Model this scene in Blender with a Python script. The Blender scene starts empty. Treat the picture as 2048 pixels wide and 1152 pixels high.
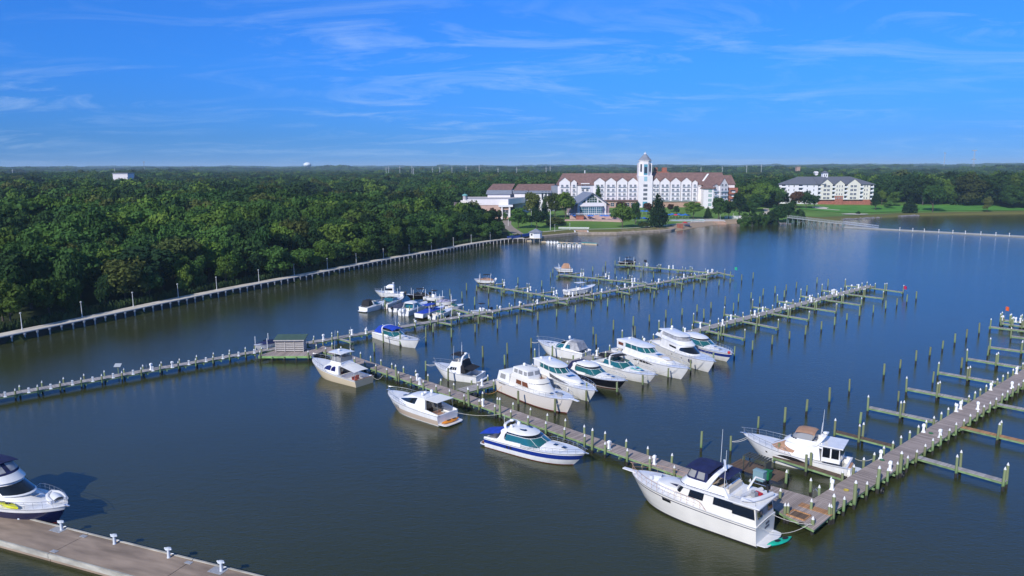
import bpy, bmesh, math, random
import numpy as np
from mathutils import Vector, Matrix, noise as mnoise
random.seed(7)
sc = bpy.context.scene
C = sc.collection
R = math.radians
# ------------------------------------------------------------------ camera
H = 36.0; F = 1480.0; HY = 332.0; ROLL = -0.0027
PIT = math.atan((576 - HY) / F)
cam = bpy.data.objects.new('camera', bpy.data.cameras.new('camera')); C.objects.link(cam)
cam.data.sensor_width = 36.0; cam.data.lens = F / 2048 * 36.0
cam.data.clip_start = 0.5; cam.data.clip_end = 120000
cam.matrix_world = Matrix.Translation((0, 0, H)) @ Matrix.Rotation(R(90) - PIT, 4, 'X') @ Matrix.Rotation(ROLL, 4, 'Z')
sc.camera = cam
# ------------------------------------------------------------------ light
SUN_EL, SUN_AZ = 33.0, 238.0          # azimuth of the sun, degrees counter-clockwise from +X
w = bpy.data.worlds.new('World'); sc.world = w; w.use_nodes = True
nt = w.node_tree; N = nt.nodes; K = nt.links
bg = N['Background']; bg.inputs['Strength'].default_value = 0.13
sky = N.new('ShaderNodeTexSky'); sky.sky_type = 'NISHITA'; sky.sun_disc = False
sky.sun_elevation = R(SUN_EL); sky.sun_rotation = R(90 - SUN_AZ)
sky.air_density = 1.0; sky.dust_density = 0.0; sky.ozone_density = 4.0; sky.altitude = 0
hs = N.new('ShaderNodeHueSaturation'); hs.inputs['Saturation'].default_value = 1.0
tint = N.new('ShaderNodeMix'); tint.data_type = 'RGBA'; tint.blend_type = 'MULTIPLY'; tint.inputs[0].default_value = 1
K.new(sky.outputs[0], tint.inputs[6]); K.new(tint.outputs[2], hs.inputs['Color'])
tc = N.new('ShaderNodeTexCoord'); sep = N.new('ShaderNodeSeparateXYZ'); K.new(tc.outputs['Generated'], sep.inputs[0])
def wm(op, a, b=None, c=None):
    n = N.new('ShaderNodeMath'); n.operation = op
    for i, v in enumerate((a, b, c)):
        if v is None: continue
        if isinstance(v, (int, float)): n.inputs[i].default_value = v
        else: K.new(v, n.inputs[i])
    return n.outputs[0]
rp = N.new('ShaderNodeValToRGB'); K.new(sep.outputs[2], rp.inputs[0]); e_ = rp.color_ramp.elements   # sky tint by elevation, extra blue higher up for the water's reflections
e_[0].position = 0.0; e_[0].color = (0.098, 0.285, 0.86, 1); e_[1].position = 0.75; e_[1].color = (0.58, 0.66, 0.74, 1)
for p_, c_ in ((0.035, (0.088, 0.285, 0.80)), (0.122, (0.11, 0.41, 0.99)), (0.2, (0.135, 0.48, 1.08)), (0.27, (0.16, 0.71, 1.60)), (0.42, (0.24, 0.70, 1.38))): e_.new(p_).color = (*c_, 1)
K.new(rp.outputs[0], tint.inputs[7])
zc = wm('ADD', wm('MAXIMUM', sep.outputs[2], 0.0), 0.11)       # thin cirrus on a plane far above
comb = N.new('ShaderNodeCombineXYZ')
K.new(wm('DIVIDE', sep.outputs[0], zc), comb.inputs[0]); K.new(wm('DIVIDE', sep.outputs[1], zc), comb.inputs[1])
mp = N.new('ShaderNodeMapping'); mp.inputs['Rotation'].default_value = (0, 0, R(-14)); mp.inputs['Scale'].default_value = (0.85, 1.35, 1); mp.inputs['Location'].default_value = (1.7, 0.35, 0)
K.new(comb.outputs[0], mp.inputs[0])
n1 = N.new('ShaderNodeTexNoise'); n1.inputs['Scale'].default_value = 1.15; n1.inputs['Detail'].default_value = 9; n1.inputs['Roughness'].default_value = 0.68; n1.inputs['Distortion'].default_value = 1.1
n2 = N.new('ShaderNodeTexNoise'); n2.inputs['Scale'].default_value = 0.42; n2.inputs['Detail'].default_value = 3
K.new(mp.outputs[0], n1.inputs[0]); K.new(mp.outputs[0], n2.inputs[0])
cl = wm('MULTIPLY', wm('MULTIPLY', wm('SUBTRACT', n1.outputs[0], 0.48), 3.8), wm('MULTIPLY', wm('SUBTRACT', n2.outputs[0], 0.34), 3.0))
cln = N.new('ShaderNodeClamp'); K.new(cl, cln.inputs[0])
mx = N.new('ShaderNodeMix'); mx.data_type = 'RGBA'; K.new(wm('MULTIPLY', cln.outputs[0], 0.58), mx.inputs[0])
K.new(hs.outputs[0], mx.inputs[6]); mx.inputs[7].default_value = (4.3, 5.6, 7.4, 1)
K.new(mx.outputs[2], bg.inputs['Color'])
sd = bpy.data.lights.new('sun', 'SUN'); sd.energy = 4.2; sd.angle = R(0.53); sd.color = (1.0, 0.95, 0.87)
sun = bpy.data.objects.new('sun', sd); C.objects.link(sun)
sdir = Vector((math.cos(R(SUN_AZ)) * math.cos(R(SUN_EL)), math.sin(R(SUN_AZ)) * math.cos(R(SUN_EL)), math.sin(R(SUN_EL))))
sun.rotation_euler = sdir.to_track_quat('Z', 'Y').to_euler(); sun.location = (-30, -40, 90)
vs = sc.view_settings; vs.view_transform = 'Standard'; vs.look = 'None'; vs.exposure = 0.1; vs.gamma = 1.0; vs.use_curve_mapping = False
sc.cycles.max_bounces = 6; sc.cycles.transparent_max_bounces = 8; sc.cycles.volume_bounces = 0
sc.cycles.use_denoising = True

# ------------------------------------------------------------------ helpers
def G(px, py, z=0.0):                                # a pixel of the photograph on the level z
    u, v = px - 1024, py - 576
    c, s = math.cos(ROLL), math.sin(ROLL)
    u, v = u * c - v * s, u * s + v * c
    fw = F * math.cos(PIT) - v * math.sin(PIT); dn = F * math.sin(PIT) + v * math.cos(PIT)
    t = (H - z) / dn
    return Vector((u * t, fw * t, z))
def PD(px, d, z=0.0): return Vector(((px - 1024) / F * d, d, z))        # column of the photograph at distance d
def proj(p):
    fw = p[1] * math.cos(PIT) - (p[2] - H) * math.sin(PIT) * 1.0; dn = -(p[2] - H) * math.cos(PIT) - p[1] * math.sin(PIT)
    fw = p[1] * math.cos(PIT) + (H - p[2]) * math.sin(PIT)
    return (1024 + p[0] / fw * F, 576 + dn / fw * F)
def Z(ox, oy, s, pts): return [(ox + x * s, oy + y * s) for x, y in pts]
SHORT = (('from the left', 'from left'), ('counting away from the camera', 'counting away'), ('counting from the left', 'from left'), (' in the wood behind', ' behind'))
def tag(o, label=None, cat=None, group=None, kind=None):
    if label and len(label.split()) > 16:
        for a_, b_ in SHORT: label = label.replace(a_, b_)
    if label and len(label.split()) > 16: print('LONG', len(label.split()), label)
    if label: o['label'] = label
    if cat: o['category'] = cat
    if group: o['group'] = group
    if kind: o['kind'] = kind
    return o
def empty(name, loc, rz=0.0, label=None, cat=None, group=None):
    o = bpy.data.objects.new(name, None); C.objects.link(o)
    o.location = loc; o.rotation_euler = (0, 0, rz); o.empty_display_size = 0.3
    return tag(o, label, cat, group)
def kids(o): return KID.get(o.name, [])
KID = {}
def setp(o, parent):
    if parent is not None:
        o.parent = parent; KID.setdefault(parent.name, []).append(o)
def copy_tree(o, parent=None):
    c = o.copy(); C.objects.link(c)
    if parent is not None: setp(c, parent)
    for ch in kids(o): copy_tree(ch, c)
    return c
def ordn(n):
    return '%d%s' % (n, 'th' if 10 <= n % 100 <= 20 else {1: 'st', 2: 'nd', 3: 'rd'}.get(n % 10, 'th'))
_M = {}
def mat(name, col, rough=0.5, metal=0.0, var=0.0, vscale=1.0, bump=0.0, bscale=10.0, spec=0.5, coat=0.0, rnd=0.0, col2=None, stretch=(1, 1, 1), detail=4, transl=0.0, extra=None):
    if name in _M: return _M[name]
    m = bpy.data.materials.new(name); _M[name] = m; m.use_nodes = True
    t = m.node_tree; n = t.nodes; k = t.links; b = n['Principled BSDF']
    b.inputs['Roughness'].default_value = rough; b.inputs['Metallic'].default_value = metal
    b.inputs['Specular IOR Level'].default_value = spec; b.inputs['Coat Weight'].default_value = coat
    b.inputs['Base Color'].default_value = (*col, 1)
    cc = n.new('ShaderNodeTexCoord'); mpp = n.new('ShaderNodeMapping'); mpp.inputs['Scale'].default_value = stretch
    k.new(cc.outputs['Object'], mpp.inputs[0])
    out = None
    if var or col2:
        nz = n.new('ShaderNodeTexNoise'); nz.inputs['Scale'].default_value = vscale; nz.inputs['Detail'].default_value = detail
        k.new(mpp.outputs[0], nz.inputs[0])
        r = n.new('ShaderNodeValToRGB'); r.color_ramp.elements[0].position = 0.34; r.color_ramp.elements[1].position = 0.68
        if col2: a_, b_ = col, col2
        else: a_ = [c * (1 - var) for c in col]; b_ = [min(1, c * (1 + var)) for c in col]
        r.color_ramp.elements[0].color = (*a_, 1); r.color_ramp.elements[1].color = (*b_, 1)
        k.new(nz.outputs[0], r.inputs[0]); out = r.outputs[0]
    if rnd:
        oi = n.new('ShaderNodeObjectInfo'); h = n.new('ShaderNodeHueSaturation')
        mr = n.new('ShaderNodeMapRange'); mr.inputs[3].default_value = 1 - rnd; mr.inputs[4].default_value = 1 + rnd
        k.new(oi.outputs['Random'], mr.inputs[0]); k.new(mr.outputs[0], h.inputs['Value'])
        if out: k.new(out, h.inputs['Color'])
        else: h.inputs['Color'].default_value = (*col, 1)
        out = h.outputs[0]
    if out: k.new(out, b.inputs['Base Color'])
    if bump:
        nb = n.new('ShaderNodeTexNoise'); nb.inputs['Scale'].default_value = bscale; nb.inputs['Detail'].default_value = 5
        k.new(mpp.outputs[0], nb.inputs[0]); bb = n.new('ShaderNodeBump'); bb.inputs['Strength'].default_value = bump; bb.inputs['Distance'].default_value = 0.05
        k.new(nb.outputs[0], bb.inputs['Height']); k.new(bb.outputs[0], b.inputs['Normal'])
    if extra: extra(n, k, b, cc, mpp)
    return m
class MB:
    def __init__(s): s.v = []; s.f = []; s.m = []; s.sm = []
    def add(s, vs, fs, mi=0, sm=False):
        o = len(s.v); s.v += [tuple(v) for v in vs]
        for f in fs: s.f.append([i + o for i in f]); s.m.append(mi); s.sm.append(sm)
    def box(s, c, d, mi=0, rz=0.0, M=None):
        x, y, z = d[0] / 2, d[1] / 2, d[2] / 2
        P = [Vector((a * x, b * y, e * z)) for e in (-1, 1) for a, b in ((-1, -1), (1, -1), (1, 1), (-1, 1))]
        q = Matrix.Rotation(rz, 4, 'Z') if M is None else M
        s.add([q @ p + Vector(c) for p in P], [(3, 2, 1, 0), (4, 5, 6, 7), (0, 1, 5, 4), (1, 2, 6, 5), (2, 3, 7, 6), (3, 0, 4, 7)], mi)
    def b2(s, x0, x1, y0, y1, z0, z1, mi=0): s.box(((x0 + x1) / 2, (y0 + y1) / 2, (z0 + z1) / 2), (x1 - x0, y1 - y0, z1 - z0), mi)
    def tube(s, pts, r, n=6, mi=0, cap=True, sm=True):
        pts = [Vector(p) for p in pts]; rs = r if isinstance(r, (list, tuple)) else [r] * len(pts)
        rings = []
        for i, p in enumerate(pts):
            d = (pts[min(i + 1, len(pts) - 1)] - pts[max(i - 1, 0)])
            d = d.normalized() if d.length > 1e-9 else Vector((0, 0, 1))
            a = Vector((0, 0, 1)) if abs(d.z) < 0.9 else Vector((1, 0, 0))
            x = d.cross(a).normalized(); y = d.cross(x)
            rings.append([p + (x * math.cos(t) + y * math.sin(t)) * rs[i] for t in [2 * math.pi * j / n for j in range(n)]])
        s.loft(rings, mi, cap, sm)
    def loft(s, rings, mi=0, cap=True, sm=True, closed=True):
        o = len(s.v); n = len(rings[0]); L = len(rings)
        vs = [p for r in rings for p in r]; fs = []
        for i in range(L - 1):
            for j in range(n if closed else n - 1):
                fs.append((i * n + j, i * n + (j + 1) % n, (i + 1) * n + (j + 1) % n, (i + 1) * n + j))
        s.add(vs, fs, mi, sm)
        if cap and closed:
            for ring, rev in ((0, True), (L - 1, False)):
                idx = list(range(o + ring * n, o + ring * n + n)); s.f.append(idx[::-1] if rev else idx); s.m.append(mi); s.sm.append(False)
    def grid(s, fn, nu, nv, mi=0, sm=True):
        vs = [fn(i / nu, j / nv) for j in range(nv + 1) for i in range(nu + 1)]
        s.add(vs, [(j * (nu + 1) + i, j * (nu + 1) + i + 1, (j + 1) * (nu + 1) + i + 1, (j + 1) * (nu + 1) + i) for j in range(nv) for i in range(nu)], mi, sm)
    def prism(s, poly, z0, z1, mi=0):
        n = len(poly); s.add([(p[0], p[1], z0) for p in poly] + [(p[0], p[1], z1) for p in poly],
            [tuple(range(n))[::-1], tuple(range(n, 2 * n))] + [(i, (i + 1) % n, n + (i + 1) % n, n + i) for i in range(n)], mi)
    def ball(s, c, r, mi=0, n=8, sz=1.0):
        rings = []
        for i in range(1, n // 2 + 1):
            a = math.pi * i / (n // 2 + 1)
            rings.append([(c[0] + r * math.sin(a) * math.cos(t), c[1] + r * math.sin(a) * math.sin(t), c[2] - r * sz * math.cos(a)) for t in [2 * math.pi * j / n for j in range(n)]])
        s.loft(rings, mi)
    def build(s, name, mats, parent=None, loc=None, fix=True):
        me = bpy.data.meshes.new(name); me.from_pydata(s.v, [], s.f)
        for m in (mats if isinstance(mats, (list, tuple)) else [mats]): me.materials.append(m)
        me.polygons.foreach_set('material_index', s.m); me.polygons.foreach_set('use_smooth', s.sm); me.update()
        if fix and len(s.f) < 20000:
            b = bmesh.new(); b.from_mesh(me); bmesh.ops.recalc_face_normals(b, faces=b.faces); b.to_mesh(me); b.free()
        o = bpy.data.objects.new(name, me); C.objects.link(o)
        if loc is not None: o.location = loc
        if any(s.sm):
            try: me.set_sharp_from_angle(angle=R(42))
            except Exception: pass
        setp(o, parent)
        return o
# ------------------------------------------------------------------ materials
white = mat('white_paint', (0.80, 0.81, 0.82), 0.35, var=0.04, vscale=0.7)
gel = mat('white_gelcoat', (0.79, 0.785, 0.775), 0.25, coat=0.3, var=0.07, vscale=1.1, stretch=(1, 1, .35), detail=7)
cream = mat('cream_gelcoat', (0.77, 0.74, 0.67), 0.3, coat=0.3, var=0.06, vscale=0.5)
nonskid = mat('nonskid_deck', (0.70, 0.70, 0.69), 0.75, var=0.08, vscale=1.5)
steel = mat('steel_rail', (0.72, 0.73, 0.75), 0.25, metal=0.85)
navy = mat('navy_gelcoat', (0.008, 0.012, 0.06), 0.2, coat=0.5)
royal = mat('royal_blue_stripe', (0.010, 0.035, 0.25), 0.25, coat=0.4)
bluecv = mat('blue_canvas', (0.008, 0.05, 0.42), 0.85, var=0.25, vscale=1.2, bump=0.3, bscale=5)
navycv = mat('navy_canvas', (0.008, 0.014, 0.075), 0.85, var=0.25, vscale=1.2, bump=0.3, bscale=5)
blackcv = mat('black_canvas', (0.012, 0.012, 0.016), 0.85, var=0.3, vscale=1.2)
tancv = mat('tan_canvas', (0.42, 0.24, 0.15), 0.9, var=0.12, vscale=1.2)
whitecv = mat('white_canvas', (0.74, 0.74, 0.73), 0.8, var=0.05, vscale=1.2)
glass = mat('dark_glass', (0.008, 0.010, 0.014), 0.06, coat=0.6, spec=0.8)
teal = mat('teal_windshield', (0.015, 0.11, 0.12), 0.08, coat=0.6, spec=0.8)
clearv = mat('clear_vinyl', (0.30, 0.30, 0.30), 0.15, spec=0.6)
antif = mat('bottom_paint', (0.03, 0.022, 0.02), 0.7)
redb = mat('red_bottom_paint', (0.16, 0.02, 0.02), 0.6)
teak = mat('teak', (0.24, 0.12, 0.06), 0.7, var=0.2, vscale=3)
black = mat('black_rubber', (0.012, 0.012, 0.014), 0.55)
vinyl = mat('cream_vinyl', (0.62, 0.57, 0.48), 0.6)
greyp = mat('grey_plastic', (0.28, 0.29, 0.31), 0.5)
redp = mat('red_plastic', (0.5, 0.02, 0.02), 0.5)
def plank(n, k, b, cc, mpp):
    sx = n.new('ShaderNodeSeparateXYZ'); k.new(cc.outputs['Object'], sx.inputs[0])
    def m(op, a, c=None):
        q = n.new('ShaderNodeMath'); q.operation = op
        for i, v in enumerate((a, c)):
            if v is None: continue
            if isinstance(v, (int, float)): q.inputs[i].default_value = v
            else: k.new(v, q.inputs[i])
        return q.outputs[0]
    s = m('MULTIPLY', sx.outputs[0], 5.0); fl = m('FLOOR', s); fr = m('FRACT', s)
    wn = n.new('ShaderNodeTexWhiteNoise'); wn.noise_dimensions = '1D'; k.new(fl, wn.inputs['W'])
    gap = m('LESS_THAN', fr, 0.10)
    nz = n.new('ShaderNodeTexNoise'); nz.inputs['Scale'].default_value = 0.45; nz.inputs['Detail'].default_value = 5; k.new(cc.outputs['Object'], nz.inputs[0])
    val = m('ADD', m('ADD', m('MULTIPLY', wn.outputs[0], 0.45), 0.45), m('MULTIPLY', nz.outputs[0], 0.6))
    val = m('MULTIPLY', val, m('SUBTRACT', 1.0, m('MULTIPLY', gap, 0.7)))
    h = n.new('ShaderNodeHueSaturation'); h.inputs['Color'].default_value = b.inputs['Base Color'].default_value
    k.new(val, h.inputs['Value']); k.new(h.outputs[0], b.inputs['Base Color'])
deckm = mat('weathered_planks', (0.36, 0.295, 0.265), 0.85, extra=plank)
deckg = mat('grey_planks', (0.37, 0.345, 0.335), 0.85, extra=plank)
deckb = mat('brown_wet_planks', (0.13, 0.085, 0.055), 0.85, extra=plank)
decko = mat('new_orange_planks', (0.42, 0.22, 0.10), 0.8, extra=plank)
def pilex(n, k, b, cc, mpp):                        # green treated timber, black where the tide wets it
    sx = n.new('ShaderNodeSeparateXYZ'); k.new(cc.outputs['Object'], sx.inputs[0])
    nz = n.new('ShaderNodeTexNoise'); nz.inputs['Scale'].default_value = 3; nz.inputs['Detail'].default_value = 4
    mpp.inputs['Scale'].default_value = (3, 3, 0.5); k.new(mpp.outputs[0], nz.inputs[0])
    a = n.new('ShaderNodeMath'); a.operation = 'MULTIPLY_ADD'; k.new(nz.outputs[0], a.inputs[0]); a.inputs[1].default_value = -0.35; k.new(sx.outputs[2], a.inputs[2])
    r = n.new('ShaderNodeValToRGB'); e = r.color_ramp.elements
    e[0].position = 0.30; e[0].color = (0.020, 0.018, 0.016, 1); e[1].position = 0.40; e[1].color = (0.115, 0.185, 0.070, 1)
    x = e.new(0.62); x.color = (0.145, 0.215, 0.085, 1); x = e.new(1.0); x.color = (0.19, 0.225, 0.11, 1)
    oi = n.new('ShaderNodeObjectInfo'); h = n.new('ShaderNodeHueSaturation'); mr = n.new('ShaderNodeMapRange'); mr.inputs[3].default_value = 0.8; mr.inputs[4].default_value = 1.25
    mh = n.new('ShaderNodeMapRange'); mh.inputs[3].default_value = 0.475; mh.inputs[4].default_value = 0.525
    k.new(oi.outputs['Random'], mr.inputs[0]); k.new(oi.outputs['Random'], mh.inputs[0]); k.new(mr.outputs[0], h.inputs['Value']); k.new(mh.outputs[0], h.inputs['Hue'])
    k.new(a.outputs[0], r.inputs[0]); k.new(r.outputs[0], h.inputs['Color']); k.new(h.outputs[0], b.inputs['Base Color'])
pilem = mat('treated_pile', (0.2, 0.2, 0.1), 0.85, extra=pilex, bump=0.4, bscale=6)
beamm = mat('treated_beam', (0.19, 0.29, 0.13), 0.85, var=0.25, vscale=1.5)
capm = mat('white_pile_cap', (0.70, 0.70, 0.70), 0.4)
concm = mat('pontoon_concrete', (0.29, 0.22, 0.165), 0.9, var=0.34, vscale=0.55, bump=0.2, bscale=8, stretch=(0.35, 1.6, 1), detail=9)
# ------------------------------------------------------------------ shore and ground
WALLPX = [(0, 668), (173.6, 633.4), (359.8, 595), (500, 567.5), (639, 543), (759, 519.6), (873.6, 500.5), (948, 486.7), (1000, 479.5), (1026, 477)]
WALL = [G(x, y, 1.6) for x, y in WALLPX]
d0 = (WALL[0] - WALL[1]).normalized()
WALL = [WALL[0] + d0 * 120] + WALL
SHPX = [(1051, 481), (1087, 474.5), (1156, 468.5), (1234, 468.5), (1320, 464.5), (1340, 463), (1357, 463.5), (1397, 456.5), (1429, 452), (1490, 448.5), (1530, 450.5), (1577, 451), (1606, 442), (1640, 444.5), (1674, 444), (1757, 440), (1824, 436.5), (1920, 435), (2048, 433.5), (2300, 431), (2900, 425)]
SHORE = [Vector((p.x, p.y, 0)) for p in WALL] + [G(x, y, 0) for x, y in SHPX] + [Vector((3000, 640, 0))]
SH = np.array([[p.x, p.y] for p in SHORE])
POLY = np.vstack([SH, [[40000, 700], [40000, 50000], [-40000, 50000], [-40000, -30000], [SH[0, 0] - 500, -30000]]])
def sdist(X, Y):                                     # metres inland (+) or out on the water (-)
    X = np.atleast_1d(np.asarray(X, float)); Y = np.atleast_1d(np.asarray(Y, float))
    d = np.full(X.shape, 1e9)
    for a, b in zip(SH[:-1], SH[1:]):
        ab = b - a; t = np.clip(((X - a[0]) * ab[0] + (Y - a[1]) * ab[1]) / (ab @ ab), 0, 1)
        d = np.minimum(d, np.hypot(X - a[0] - t * ab[0], Y - a[1] - t * ab[1]))
    ins = np.zeros(X.shape, bool); n = len(POLY)
    for i in range(n):
        x1, y1 = POLY[i]; x2, y2 = POLY[(i + 1) % n]
        if y1 == y2: continue
        c = ((y1 > Y) != (y2 > Y)) & (X < (x2 - x1) * (Y - y1) / (y2 - y1) + x1); ins ^= c
    return np.where(ins, d, -d)
WX = np.array([p.x for p in WALL]); 
def gzn(X, Y):
    s = sdist(X, Y); X = np.atleast_1d(X); Y = np.atleast_1d(Y)
    sm = lambda t: np.clip(t, 0, 1) ** 2 * (3 - 2 * np.clip(t, 0, 1))
    right = sm((X - (-5)) / 25.0)
    hi = 0.1 + 1.3 * sm(s / 5.0) + 3.6 * sm((s - 14) / 75.0)
    lo = 1.45 + 0 * s + 1.5 * sm((s - 30) / 120)
    z = lo * (1 - right) + hi * right
    # under the seawall's walk the bank drops straight down, elsewhere it slopes to the water
    drop = np.where(right < 0.5, 1.2, 4.0)
    return np.where(s > 0, z, np.maximum(-3.0, z - 0.1 + s * 3 / drop))
def gz(x, y): return float(gzn([x], [y])[0])
def axis(a, b, st, far, growth=1.22):
    v = list(np.arange(a, b, st)); s = st; x = v[-1]
    while x < far: s *= growth; x += s; v.append(x)
    s = st; x = a; lo = []
    while x > -far: s *= growth; x -= s; lo.append(x)
    return np.array(lo[::-1] + v)
ax_ = axis(-260, 520, 4.0, 15500); ay_ = axis(40, 720, 4.0, 17500); ay_ = ay_[ay_ > -3000]
X, Y = np.meshgrid(ax_, ay_); XF, YF = X.ravel(), Y.ravel(); ZF = gzn(XF, YF)
me = bpy.data.meshes.new('ground'); nx, ny = len(ax_), len(ay_)
idx = np.arange(nx * ny).reshape(ny, nx)
faces = np.stack([idx[:-1, :-1], idx[:-1, 1:], idx[1:, 1:], idx[1:, :-1]], -1).reshape(-1, 4)
zmax = ZF[faces].max(1); faces = faces[zmax > -2.9]
me.from_pydata(np.stack([XF, YF, ZF], 1).tolist(), [], faces.tolist())
def groundx(n, k, b, cc, mpp):
    nz = n.new('ShaderNodeTexNoise'); nz.inputs['Scale'].default_value = 0.03; nz.inputs['Detail'].default_value = 6; k.new(cc.outputs['Object'], nz.inputs[0])
    r = n.new('ShaderNodeValToRGB'); e = r.color_ramp.elements; e[0].position = .35; e[0].color = (0.090, 0.175, 0.034, 1); e[1].position = .7; e[1].color = (0.150, 0.265, 0.055, 1)
    k.new(nz.outputs[0], r.inputs[0])
    n2 = n.new('ShaderNodeTexNoise'); n2.inputs['Scale'].default_value = 0.35; n2.inputs['Detail'].default_value = 8; k.new(cc.outputs['Object'], n2.inputs[0])
    at = n.new('ShaderNodeAttribute'); at.attribute_name = 'kind'; sp = n.new('ShaderNodeSeparateColor'); k.new(at.outputs['Color'], sp.inputs[0])
    def mixc(a, fac, c):
        q = n.new('ShaderNodeMix'); q.data_type = 'RGBA'; k.new(fac, q.inputs[0]); k.new(a, q.inputs[6]); q.inputs[7].default_value = (*c, 1); return q.outputs[2]
    def thr(src, lo=.35, hi=.65):
        a = n.new('ShaderNodeMath'); a.operation = 'MULTIPLY_ADD'; k.new(n2.outputs[0], a.inputs[0]); a.inputs[1].default_value = 0.6; k.new(src, a.inputs[2])
        q = n.new('ShaderNodeMapRange'); q.inputs[1].default_value = lo + .3; q.inputs[2].default_value = hi + .3; k.new(a.outputs[0], q.inputs[0]); return q.outputs[0]
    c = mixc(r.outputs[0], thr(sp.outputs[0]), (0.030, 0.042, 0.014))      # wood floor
    c = mixc(c, thr(sp.outputs[1]), (0.135, 0.130, 0.040))                 # rough grass and bank
    c = mixc(c, thr(sp.outputs[2]), (0.36, 0.27, 0.19))                    # sand and mulch
    k.new(c, b.inputs['Base Color'])
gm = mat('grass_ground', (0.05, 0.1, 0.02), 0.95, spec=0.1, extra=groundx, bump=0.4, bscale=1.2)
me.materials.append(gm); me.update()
SD = sdist(XF, YF)
kc = np.zeros((nx * ny, 4)); kc[:, 3] = 1
PXX = 1024 + XF / np.maximum(YF, 1) * F
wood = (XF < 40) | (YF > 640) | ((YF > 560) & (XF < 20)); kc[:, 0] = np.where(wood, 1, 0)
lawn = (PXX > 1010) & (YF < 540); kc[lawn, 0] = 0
kc[:, 1] = np.where((SD < 16) & (PXX > 1590), 1.0 - np.clip((SD - 8) / 8, 0, 1), 0)
kc[(SD < 9) & (PXX > 1040) & (PXX < 1345), 1] = 0.9
kc[(SD < 12) & (PXX > 1340) & (PXX < 1500), 2] = 1.0
kc[(SD < 3.2) & (PXX > 1500), 2] = 0.22
kc[(SD < 10) & (PXX > 1235) & (PXX < 1345), 2] = 0.45
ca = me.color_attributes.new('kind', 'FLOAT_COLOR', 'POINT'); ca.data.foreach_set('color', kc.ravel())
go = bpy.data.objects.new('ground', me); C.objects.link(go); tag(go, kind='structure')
# ------------------------------------------------------------------ water
def waterx(n, k, b, cc, mpp):
    b.inputs['IOR'].default_value = 1.333
    h = None
    for sc_, st, rough, amp in ((0.6, (1, 2.2, 1), .6, 0.8), (2.4, (1, 1.8, 1), .6, 0.62), (0.045, (1, 1, 1), .5, 2.0)):
        mq = n.new('ShaderNodeMapping'); mq.inputs['Scale'].default_value = st; mq.inputs['Rotation'].default_value = (0, 0, R(18)); k.new(cc.outputs['Object'], mq.inputs[0])
        nz = n.new('ShaderNodeTexNoise'); nz.inputs['Scale'].default_value = sc_; nz.inputs['Detail'].default_value = 5; nz.inputs['Roughness'].default_value = rough
        k.new(mq.outputs[0], nz.inputs[0])
        a = n.new('ShaderNodeMath'); a.operation = 'MULTIPLY_ADD'; k.new(nz.outputs[0], a.inputs[0]); a.inputs[1].default_value = amp
        if h is None: a.inputs[2].default_value = 0
        else: k.new(h, a.inputs[2])
        h = a.outputs[0]
    bb = n.new('ShaderNodeBump'); bb.inputs['Strength'].default_value = 0.36; bb.inputs['Distance'].default_value = 0.13
    k.new(h, bb.inputs['Height']); k.new(bb.outputs[0], b.inputs['Normal'])
    nz = n.new('ShaderNodeTexNoise'); nz.inputs['Scale'].default_value = 0.018; nz.inputs['Detail'].default_value = 4; k.new(cc.outputs['Object'], nz.inputs[0])
    r = n.new('ShaderNodeValToRGB'); e = r.color_ramp.elements; e[0].position = .35; e[0].color = (0.033, 0.039, 0.013, 1); e[1].position = .7; e[1].color = (0.042, 0.047, 0.016, 1)
    k.new(nz.outputs[0], r.inputs[0]); k.new(r.outputs[0], b.inputs['Base Color'])
wmat = mat('bay_water', (0.02, 0.03, 0.02), 0.06, extra=waterx)
mb = MB(); mb.add([(-19500, -3000, 0), (19500, -3000, 0), (19500, 21000, 0), (-19500, 21000, 0)], [(0, 1, 2, 3)])
tag(mb.build('water', wmat), kind='structure')
# ------------------------------------------------------------------ piers
DZ = 1.05
def cap_mb(mb, x, y, z, r, mi=1):
    mb.loft([[(x + rr * math.cos(t), y + rr * math.sin(t), zz) for t in [math.pi / 4 * j for j in range(8)]] for rr, zz in ((r * 1.15, z), (r * 1.15, z + 0.07), (r * .55, z + .26), (0.02, z + .36))], mi)
PILES = {}
def pile_mesh(h, r, cap):                            # h above the water
    k = (round(h, 1), r, cap)
    if k not in PILES:
        mb = MB(); hh = k[0]
        mb.loft([[(r * q * math.cos(t), r * q * math.sin(t), z) for t in [math.pi / 5 * j for j in range(10)]] for q, z in ((1.05, -2.2), (1.03, 0), (1, hh * .6), (.97, hh))], 0)
        o = mb.build('pile', [pilem, capm]); 
        if cap:
            c = MB(); cap_mb(c, 0, 0, hh - 0.02, r * .8); cc_ = c.build('cap', [pilem, capm])
        PILES[k] = (o.data, cc_.data if cap else None)
        C.objects.unlink(o); bpy.data.objects.remove(o)
        if cap: C.objects.unlink(cc_); bpy.data.objects.remove(cc_)
    return PILES[k]
def add_pile(parent, x, y, h, r=0.15, cap=True, name='pile', z=0.0):
    a, b = pile_mesh(h, r, cap)
    o = bpy.data.objects.new(name, a); C.objects.link(o); o.location = (x, y, z); o.rotation_euler = (random.uniform(-.03, .03), random.uniform(-.03, .03), random.random() * 6)
    if parent: setp(o, parent)
    if b:
        c = bpy.data.objects.new('cap', b); C.objects.link(c); setp(c, o)
    return o
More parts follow.
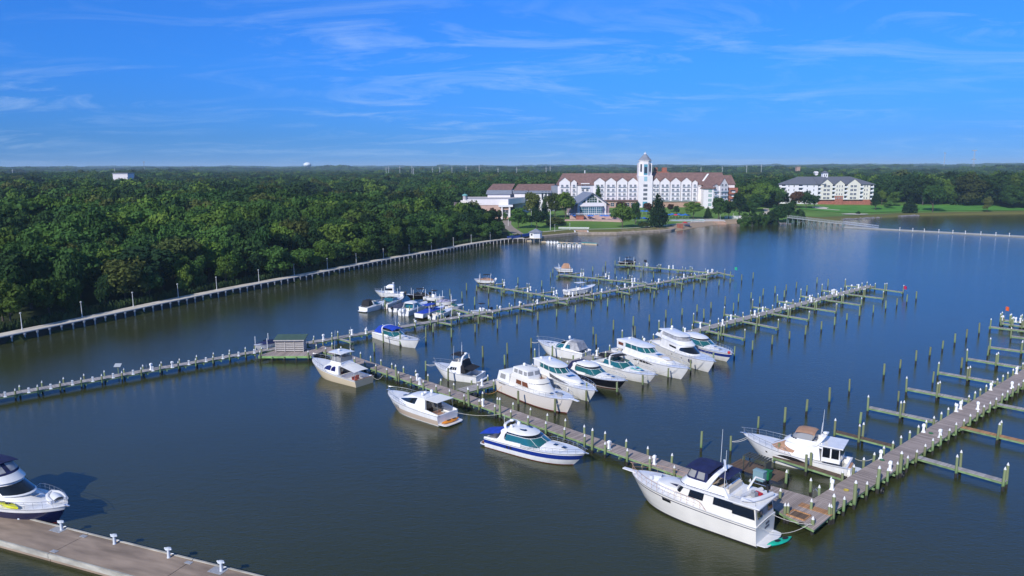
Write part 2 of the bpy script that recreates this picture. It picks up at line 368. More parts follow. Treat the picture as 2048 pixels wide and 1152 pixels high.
def pier(name, p0, p1, wd, label, cat, pm=deckm, z=DZ, th=0.12, piles=(), group=None, beam=True, bents=3.0, brace=False):
    p0, p1 = Vector((p0[0], p0[1], 0)), Vector((p1[0], p1[1], 0)); d = p1 - p0; L = d.length; a = math.atan2(d.y, d.x)
    root = empty(name, (p0.x, p0.y, 0), a, label, cat, group)
    mb = MB(); mb.b2(0, L, -wd / 2, wd / 2, z - 0.05, z); mb.build('deck', pm, root)
    if beam:
        for s in (-1, 1):
            mb = MB(); mb.b2(0.02, L - 0.02, s * (wd / 2 - .11) - .05, s * (wd / 2 - .11) + .05, z - 0.05 - .27, z - 0.052)
            mb.build('stringer', beamm, root)
        n = max(1, int(L / bents)) ; mb = MB()
        for i in range(n + 1):
            x = .15 + (L - .3) * i / n; mb.b2(x - .06, x + .06, -wd / 2 - .16, wd / 2 + .16, z - .58, z - .34)
        mb.build('cross_beam', beamm, root)
    for it in piles: add_pile(root, *it)
    return root, L, a
def edge_piles(L, wd, sp, h=(1.75, 1.9), x0=0.4, sides=(-1, 1), r=0.15):
    out = []
    n = int((L - x0) / sp)
    for s in sides:
        for i in range(n + 1):
            out.append((x0 + i * sp + (0 if s < 0 else sp * .3), s * (wd / 2 + .13), random.uniform(*h), r, True))
    return out
def along(p0, p1, P):
    d = Vector((p1[0] - p0[0], p1[1] - p0[1])); d.normalize(); q = Vector((P[0] - p0[0], P[1] - p0[1])); return q.dot(d), d.x * q.y - d.y * q.x
def mid(a, b): return (a + b) / 2
# main right pier
P4a = mid(G(1638.9, 989.4, DZ), G(1671.9, 1025, DZ)); P4b = mid(G(2046.8, 742.9, DZ), G(2062, 765, DZ)); dr = (P4b - P4a).normalized()
P4s = P4a - dr * 3.6; P4e = P4a + dr * 150
W4 = 2.8
tallp = []
for x, y in Z(1460, 780, .2604, [(785, 1040), (947, 930), (1133, 810), (1305, 690)]):
    a, b = along(P4s, P4e, G(x, y)); tallp.append((a, -W4 / 2 - .2, 2.9, .19, True))
pp = [p for p in edge_piles(150, W4, 2.75, x0=1.0) if (p[1] > 0 and p[0] > 3.5) or p[1] < 0][:92] 
p4, L4, A4 = pier('pier', P4s, P4e, W4, 'broad weathered plank pier on the right, running from the near corner out of the frame', 'pier', piles=pp + tallp, bents=2.75)
# spine
SPa = G(625, 688, DZ); SPb = G(1600, 1027, DZ); ds = (SPb - SPa).normalized(); SPa = SPa - ds * 1; SPb = SPb + ds * 1.6; WS = 2.35
spp = []
LS = (SPb - SPa).length
for i in range(int(LS / 3.4)):
    x = 1.5 + i * 3.4
    for s in (-1, 1):
        P = SPa + ds * x; 
        spp.append((x + (1.2 if s > 0 else 0), s * (WS / 2 + .14), random.uniform(1.75, 1.95), .15, True))
for x, y in Z(880, 740, .14648, [(310, 560), (715, 720)]) + Z(1100, 840, .14648, [(548, 470)]):
    a, b = along(SPa, SPb, G(x, y)); spp.append((a, -WS / 2 - .2, 3.1, .17, True))
a, b = along(SPa, SPb, G(780, 769)); spp.append((a, -WS / 2 - .2, 3.0, .17, True))
spine, LS, AS = pier('pier', SPa, SPb, WS, 'plank walkway slanting from the slatted shed to the near right corner', 'pier', z=DZ - .004, piles=spp, bents=3.4)
# widened end of the spine with hatch, kiosk platform
q = MB(); pts = [G(1566, 980, DZ), G(1632, 992, DZ), G(1655, 1040, DZ), G(1618, 1068, DZ), G(1560, 1040, DZ), G(1535, 1000, DZ)]
def local_poly(root, pts):
    M = root.matrix_basis.inverted(); return [M @ p for p in pts]
root = empty('dock_platform', G(1600, 1030, 0), AS, 'wide plank platform at the near corner behind the big motor yacht stern', 'dock platform')
c0 = Vector((root.location.x, root.location.y, 0)); rot = Matrix.Rotation(-AS, 3, 'Z')
pl = [rot @ (p - c0) for p in [G(1540, 974, DZ), G(1618, 997, DZ), G(1672, 1024, DZ), G(1626, 1063, DZ), G(1562, 1030, DZ), G(1520, 1003, DZ)]]
mb = MB(); mb.prism([(p.x, p.y) for p in pl], DZ - .055, DZ + .010); mb.build('deck', deckm, root)
mb = MB(); cxy = sum(pl, Vector()) / 6; mb.prism([((p.x - cxy.x) * .97 + cxy.x, (p.y - cxy.y) * .97 + cxy.y) for p in pl], DZ - .35, DZ - .06); mb.build('frame', beamm, root)
for i, (x, y, h) in enumerate([(1566, 1049, 1.95), (1621, 1072, 1.6), (1655, 1052, 1.9), (1569, 978, 1.8), (1618, 996, 1.8)]):
    p = rot @ (G(x, y) - c0); add_pile(root, p.x, p.y, h, .18 if i == 1 else .15, True)
mb = MB(); c = rot @ (G(1595, 1034, DZ) - c0)
for dx, dy, sx, sy in ((0, .75, 1.9, .12), (0, -.75, 1.9, .12), (.9, 0, .12, 1.5), (-.9, 0, .12, 1.5)): mb.box((c.x + dx, c.y + dy, DZ + .07), (sx, sy, .12))
mb.box((c.x + .1, c.y, DZ + .025), (1.6, 1.38, .03), 1); mb.build('hatch', [decko, deckb], root)
mb = MB(); c = rot @ (G(1630, 1022, DZ) - c0); mb.box((c.x, c.y, DZ + .03), (3.4, 1.0, .035), 0, rz=.05); mb.build('boards', decko, root)
# kiosk platform behind the yacht
def oriented(name, px, py, ang, label, cat, z=DZ, group=None):
    p = G(px, py, z); r_ = empty(name, (p.x, p.y, z), ang, label, cat, group); r_.scale = (.82,) * 3; return r_
k = empty('dock_platform', (G(1504, 972).x, G(1504, 972).y, 0), AS, 'small side platform holding the blue and green bins behind the big motor yacht', 'dock platform')
mb = MB(); mb.b2(-3.6, 2.6, .6, 3.6, DZ - .06, DZ + .004); mb.build('deck', deckb, k)
for x in (-3.2, 0, 2.4): add_pile(k, x, 3.5, 1.5, .15, False)
kb = oriented('storage_bin', 1517, 962, AS, 'pale blue dockside storage box beside a green bin behind the motor yacht', 'storage bin')
lb = mat('pale_blue_plastic', (0.20, 0.33, 0.38), .5); gb = mat('green_plastic', (0.01, 0.16, 0.06), .5)
mb = MB(); mb.b2(-.75, .75, -.5, .5, 0, 1.25); mb.b2(-.7, .7, -.44, .44, 1.25, 1.27); mb.build('bin_body', lb, kb)
mb = MB(); mb.loft([[(x, y, z) for x, y in ((-.8, -.55), (.8, -.55), (.8, .55), (-.8, .55))] for z in (1.271, 1.36)] + [[(x, y, 1.46) for x, y in ((-.7, -.2), (.7, -.2), (.7, .2), (-.7, .2))]], sm=False); mb.build('lid', lb, kb)
kb = oriented('waste_bin', 1531, 960, AS, 'dark green bin beside the pale blue box behind the motor yacht', 'waste bin')
mb = MB(); mb.loft([[(x * s, y * s, z) for x, y in ((-.55, -.5), (.55, -.5), (.55, .5), (-.55, .5))] for s, z in ((.88, .0), (1, 1.1))], sm=False); mb.build('bin_body', gb, kb)
mb = MB(); mb.b2(-.6, .6, -.55, .55, 1.102, 1.2); mb.build('lid', gb, kb)
kb = oriented('bin_shelter', 1511, 947, AS, 'dark open frame bin shelter with slatted roof behind the blue box', 'shelter')
dkw = mat('dark_timber', (.05, .055, .05), .8, var=.2, vscale=2)
for i, (x, y) in enumerate(((-1.6, -.8), (1.6, -.8), (1.6, .9), (-1.6, .9))):
    mb = MB(); mb.box((x, y, 1.1), (.12, .12, 2.2)); mb.build('post', dkw, kb)
mb = MB(); mb.b2(1.663, 1.72, -.8, .9, .5, 2.0); mb.build('side_panel', dkw, kb)
mb = MB(); 
for i in range(8): mb.box((-1.6 + i * .457, 0.05, 2.24), (.3, 1.9, .06))
mb.build('roof', dkw, kb)
# middle pier
P3a = mid(G(905, 775, DZ), G(938.6, 786.9, DZ)); P3b = mid(G(1728.6, 576.7, DZ), G(1737.9, 578.5, DZ)); W3 = 2.5; d3 = (P3b - P3a).normalized(); P3b += d3 * 3
L3 = (P3b - P3a).length
p3, _, A3 = pier('pier', P3a, P3b, W3, 'middle plank pier with the row of white cruisers on its near side', 'pier', pm=deckg, z=DZ + .003, piles=edge_piles(L3, W3, 3.4, x0=2.2)[:98], bents=3.4)
# far pier (left walkway continues as this pier)
WKa = G(0, 785, DZ); WKb = G(1440, 546.5, DZ); wd = (WKb - WKa).normalized(); SHd = G(570, 691, DZ)
WKa = WKa - wd * 14; W2 = 1.9
shp, _ = along(WKa, WKb, SHd)
j1 = WKa + wd * shp
wk, LW, AW = pier('walkway', WKa, j1, W2, 'narrow grey plank walkway from the left edge of the frame to the slatted shed', 'walkway', pm=deckg, z=DZ, piles=edge_piles(shp - 2, W2, 3.05, x0=.5, h=(1.6, 1.75), r=.13), bents=3.05)
p2, L2, A2 = pier('pier', j1, WKb, W2 + .15, 'farthest long plank pier, running from the slatted shed to the green flag', 'pier', pm=deckg, z=DZ + .002, piles=edge_piles((WKb - j1).length, W2 + .15, 4.1, x0=5.5, h=(1.6, 1.8), r=.13)[:98], bents=4.1)
# shed and its platform
sp = G(578, 712, 0); root = empty('dock_platform', (sp.x, sp.y, 0), 0.0, 'light green edged platform carrying the slatted shed', 'dock platform')
k0, k1 = G(520, 709, DZ) - sp, G(620, 706, DZ) - sp
lg = mat('pale_green_beam', (0.20, 0.36, 0.12), .8, var=.2, vscale=1.2)
mb = MB(); mb.prism([(k0.x - .5, k0.y), (k1.x + .6, k0.y), (k1.x + 3.2, k0.y + 7), (k0.x + 1.5, k0.y + 4.5)], DZ - .06, DZ + .008); mb.build('deck', deckm, root)
mb = MB(); mb.b2(k0.x - .4, k1.x + .5, k0.y - .06, k0.y + .06, DZ - .45, DZ - .062); mb.build('stringer', lg, root)
for i in range(5): add_pile(root, k0.x + (k1.x - k0.x) * i / 4, k0.y - .18, .95 if 0 < i < 4 else 1.8, .14, i in (0, 4))
a = G(552, 701, DZ); b = G(606, 702, DZ); hw = (b - a).length / 2
sh = empty('shed', ((a.x + b.x) / 2, (a.y + b.y) / 2, DZ + .008), 0.02, 'slatted grey shed with dark green sloping roof on the dock', 'shed')
slat = mat('grey_slats', (.46, .43, .41), .8, var=.12, vscale=2); 
mb = MB()
for i in range(6): mb.box((0, 0, .28 + i * .36), (2 * hw, .05, .22))
for i in range(6): mb.box((hw - .02, 1.2, .28 + i * .36), (.05, 2.3, .25)); mb.box((-hw + .02, 1.2, .28 + i * .36), (.05, 2.3, .25))
mb.build('slat_wall', slat, sh)
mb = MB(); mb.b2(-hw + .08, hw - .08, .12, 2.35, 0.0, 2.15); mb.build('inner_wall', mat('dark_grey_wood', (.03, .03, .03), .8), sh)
for x in (-hw, -hw / 3, hw / 3, hw):
    mb = MB(); mb.box((x, -.06, 1.15), (.1, .1, 2.3)); mb.build('post', slat, sh)
mb = MB(); mb.add([(-hw - .3, -.35, 2.25), (hw + .3, -.35, 2.25), (hw + .3, 2.7, 2.75), (-hw - .3, 2.7, 2.75), (-hw - .3, -.35, 2.37), (hw + .3, -.35, 2.37), (hw + .3, 2.7, 2.87), (-hw - .3, 2.7, 2.87)], [(3, 2, 1, 0), (4, 5, 6, 7), (0, 1, 5, 4), (1, 2, 6, 5), (2, 3, 7, 6), (3, 0, 4, 7)])
mb.build('roof', mat('dark_green_roof', (.055, .10, .075), .7, var=.15, vscale=2), sh)
mb = MB(); mb.b2(-hw - .25, hw + .25, -.42, -.352, 2.22, 2.40); mb.build('fascia', slat, sh)
# finger docks
def finger(ax, ay, bx, by, wd_, label, grp, pm=deckg, piles=((.5, 1), (.5, -1), (.98, 1)), tall=2.6, z=DZ - .06, cap=True):
    p0, p1 = G(ax, ay, z), G(bx, by, z); L = (p1 - p0).length
    return pier('finger_dock', p0, p1, wd_, label, 'finger dock', pm=pm, z=z, piles=[(L * f, s * (wd_ / 2 + .12), tall + random.uniform(-.1, .1), .15, cap) for f, s in piles], group=grp, bents=4.5)
g4 = 'finger docks on the left side of the right pier'
finger(1689, 959, 1547, 914, .95, 'finger dock with brown boards lying against the near side of the tan topped yacht', g4, deckb, piles=((.5, 1), (.5, -1), (.97, -1)), tall=2.5, cap=False)
finger(1787, 896, 1668, 865, .95, 'dark brown finger dock just behind the tan topped yacht', g4, deckb, piles=((.55, 1), (.55, -1), (.97, 1)))
for i, (a, b, c, d) in enumerate([(1873, 847, 1734.7, 817), (1941, 805, 1811.8, 780), (2000, 770.5, 1874.6, 748), (2056, 741.5, 1932.7, 721), (2110, 716, 1977.7, 698), (2140, 692, 2020, 676.5), (2160, 680, 1977.7, 657.5)]):
    finger(a, b, c, d, .95, '%s pale grey finger dock behind the dark brown one, left of the right pier' % ordn(i + 1), g4)
g4b = 'finger docks on the right side of the right pier'
finger(1828, 916, 2010, 968, .95, 'grey finger dock nearest the camera on the right side of the right pier', g4b, piles=((.5, 1), (.5, -1), (.99, 1), (.99, -1)))
finger(1918, 857, 2080, 896, .95, 'finger dock of fresh orange boards on the right side of the right pier', g4b, decko)
finger(1991.8, 812, 2140, 842, .95, 'grey finger dock just behind the orange boarded one', g4b)
g3 = 'finger docks on the near side of the middle pier'
for i, (a, b, c, d) in enumerate([(1402, 660, 1488, 679), (1478, 643, 1555, 658.5), (1541, 628.7, 1616.5, 641.7), (1592, 614, 1672, 626), (1648, 601.8, 1722, 613), (1690.6, 590.7, 1766.8, 600), (1738, 578.6, 1806, 588)]):
    finger(a, b, c, d, .7, '%s narrow finger dock beyond the blue striped cruiser, near side of middle pier' % ordn(i + 1), g3, piles=((.5, 1), (.5, -1), (.98, 1)))
g3b = 'finger docks on the far side of the middle pier'
for i, (a, b, c, d) in enumerate([(1292, 685, 1244, 676.5), (1362, 665, 1318, 657), (1420, 650, 1387.5, 643.3), (1480, 635.5, 1448, 630), (1538, 620, 1504, 615.5), (1593, 609, 1554, 604.4), (1630, 598, 1601.5, 594.3), (1670, 586.5, 1644, 583), (1738, 578.8, 1688.8, 573.8)]):
    finger(a, b, c, d, .65, '%s narrow finger dock along the far side of the middle pier, counting away from the camera' % ordn(i + 1), g3b, piles=((.95, 1),))
finger(1097, 723, 1071, 717, .65, 'short catwalk at the stern of the tan canvas cruiser', g3b, piles=((.95, 1),))
g2 = 'short docks on the near side of the far pier'
for i, (a, b, c, d) in enumerate([(676, 674, 704.7, 682.5), (875, 642, 906, 648), (958, 628.5, 988, 634), (1039.4, 615, 1067.7, 620.5), (1114, 603.5, 1137, 608), (1168, 595, 1190, 599), (1234, 582.8, 1262, 588), (1289, 573.4, 1316, 578), (1346, 564, 1367.5, 568.6), (1388, 556, 1416, 560)]):
    finger(a, b, c, d, .6, '%s short green dock from the shed along the near side of the far pier' % ordn(i + 1), g2, piles=((.97, -1), (.1, -1)), tall=2.2)
# catwalks on the far side of the far pier with cross docks
def catw(a, b, label, crosses, nm):
    p0, p1 = G(*a, DZ), G(*b, DZ); L = (p1 - p0).length
    pier('catwalk', p0, p1, .9, label, 'catwalk', pm=deckg, z=DZ - .05, piles=[(L * (.08 + .12 * i), (.45 + .12) * (1 if i % 2 else -1), 1.75, .12, True) for i in range(8)], group='catwalks beyond the far pier', bents=3.5)
    for i, (x0, y0, x1, y1) in enumerate(crosses):
        q0, q1 = G(x0, y0, DZ), G(x1, y1, DZ); l = (q1 - q0).length
        pier('cross_dock', q0, q1, .8, '%s cross dock from the outer end on the %s catwalk beyond the far pier' % (ordn(i + 1), nm), 'cross dock', pm=deckg, z=DZ - .09, piles=[(.2, -.5, 1.3, .12, False), (l * .5, -.5, 1.7, .12, True), (l - .2, .5, 1.9, .12, True), (l - .2, -.5, 1.9, .12, True)], group='cross docks beyond the far pier', bents=3)
def z3(x, y): return (900 + x * .166, 520 + y * .166)
def z8(x, y): return (1180 + x * .15625, 500 + y * .15625)
catw((1126, 596.5), (961, 568), 'leftmost long catwalk beyond the far pier, ending at the tan covered boat', [(*z3(370, 303), *z3(650, 275)), (*z3(640, 362), *z3(950, 325)), (*z3(970, 412), *z3(1245, 376))], 'leftmost')
catw((1289, 567.5), (1118, 548.5), 'middle long catwalk beyond the far pier, ending at the tan cabin boat on its lift', [(*z3(1290, 187), *z3(1600, 150)), (*z3(1640, 222), *z3(1910, 190)), (*z8(270, 402), *z8(530, 376))], 'middle')
catw((1425, 547), (1243, 529.7), 'rightmost long catwalk beyond the far pier, ending at the black boat on its lift', [(*z8(340, 190), *z8(580, 195)), (*z8(790, 242), *z8(900, 230)), (*z8(1120, 275), *z8(1300, 262))], 'rightmost')
p0, p1 = G(951, 627.6, DZ), G(908, 616, DZ)
pier('catwalk', p0, p1, .9, 'short catwalk leading from the far pier to the cluster of small boats', 'catwalk', pm=deckg, z=DZ - .05, piles=[(2, .6, 1.7, .12, True), (6, -.6, 1.7, .12, True)])
p0, p1 = G(1434, 546.5, DZ), G(1466, 552.5, DZ)
pier('catwalk', p0, p1, .9, 'short catwalk at the green flag on the tip of the far pier', 'catwalk', pm=deckg, z=DZ - .05, piles=[(3, .6, 2.2, .12, True), (7, -.6, 2.2, .12, False)])
# free piles
FP = Z(1480, 560, .18555, [(18, 40), (140, 20), (118, 235), (212, 290), (246, 205), (376, 180), (497, 155), (605, 125), (718, 165), (829, 75), (946, 110), (475, 225), (162, 620), (340, 740), (130, 800), (528, 680), (699, 635), (873, 580), (1014, 535), (1148, 480), (1285, 435), (1433, 400), (1568, 355), (1688, 320), (1795, 285), (1897, 250)]) + \
 Z(1180, 500, .15625, [(16, 800), (223, 760), (403, 650), (440, 725), (625, 685), (772, 585), (818, 655), (1003, 625), (1093, 515), (1167, 580), (1328, 555), (1412, 455), (1487, 525), (1649, 495), (1716, 410), (1792, 465), (1942, 435), (1548, 790), (1725, 745), (1833, 825), (1896, 710), (1368, 835), (1174, 875), (200, 240), (322, 230), (36, 300), (168, 315), (322, 340), (110, 485), (487, 350), (653, 395), (815, 390), (682, 290), (527, 270)]) + \
 Z(900, 520, .166, [(200, 390), (320, 400), (465, 430), (780, 495), (818, 305), (620, 460), (938, 510), (1105, 345), (1213, 240), (1240, 185), (1790, 330), (297, 570), (465, 580), (340, 800), (300, 900), (570, 855), (805, 805), (1057, 760), (1283, 715), (1507, 670), (1700, 630), (1820, 510), (1897, 600), (15, 960), (1723, 935), (1966, 880)]) + \
 Z(1160, 600, .166, [(158, 455), (192, 580), (400, 400), (637, 350), (660, 465), (833, 300), (1033, 255), (1098, 350), (1223, 215), (1408, 175), (1490, 260), (1577, 140), (1745, 90), (1848, 175), (1907, 60), (136, 150), (332, 110), (535, 80), (1657, 540)]) + \
 Z(1748, 620, .1465, [(125, 960), (345, 870), (563, 770), (752, 690), (926, 600), (1095, 520), (1255, 450), (1428, 385), (150, 45), (1183, 870), (1540, 700), (790, 1070)]) + \
 Z(1748, 740, .1465, [(345, 40), (318, 505)]) + Z(1460, 780, .2604, [(208, 330), (412, 290), (580, 205), (757, 130), (910, 50), (1290, 130), (990, 300)]) + \
 [(1400, 906), (1459, 912)] + Z(920, 640, .269, [(110, 110), (137, 50), (277, 80), (168, 300), (350, 275), (330, 355), (527, 230), (430, 650), (700, 715), (935, 630), (1163, 565), (1355, 512)]) + \
 Z(600, 640, .2148, [(690, 315), (1168, 500), (1170, 225), (1238, 135), (1408, 180), (1630, 150), (930, 248), (775, 235), (1375, 595), (1905, 455)]) + \
 Z(1040, 640, .2246, [(95, 275), (285, 350), (650, 160), (676, 250), (830, 120), (1003, 80), (858, 685), (585, 715), (1088, 615), (1313, 548), (1515, 485), (1903, 360), (1715, 418)]) + \
 Z(700, 540, .127, [(555, 610), (940, 700), (1215, 725), (1835, 350), (1575, 440), (1965, 600), (1765, 480), (1190, 1095), (1305, 1015), (1595, 1085), (1968, 1000)])
pl = []
for x, y in FP:
    p = G(x, y - 1.0)
    if all((p - q_[0]).length > 1.6 for q_ in pl): pl.append((p, x, y))
FREE = list(pl)
rows = {}
for p, x, y in pl:
    a4, b4 = along(P4s, P4e, p); a3, b3 = along(P3a, P3b, p); a2, b2 = along(j1, WKb, p)
    as_, bs_ = along(SPa, SPb, p)
    if b4 < 26: r = 'alongside the left of the right pier'
    elif b3 < 0 and b3 > -26: r = 'before the middle pier'
    elif b3 >= 0 and b2 < -11: r = 'just beyond the middle pier'
    elif b3 >= 0 and b2 < 0: r = 'close before the far pier'
    elif b2 >= 0: r = 'beyond the far pier'
    else: r = 'out between the middle and right piers'
    rows.setdefault(r, []).append((x, y, p))
for r, L_ in rows.items():
    L_.sort(key=lambda t: t[0])
    for i, (x, y, p) in enumerate(L_):
        o = add_pile(None, p.x, p.y, random.choice((2.1, 2.3, 2.4, 2.5, 2.7)), random.choice((.14, .155, .17)), False, name='mooring_pile')
        tag(o, 'bare green mooring pile, %s from left of those %s' % (ordn(i + 1), r), 'mooring pile', 'mooring piles standing in the water')
# power pedestals
def pedestal_mesh():
    mb = MB()
    mb.loft([[(s * a, s * b, z) for a, b in ((-1, -1), (1, -1), (1, 1), (-1, 1))] for s, z in ((.26, 0), (.24, .06), (.15, .10), (.13, .72))], sm=False)
    o = mb.build('pedestal_body', white); h = MB(); h.loft([[(s * a, s * b, z) for a, b in ((-1, -1), (1, -1), (1, 1), (-1, 1))] for s, z in ((.13, .725), (.2, .80), (.2, 1.05), (.09, 1.18))], sm=False)
    return o, h.build('pedestal_head', white)
pb, ph = pedestal_mesh(); PB, PH = pb.data, ph.data; bpy.data.objects.remove(pb); bpy.data.objects.remove(ph)
def pedestal(px, py, label, s=1.0):
    p = G(px, py, DZ); r = empty('power_pedestal', (p.x, p.y, DZ + .012), random.random() * .4 + A4, label, 'power pedestal', 'white power pedestals on the piers'); r.scale = (s * .98,) * 3
    for n_, m_ in (('pedestal_body', PB), ('pedestal_head', PH)):
        o = bpy.data.objects.new(n_, m_); C.objects.link(o); setp(o, r)
def peds(pts, where):
    for i, (x, y) in enumerate(sorted(pts)): pedestal(x, y, 'white power pedestal, %s from the left %s' % (ordn(i + 1), where))
def snap(pts, p0, p1, off):                         # on the planks, not beside them
    out = []; d = Vector((p1[0] - p0[0], p1[1] - p0[1], 0)).normalized(); n = Vector((-d.y, d.x, 0))
    for x, y in pts:
        a, b = along(p0, p1, G(x, y, DZ)); P = Vector((p0[0], p0[1], 0)) + d * a + n * max(-off, min(off, b)); P.z = DZ; out.append(proj(P))
    return out
peds(snap([(1658, 983), (1755.6, 923), (1841.5, 870), (1906, 829), (1913.6, 824), (1975.8, 786.9), (2026, 754.6)], P4s, P4e, 1.1), 'along the left edge of the right pier')
peds(snap([(1777, 946.7), (1877.7, 882), (1953, 826), (2021.7, 785)], P4s, P4e, 1.1), 'along the right edge of the right pier')
peds(snap([(1204, 905), (1305.8, 931), (949, 816), (823, 771), (833, 759)], SPa, SPb, .9), 'on the slanting walkway between shed and right pier')
peds(snap([(962.6, 771), (1192.7, 713), (1287.5, 689.6), (1369, 669), (1391, 656), (1444.6, 652), (1455.6, 641.5), (1509, 634), (1514, 625), (1566, 614), (1569.6, 621), (1614, 602.7), (1622.5, 608), (1657.8, 591.5), (1661.8, 590.6), (1673, 595), (1698, 582), (1717, 582)], P3a, P3b, .95), 'on the middle pier')
peds(snap([(645.5, 676), (698, 665), (731.8, 665.6), (830.8, 649), (919.5, 634.6), (1001, 621), (1035, 610.5), (1074.6, 608), (1144.9, 593.9), (1204, 587), (1243.8, 575.8), (1264.8, 575), (1317.5, 567), (1368, 557.8), (1396.4, 544.5), (1412.8, 549)], j1, WKb, .7), 'on the far pier')
peds([(1294, 533.5), (1337.8, 539), (1346.4, 539), (1212, 555), (1218, 559), (1264, 565), (1269.4, 564.5), (1008.7, 571), (1055.5, 584), (1061, 581), (1107.8, 590.5), (1113, 588.5), (1162, 553.5), (1167, 553)], 'on the catwalks beyond the far pier')
# low white lights along the left walkway
for i, (x, y) in enumerate(snap(Z(0, 640, .3223, [(30, 455), (177, 430), (315, 408), (450, 385), (575, 363), (702, 342), (827, 322), (950, 302), (1170, 262), (1278, 245), (1384, 228), (1482, 212), (1578, 195)]), WKa, WKb, .6)):
    p = G(x, y, DZ); mb = MB(); mb.loft([[(s * a, s * b, z) for a, b in ((-1, -1), (1, -1), (1, 1), (-1, 1))] for s, z in ((.22, 0), (.2, .05), (.11, .09), (.09, .6), (.14, .64), (.14, .78), (.03, .84))], sm=False)
    o = mb.build('dock_light', white, loc=(p.x, p.y, DZ + .003)); o.rotation_euler.z = AW
    tag(o, 'low white dock light, %s from the left on the left walkway' % ordn(i + 1), 'dock light', 'low lights along the left walkway')
peds(snap([(300.8, 733), (344, 730)], WKa, WKb, .6), 'on the narrow walkway left of the shed')
# solar panel on a post and ladder
p = G(236, 742, DZ); r = empty('solar_panel', (p.x, p.y, 0), 0, 'small white solar panel tilted on a post beside the left walkway', 'solar panel')
mb = MB(); mb.tube([(0, 0, -1), (0, 0, 2.2)], .06); mb.build('post', pilem, r); mb = MB(); mb.box((0, 0, 2.45), (1.15, .8, .05), M=Matrix.Rotation(R(35), 4, 'X')); mb.build('panel', mat('panel_glass', (.35, .38, .42), .2), r)
def ladder(px, py, ang, label):
    p = G(px, py, DZ); r = empty('dock_ladder', (p.x, p.y, DZ), ang, label, 'ladder')
    for s in (-.22, .22):
        mb = MB(); mb.tube([(s, 0, -1.2), (s, 0, .45), (s, .12, .62), (s, .3, .62), (s, .42, .45), (s, .42, 0.02)], .025); mb.build('rail', steel, r)
    mb = MB(); 
    for i in range(4): mb.tube([(-.22, 0, -.1 - .3 * i), (.22, 0, -.1 - .3 * i)], .02)
    mb.build('rungs', steel, r)
ladder(1634, 993, A4 - R(0), 'steel swim ladder hooped over the dock edge beside the near corner')
ladder(290, 733, AW, 'pale swim ladder on the left walkway')
# flags
def flag(px, py, col, nm, h, label, z=DZ):
    p = G(px, py, z); r = empty('flag', (p.x, p.y, z), R(20), label, 'flag'); mb = MB(); mb.tube([(0, 0, 0), (0, 0, h)], .03); mb.build('flagpole', steel, r)
    mb = MB(); w_ = 1.15; hh = .85
    mb.loft([[(w_ * u, .12 * math.sin(u * 6 + 1), h - .05 - .25 * u * u), (w_ * u, .12 * math.sin(u * 6 + 1) + .01, h - .05 - .25 * u * u), (w_ * u, .12 * math.sin(u * 6 + .6) + .01, h - .05 - hh - .3 * u), (w_ * u, .12 * math.sin(u * 6 + .6), h - .05 - hh - .3 * u)] for u in [i / 6 for i in range(7)]])
    mb.build('cloth', mat(nm, col, .8), r)
flag(1469, 551, (.02, .45, .25), 'green_cloth', 2.4, 'small green flag at the tip of the far pier')
flag(2009, 646, (.75, .11, .02), 'orange_cloth', 3.2, 'orange flag on a pole at the far end of the right pier')
flag(1807, 590, (.45, .01, .08), 'crimson_cloth', 2.0, 'small crimson flag at the tip of the middle pier')
flag(1288, 531, (.02, .02, .03), 'black_cloth', 1.9, 'small black flag on the rightmost catwalk near the black boat')
for i, (a, b, c, d) in enumerate([(2002, 651, 2075, 662), (2000, 644, 2070, 652)]):
    finger(a, b, c, d, 1.3 if i else .9, ('far cross dock below the orange flag at the end of the right pier', 'farthest wide dock under the orange flag on the right')[i], 'docks at the far end of the right pier', piles=((.02, 1), (.02, -1), (.3, 1), (.3, -1), (.6, 1), (.6, -1)), tall=2.3)
peds([(2005, 646), (2026, 649), (2031, 650), (2040, 651)], 'near the orange flag')
# tyre fenders by the right pier
for i, (x, y) in enumerate(Z(1460, 780, .2604, [(1160, 790), (1318, 668)])):
    p = G(x, y, .25); mb = MB()
    mb.loft([[((.3 + .14 * math.cos(t)) * math.cos(u), .14 * math.sin(t), (.3 + .14 * math.cos(t)) * math.sin(u)) for t in [math.pi / 4 * j for j in range(8)]] for u in [2 * math.pi * q / 14 for q in range(15)]], cap=False)
    o = mb.build('tyre_fender', black, loc=(p.x, p.y, .25)); o.rotation_euler.z = A4; tag(o, 'black tyre fender hanging at the water beside the right pier, %s tall pile' % ('second' if i == 0 else 'farther'), 'tyre fender', 'tyre fenders on the right pier')
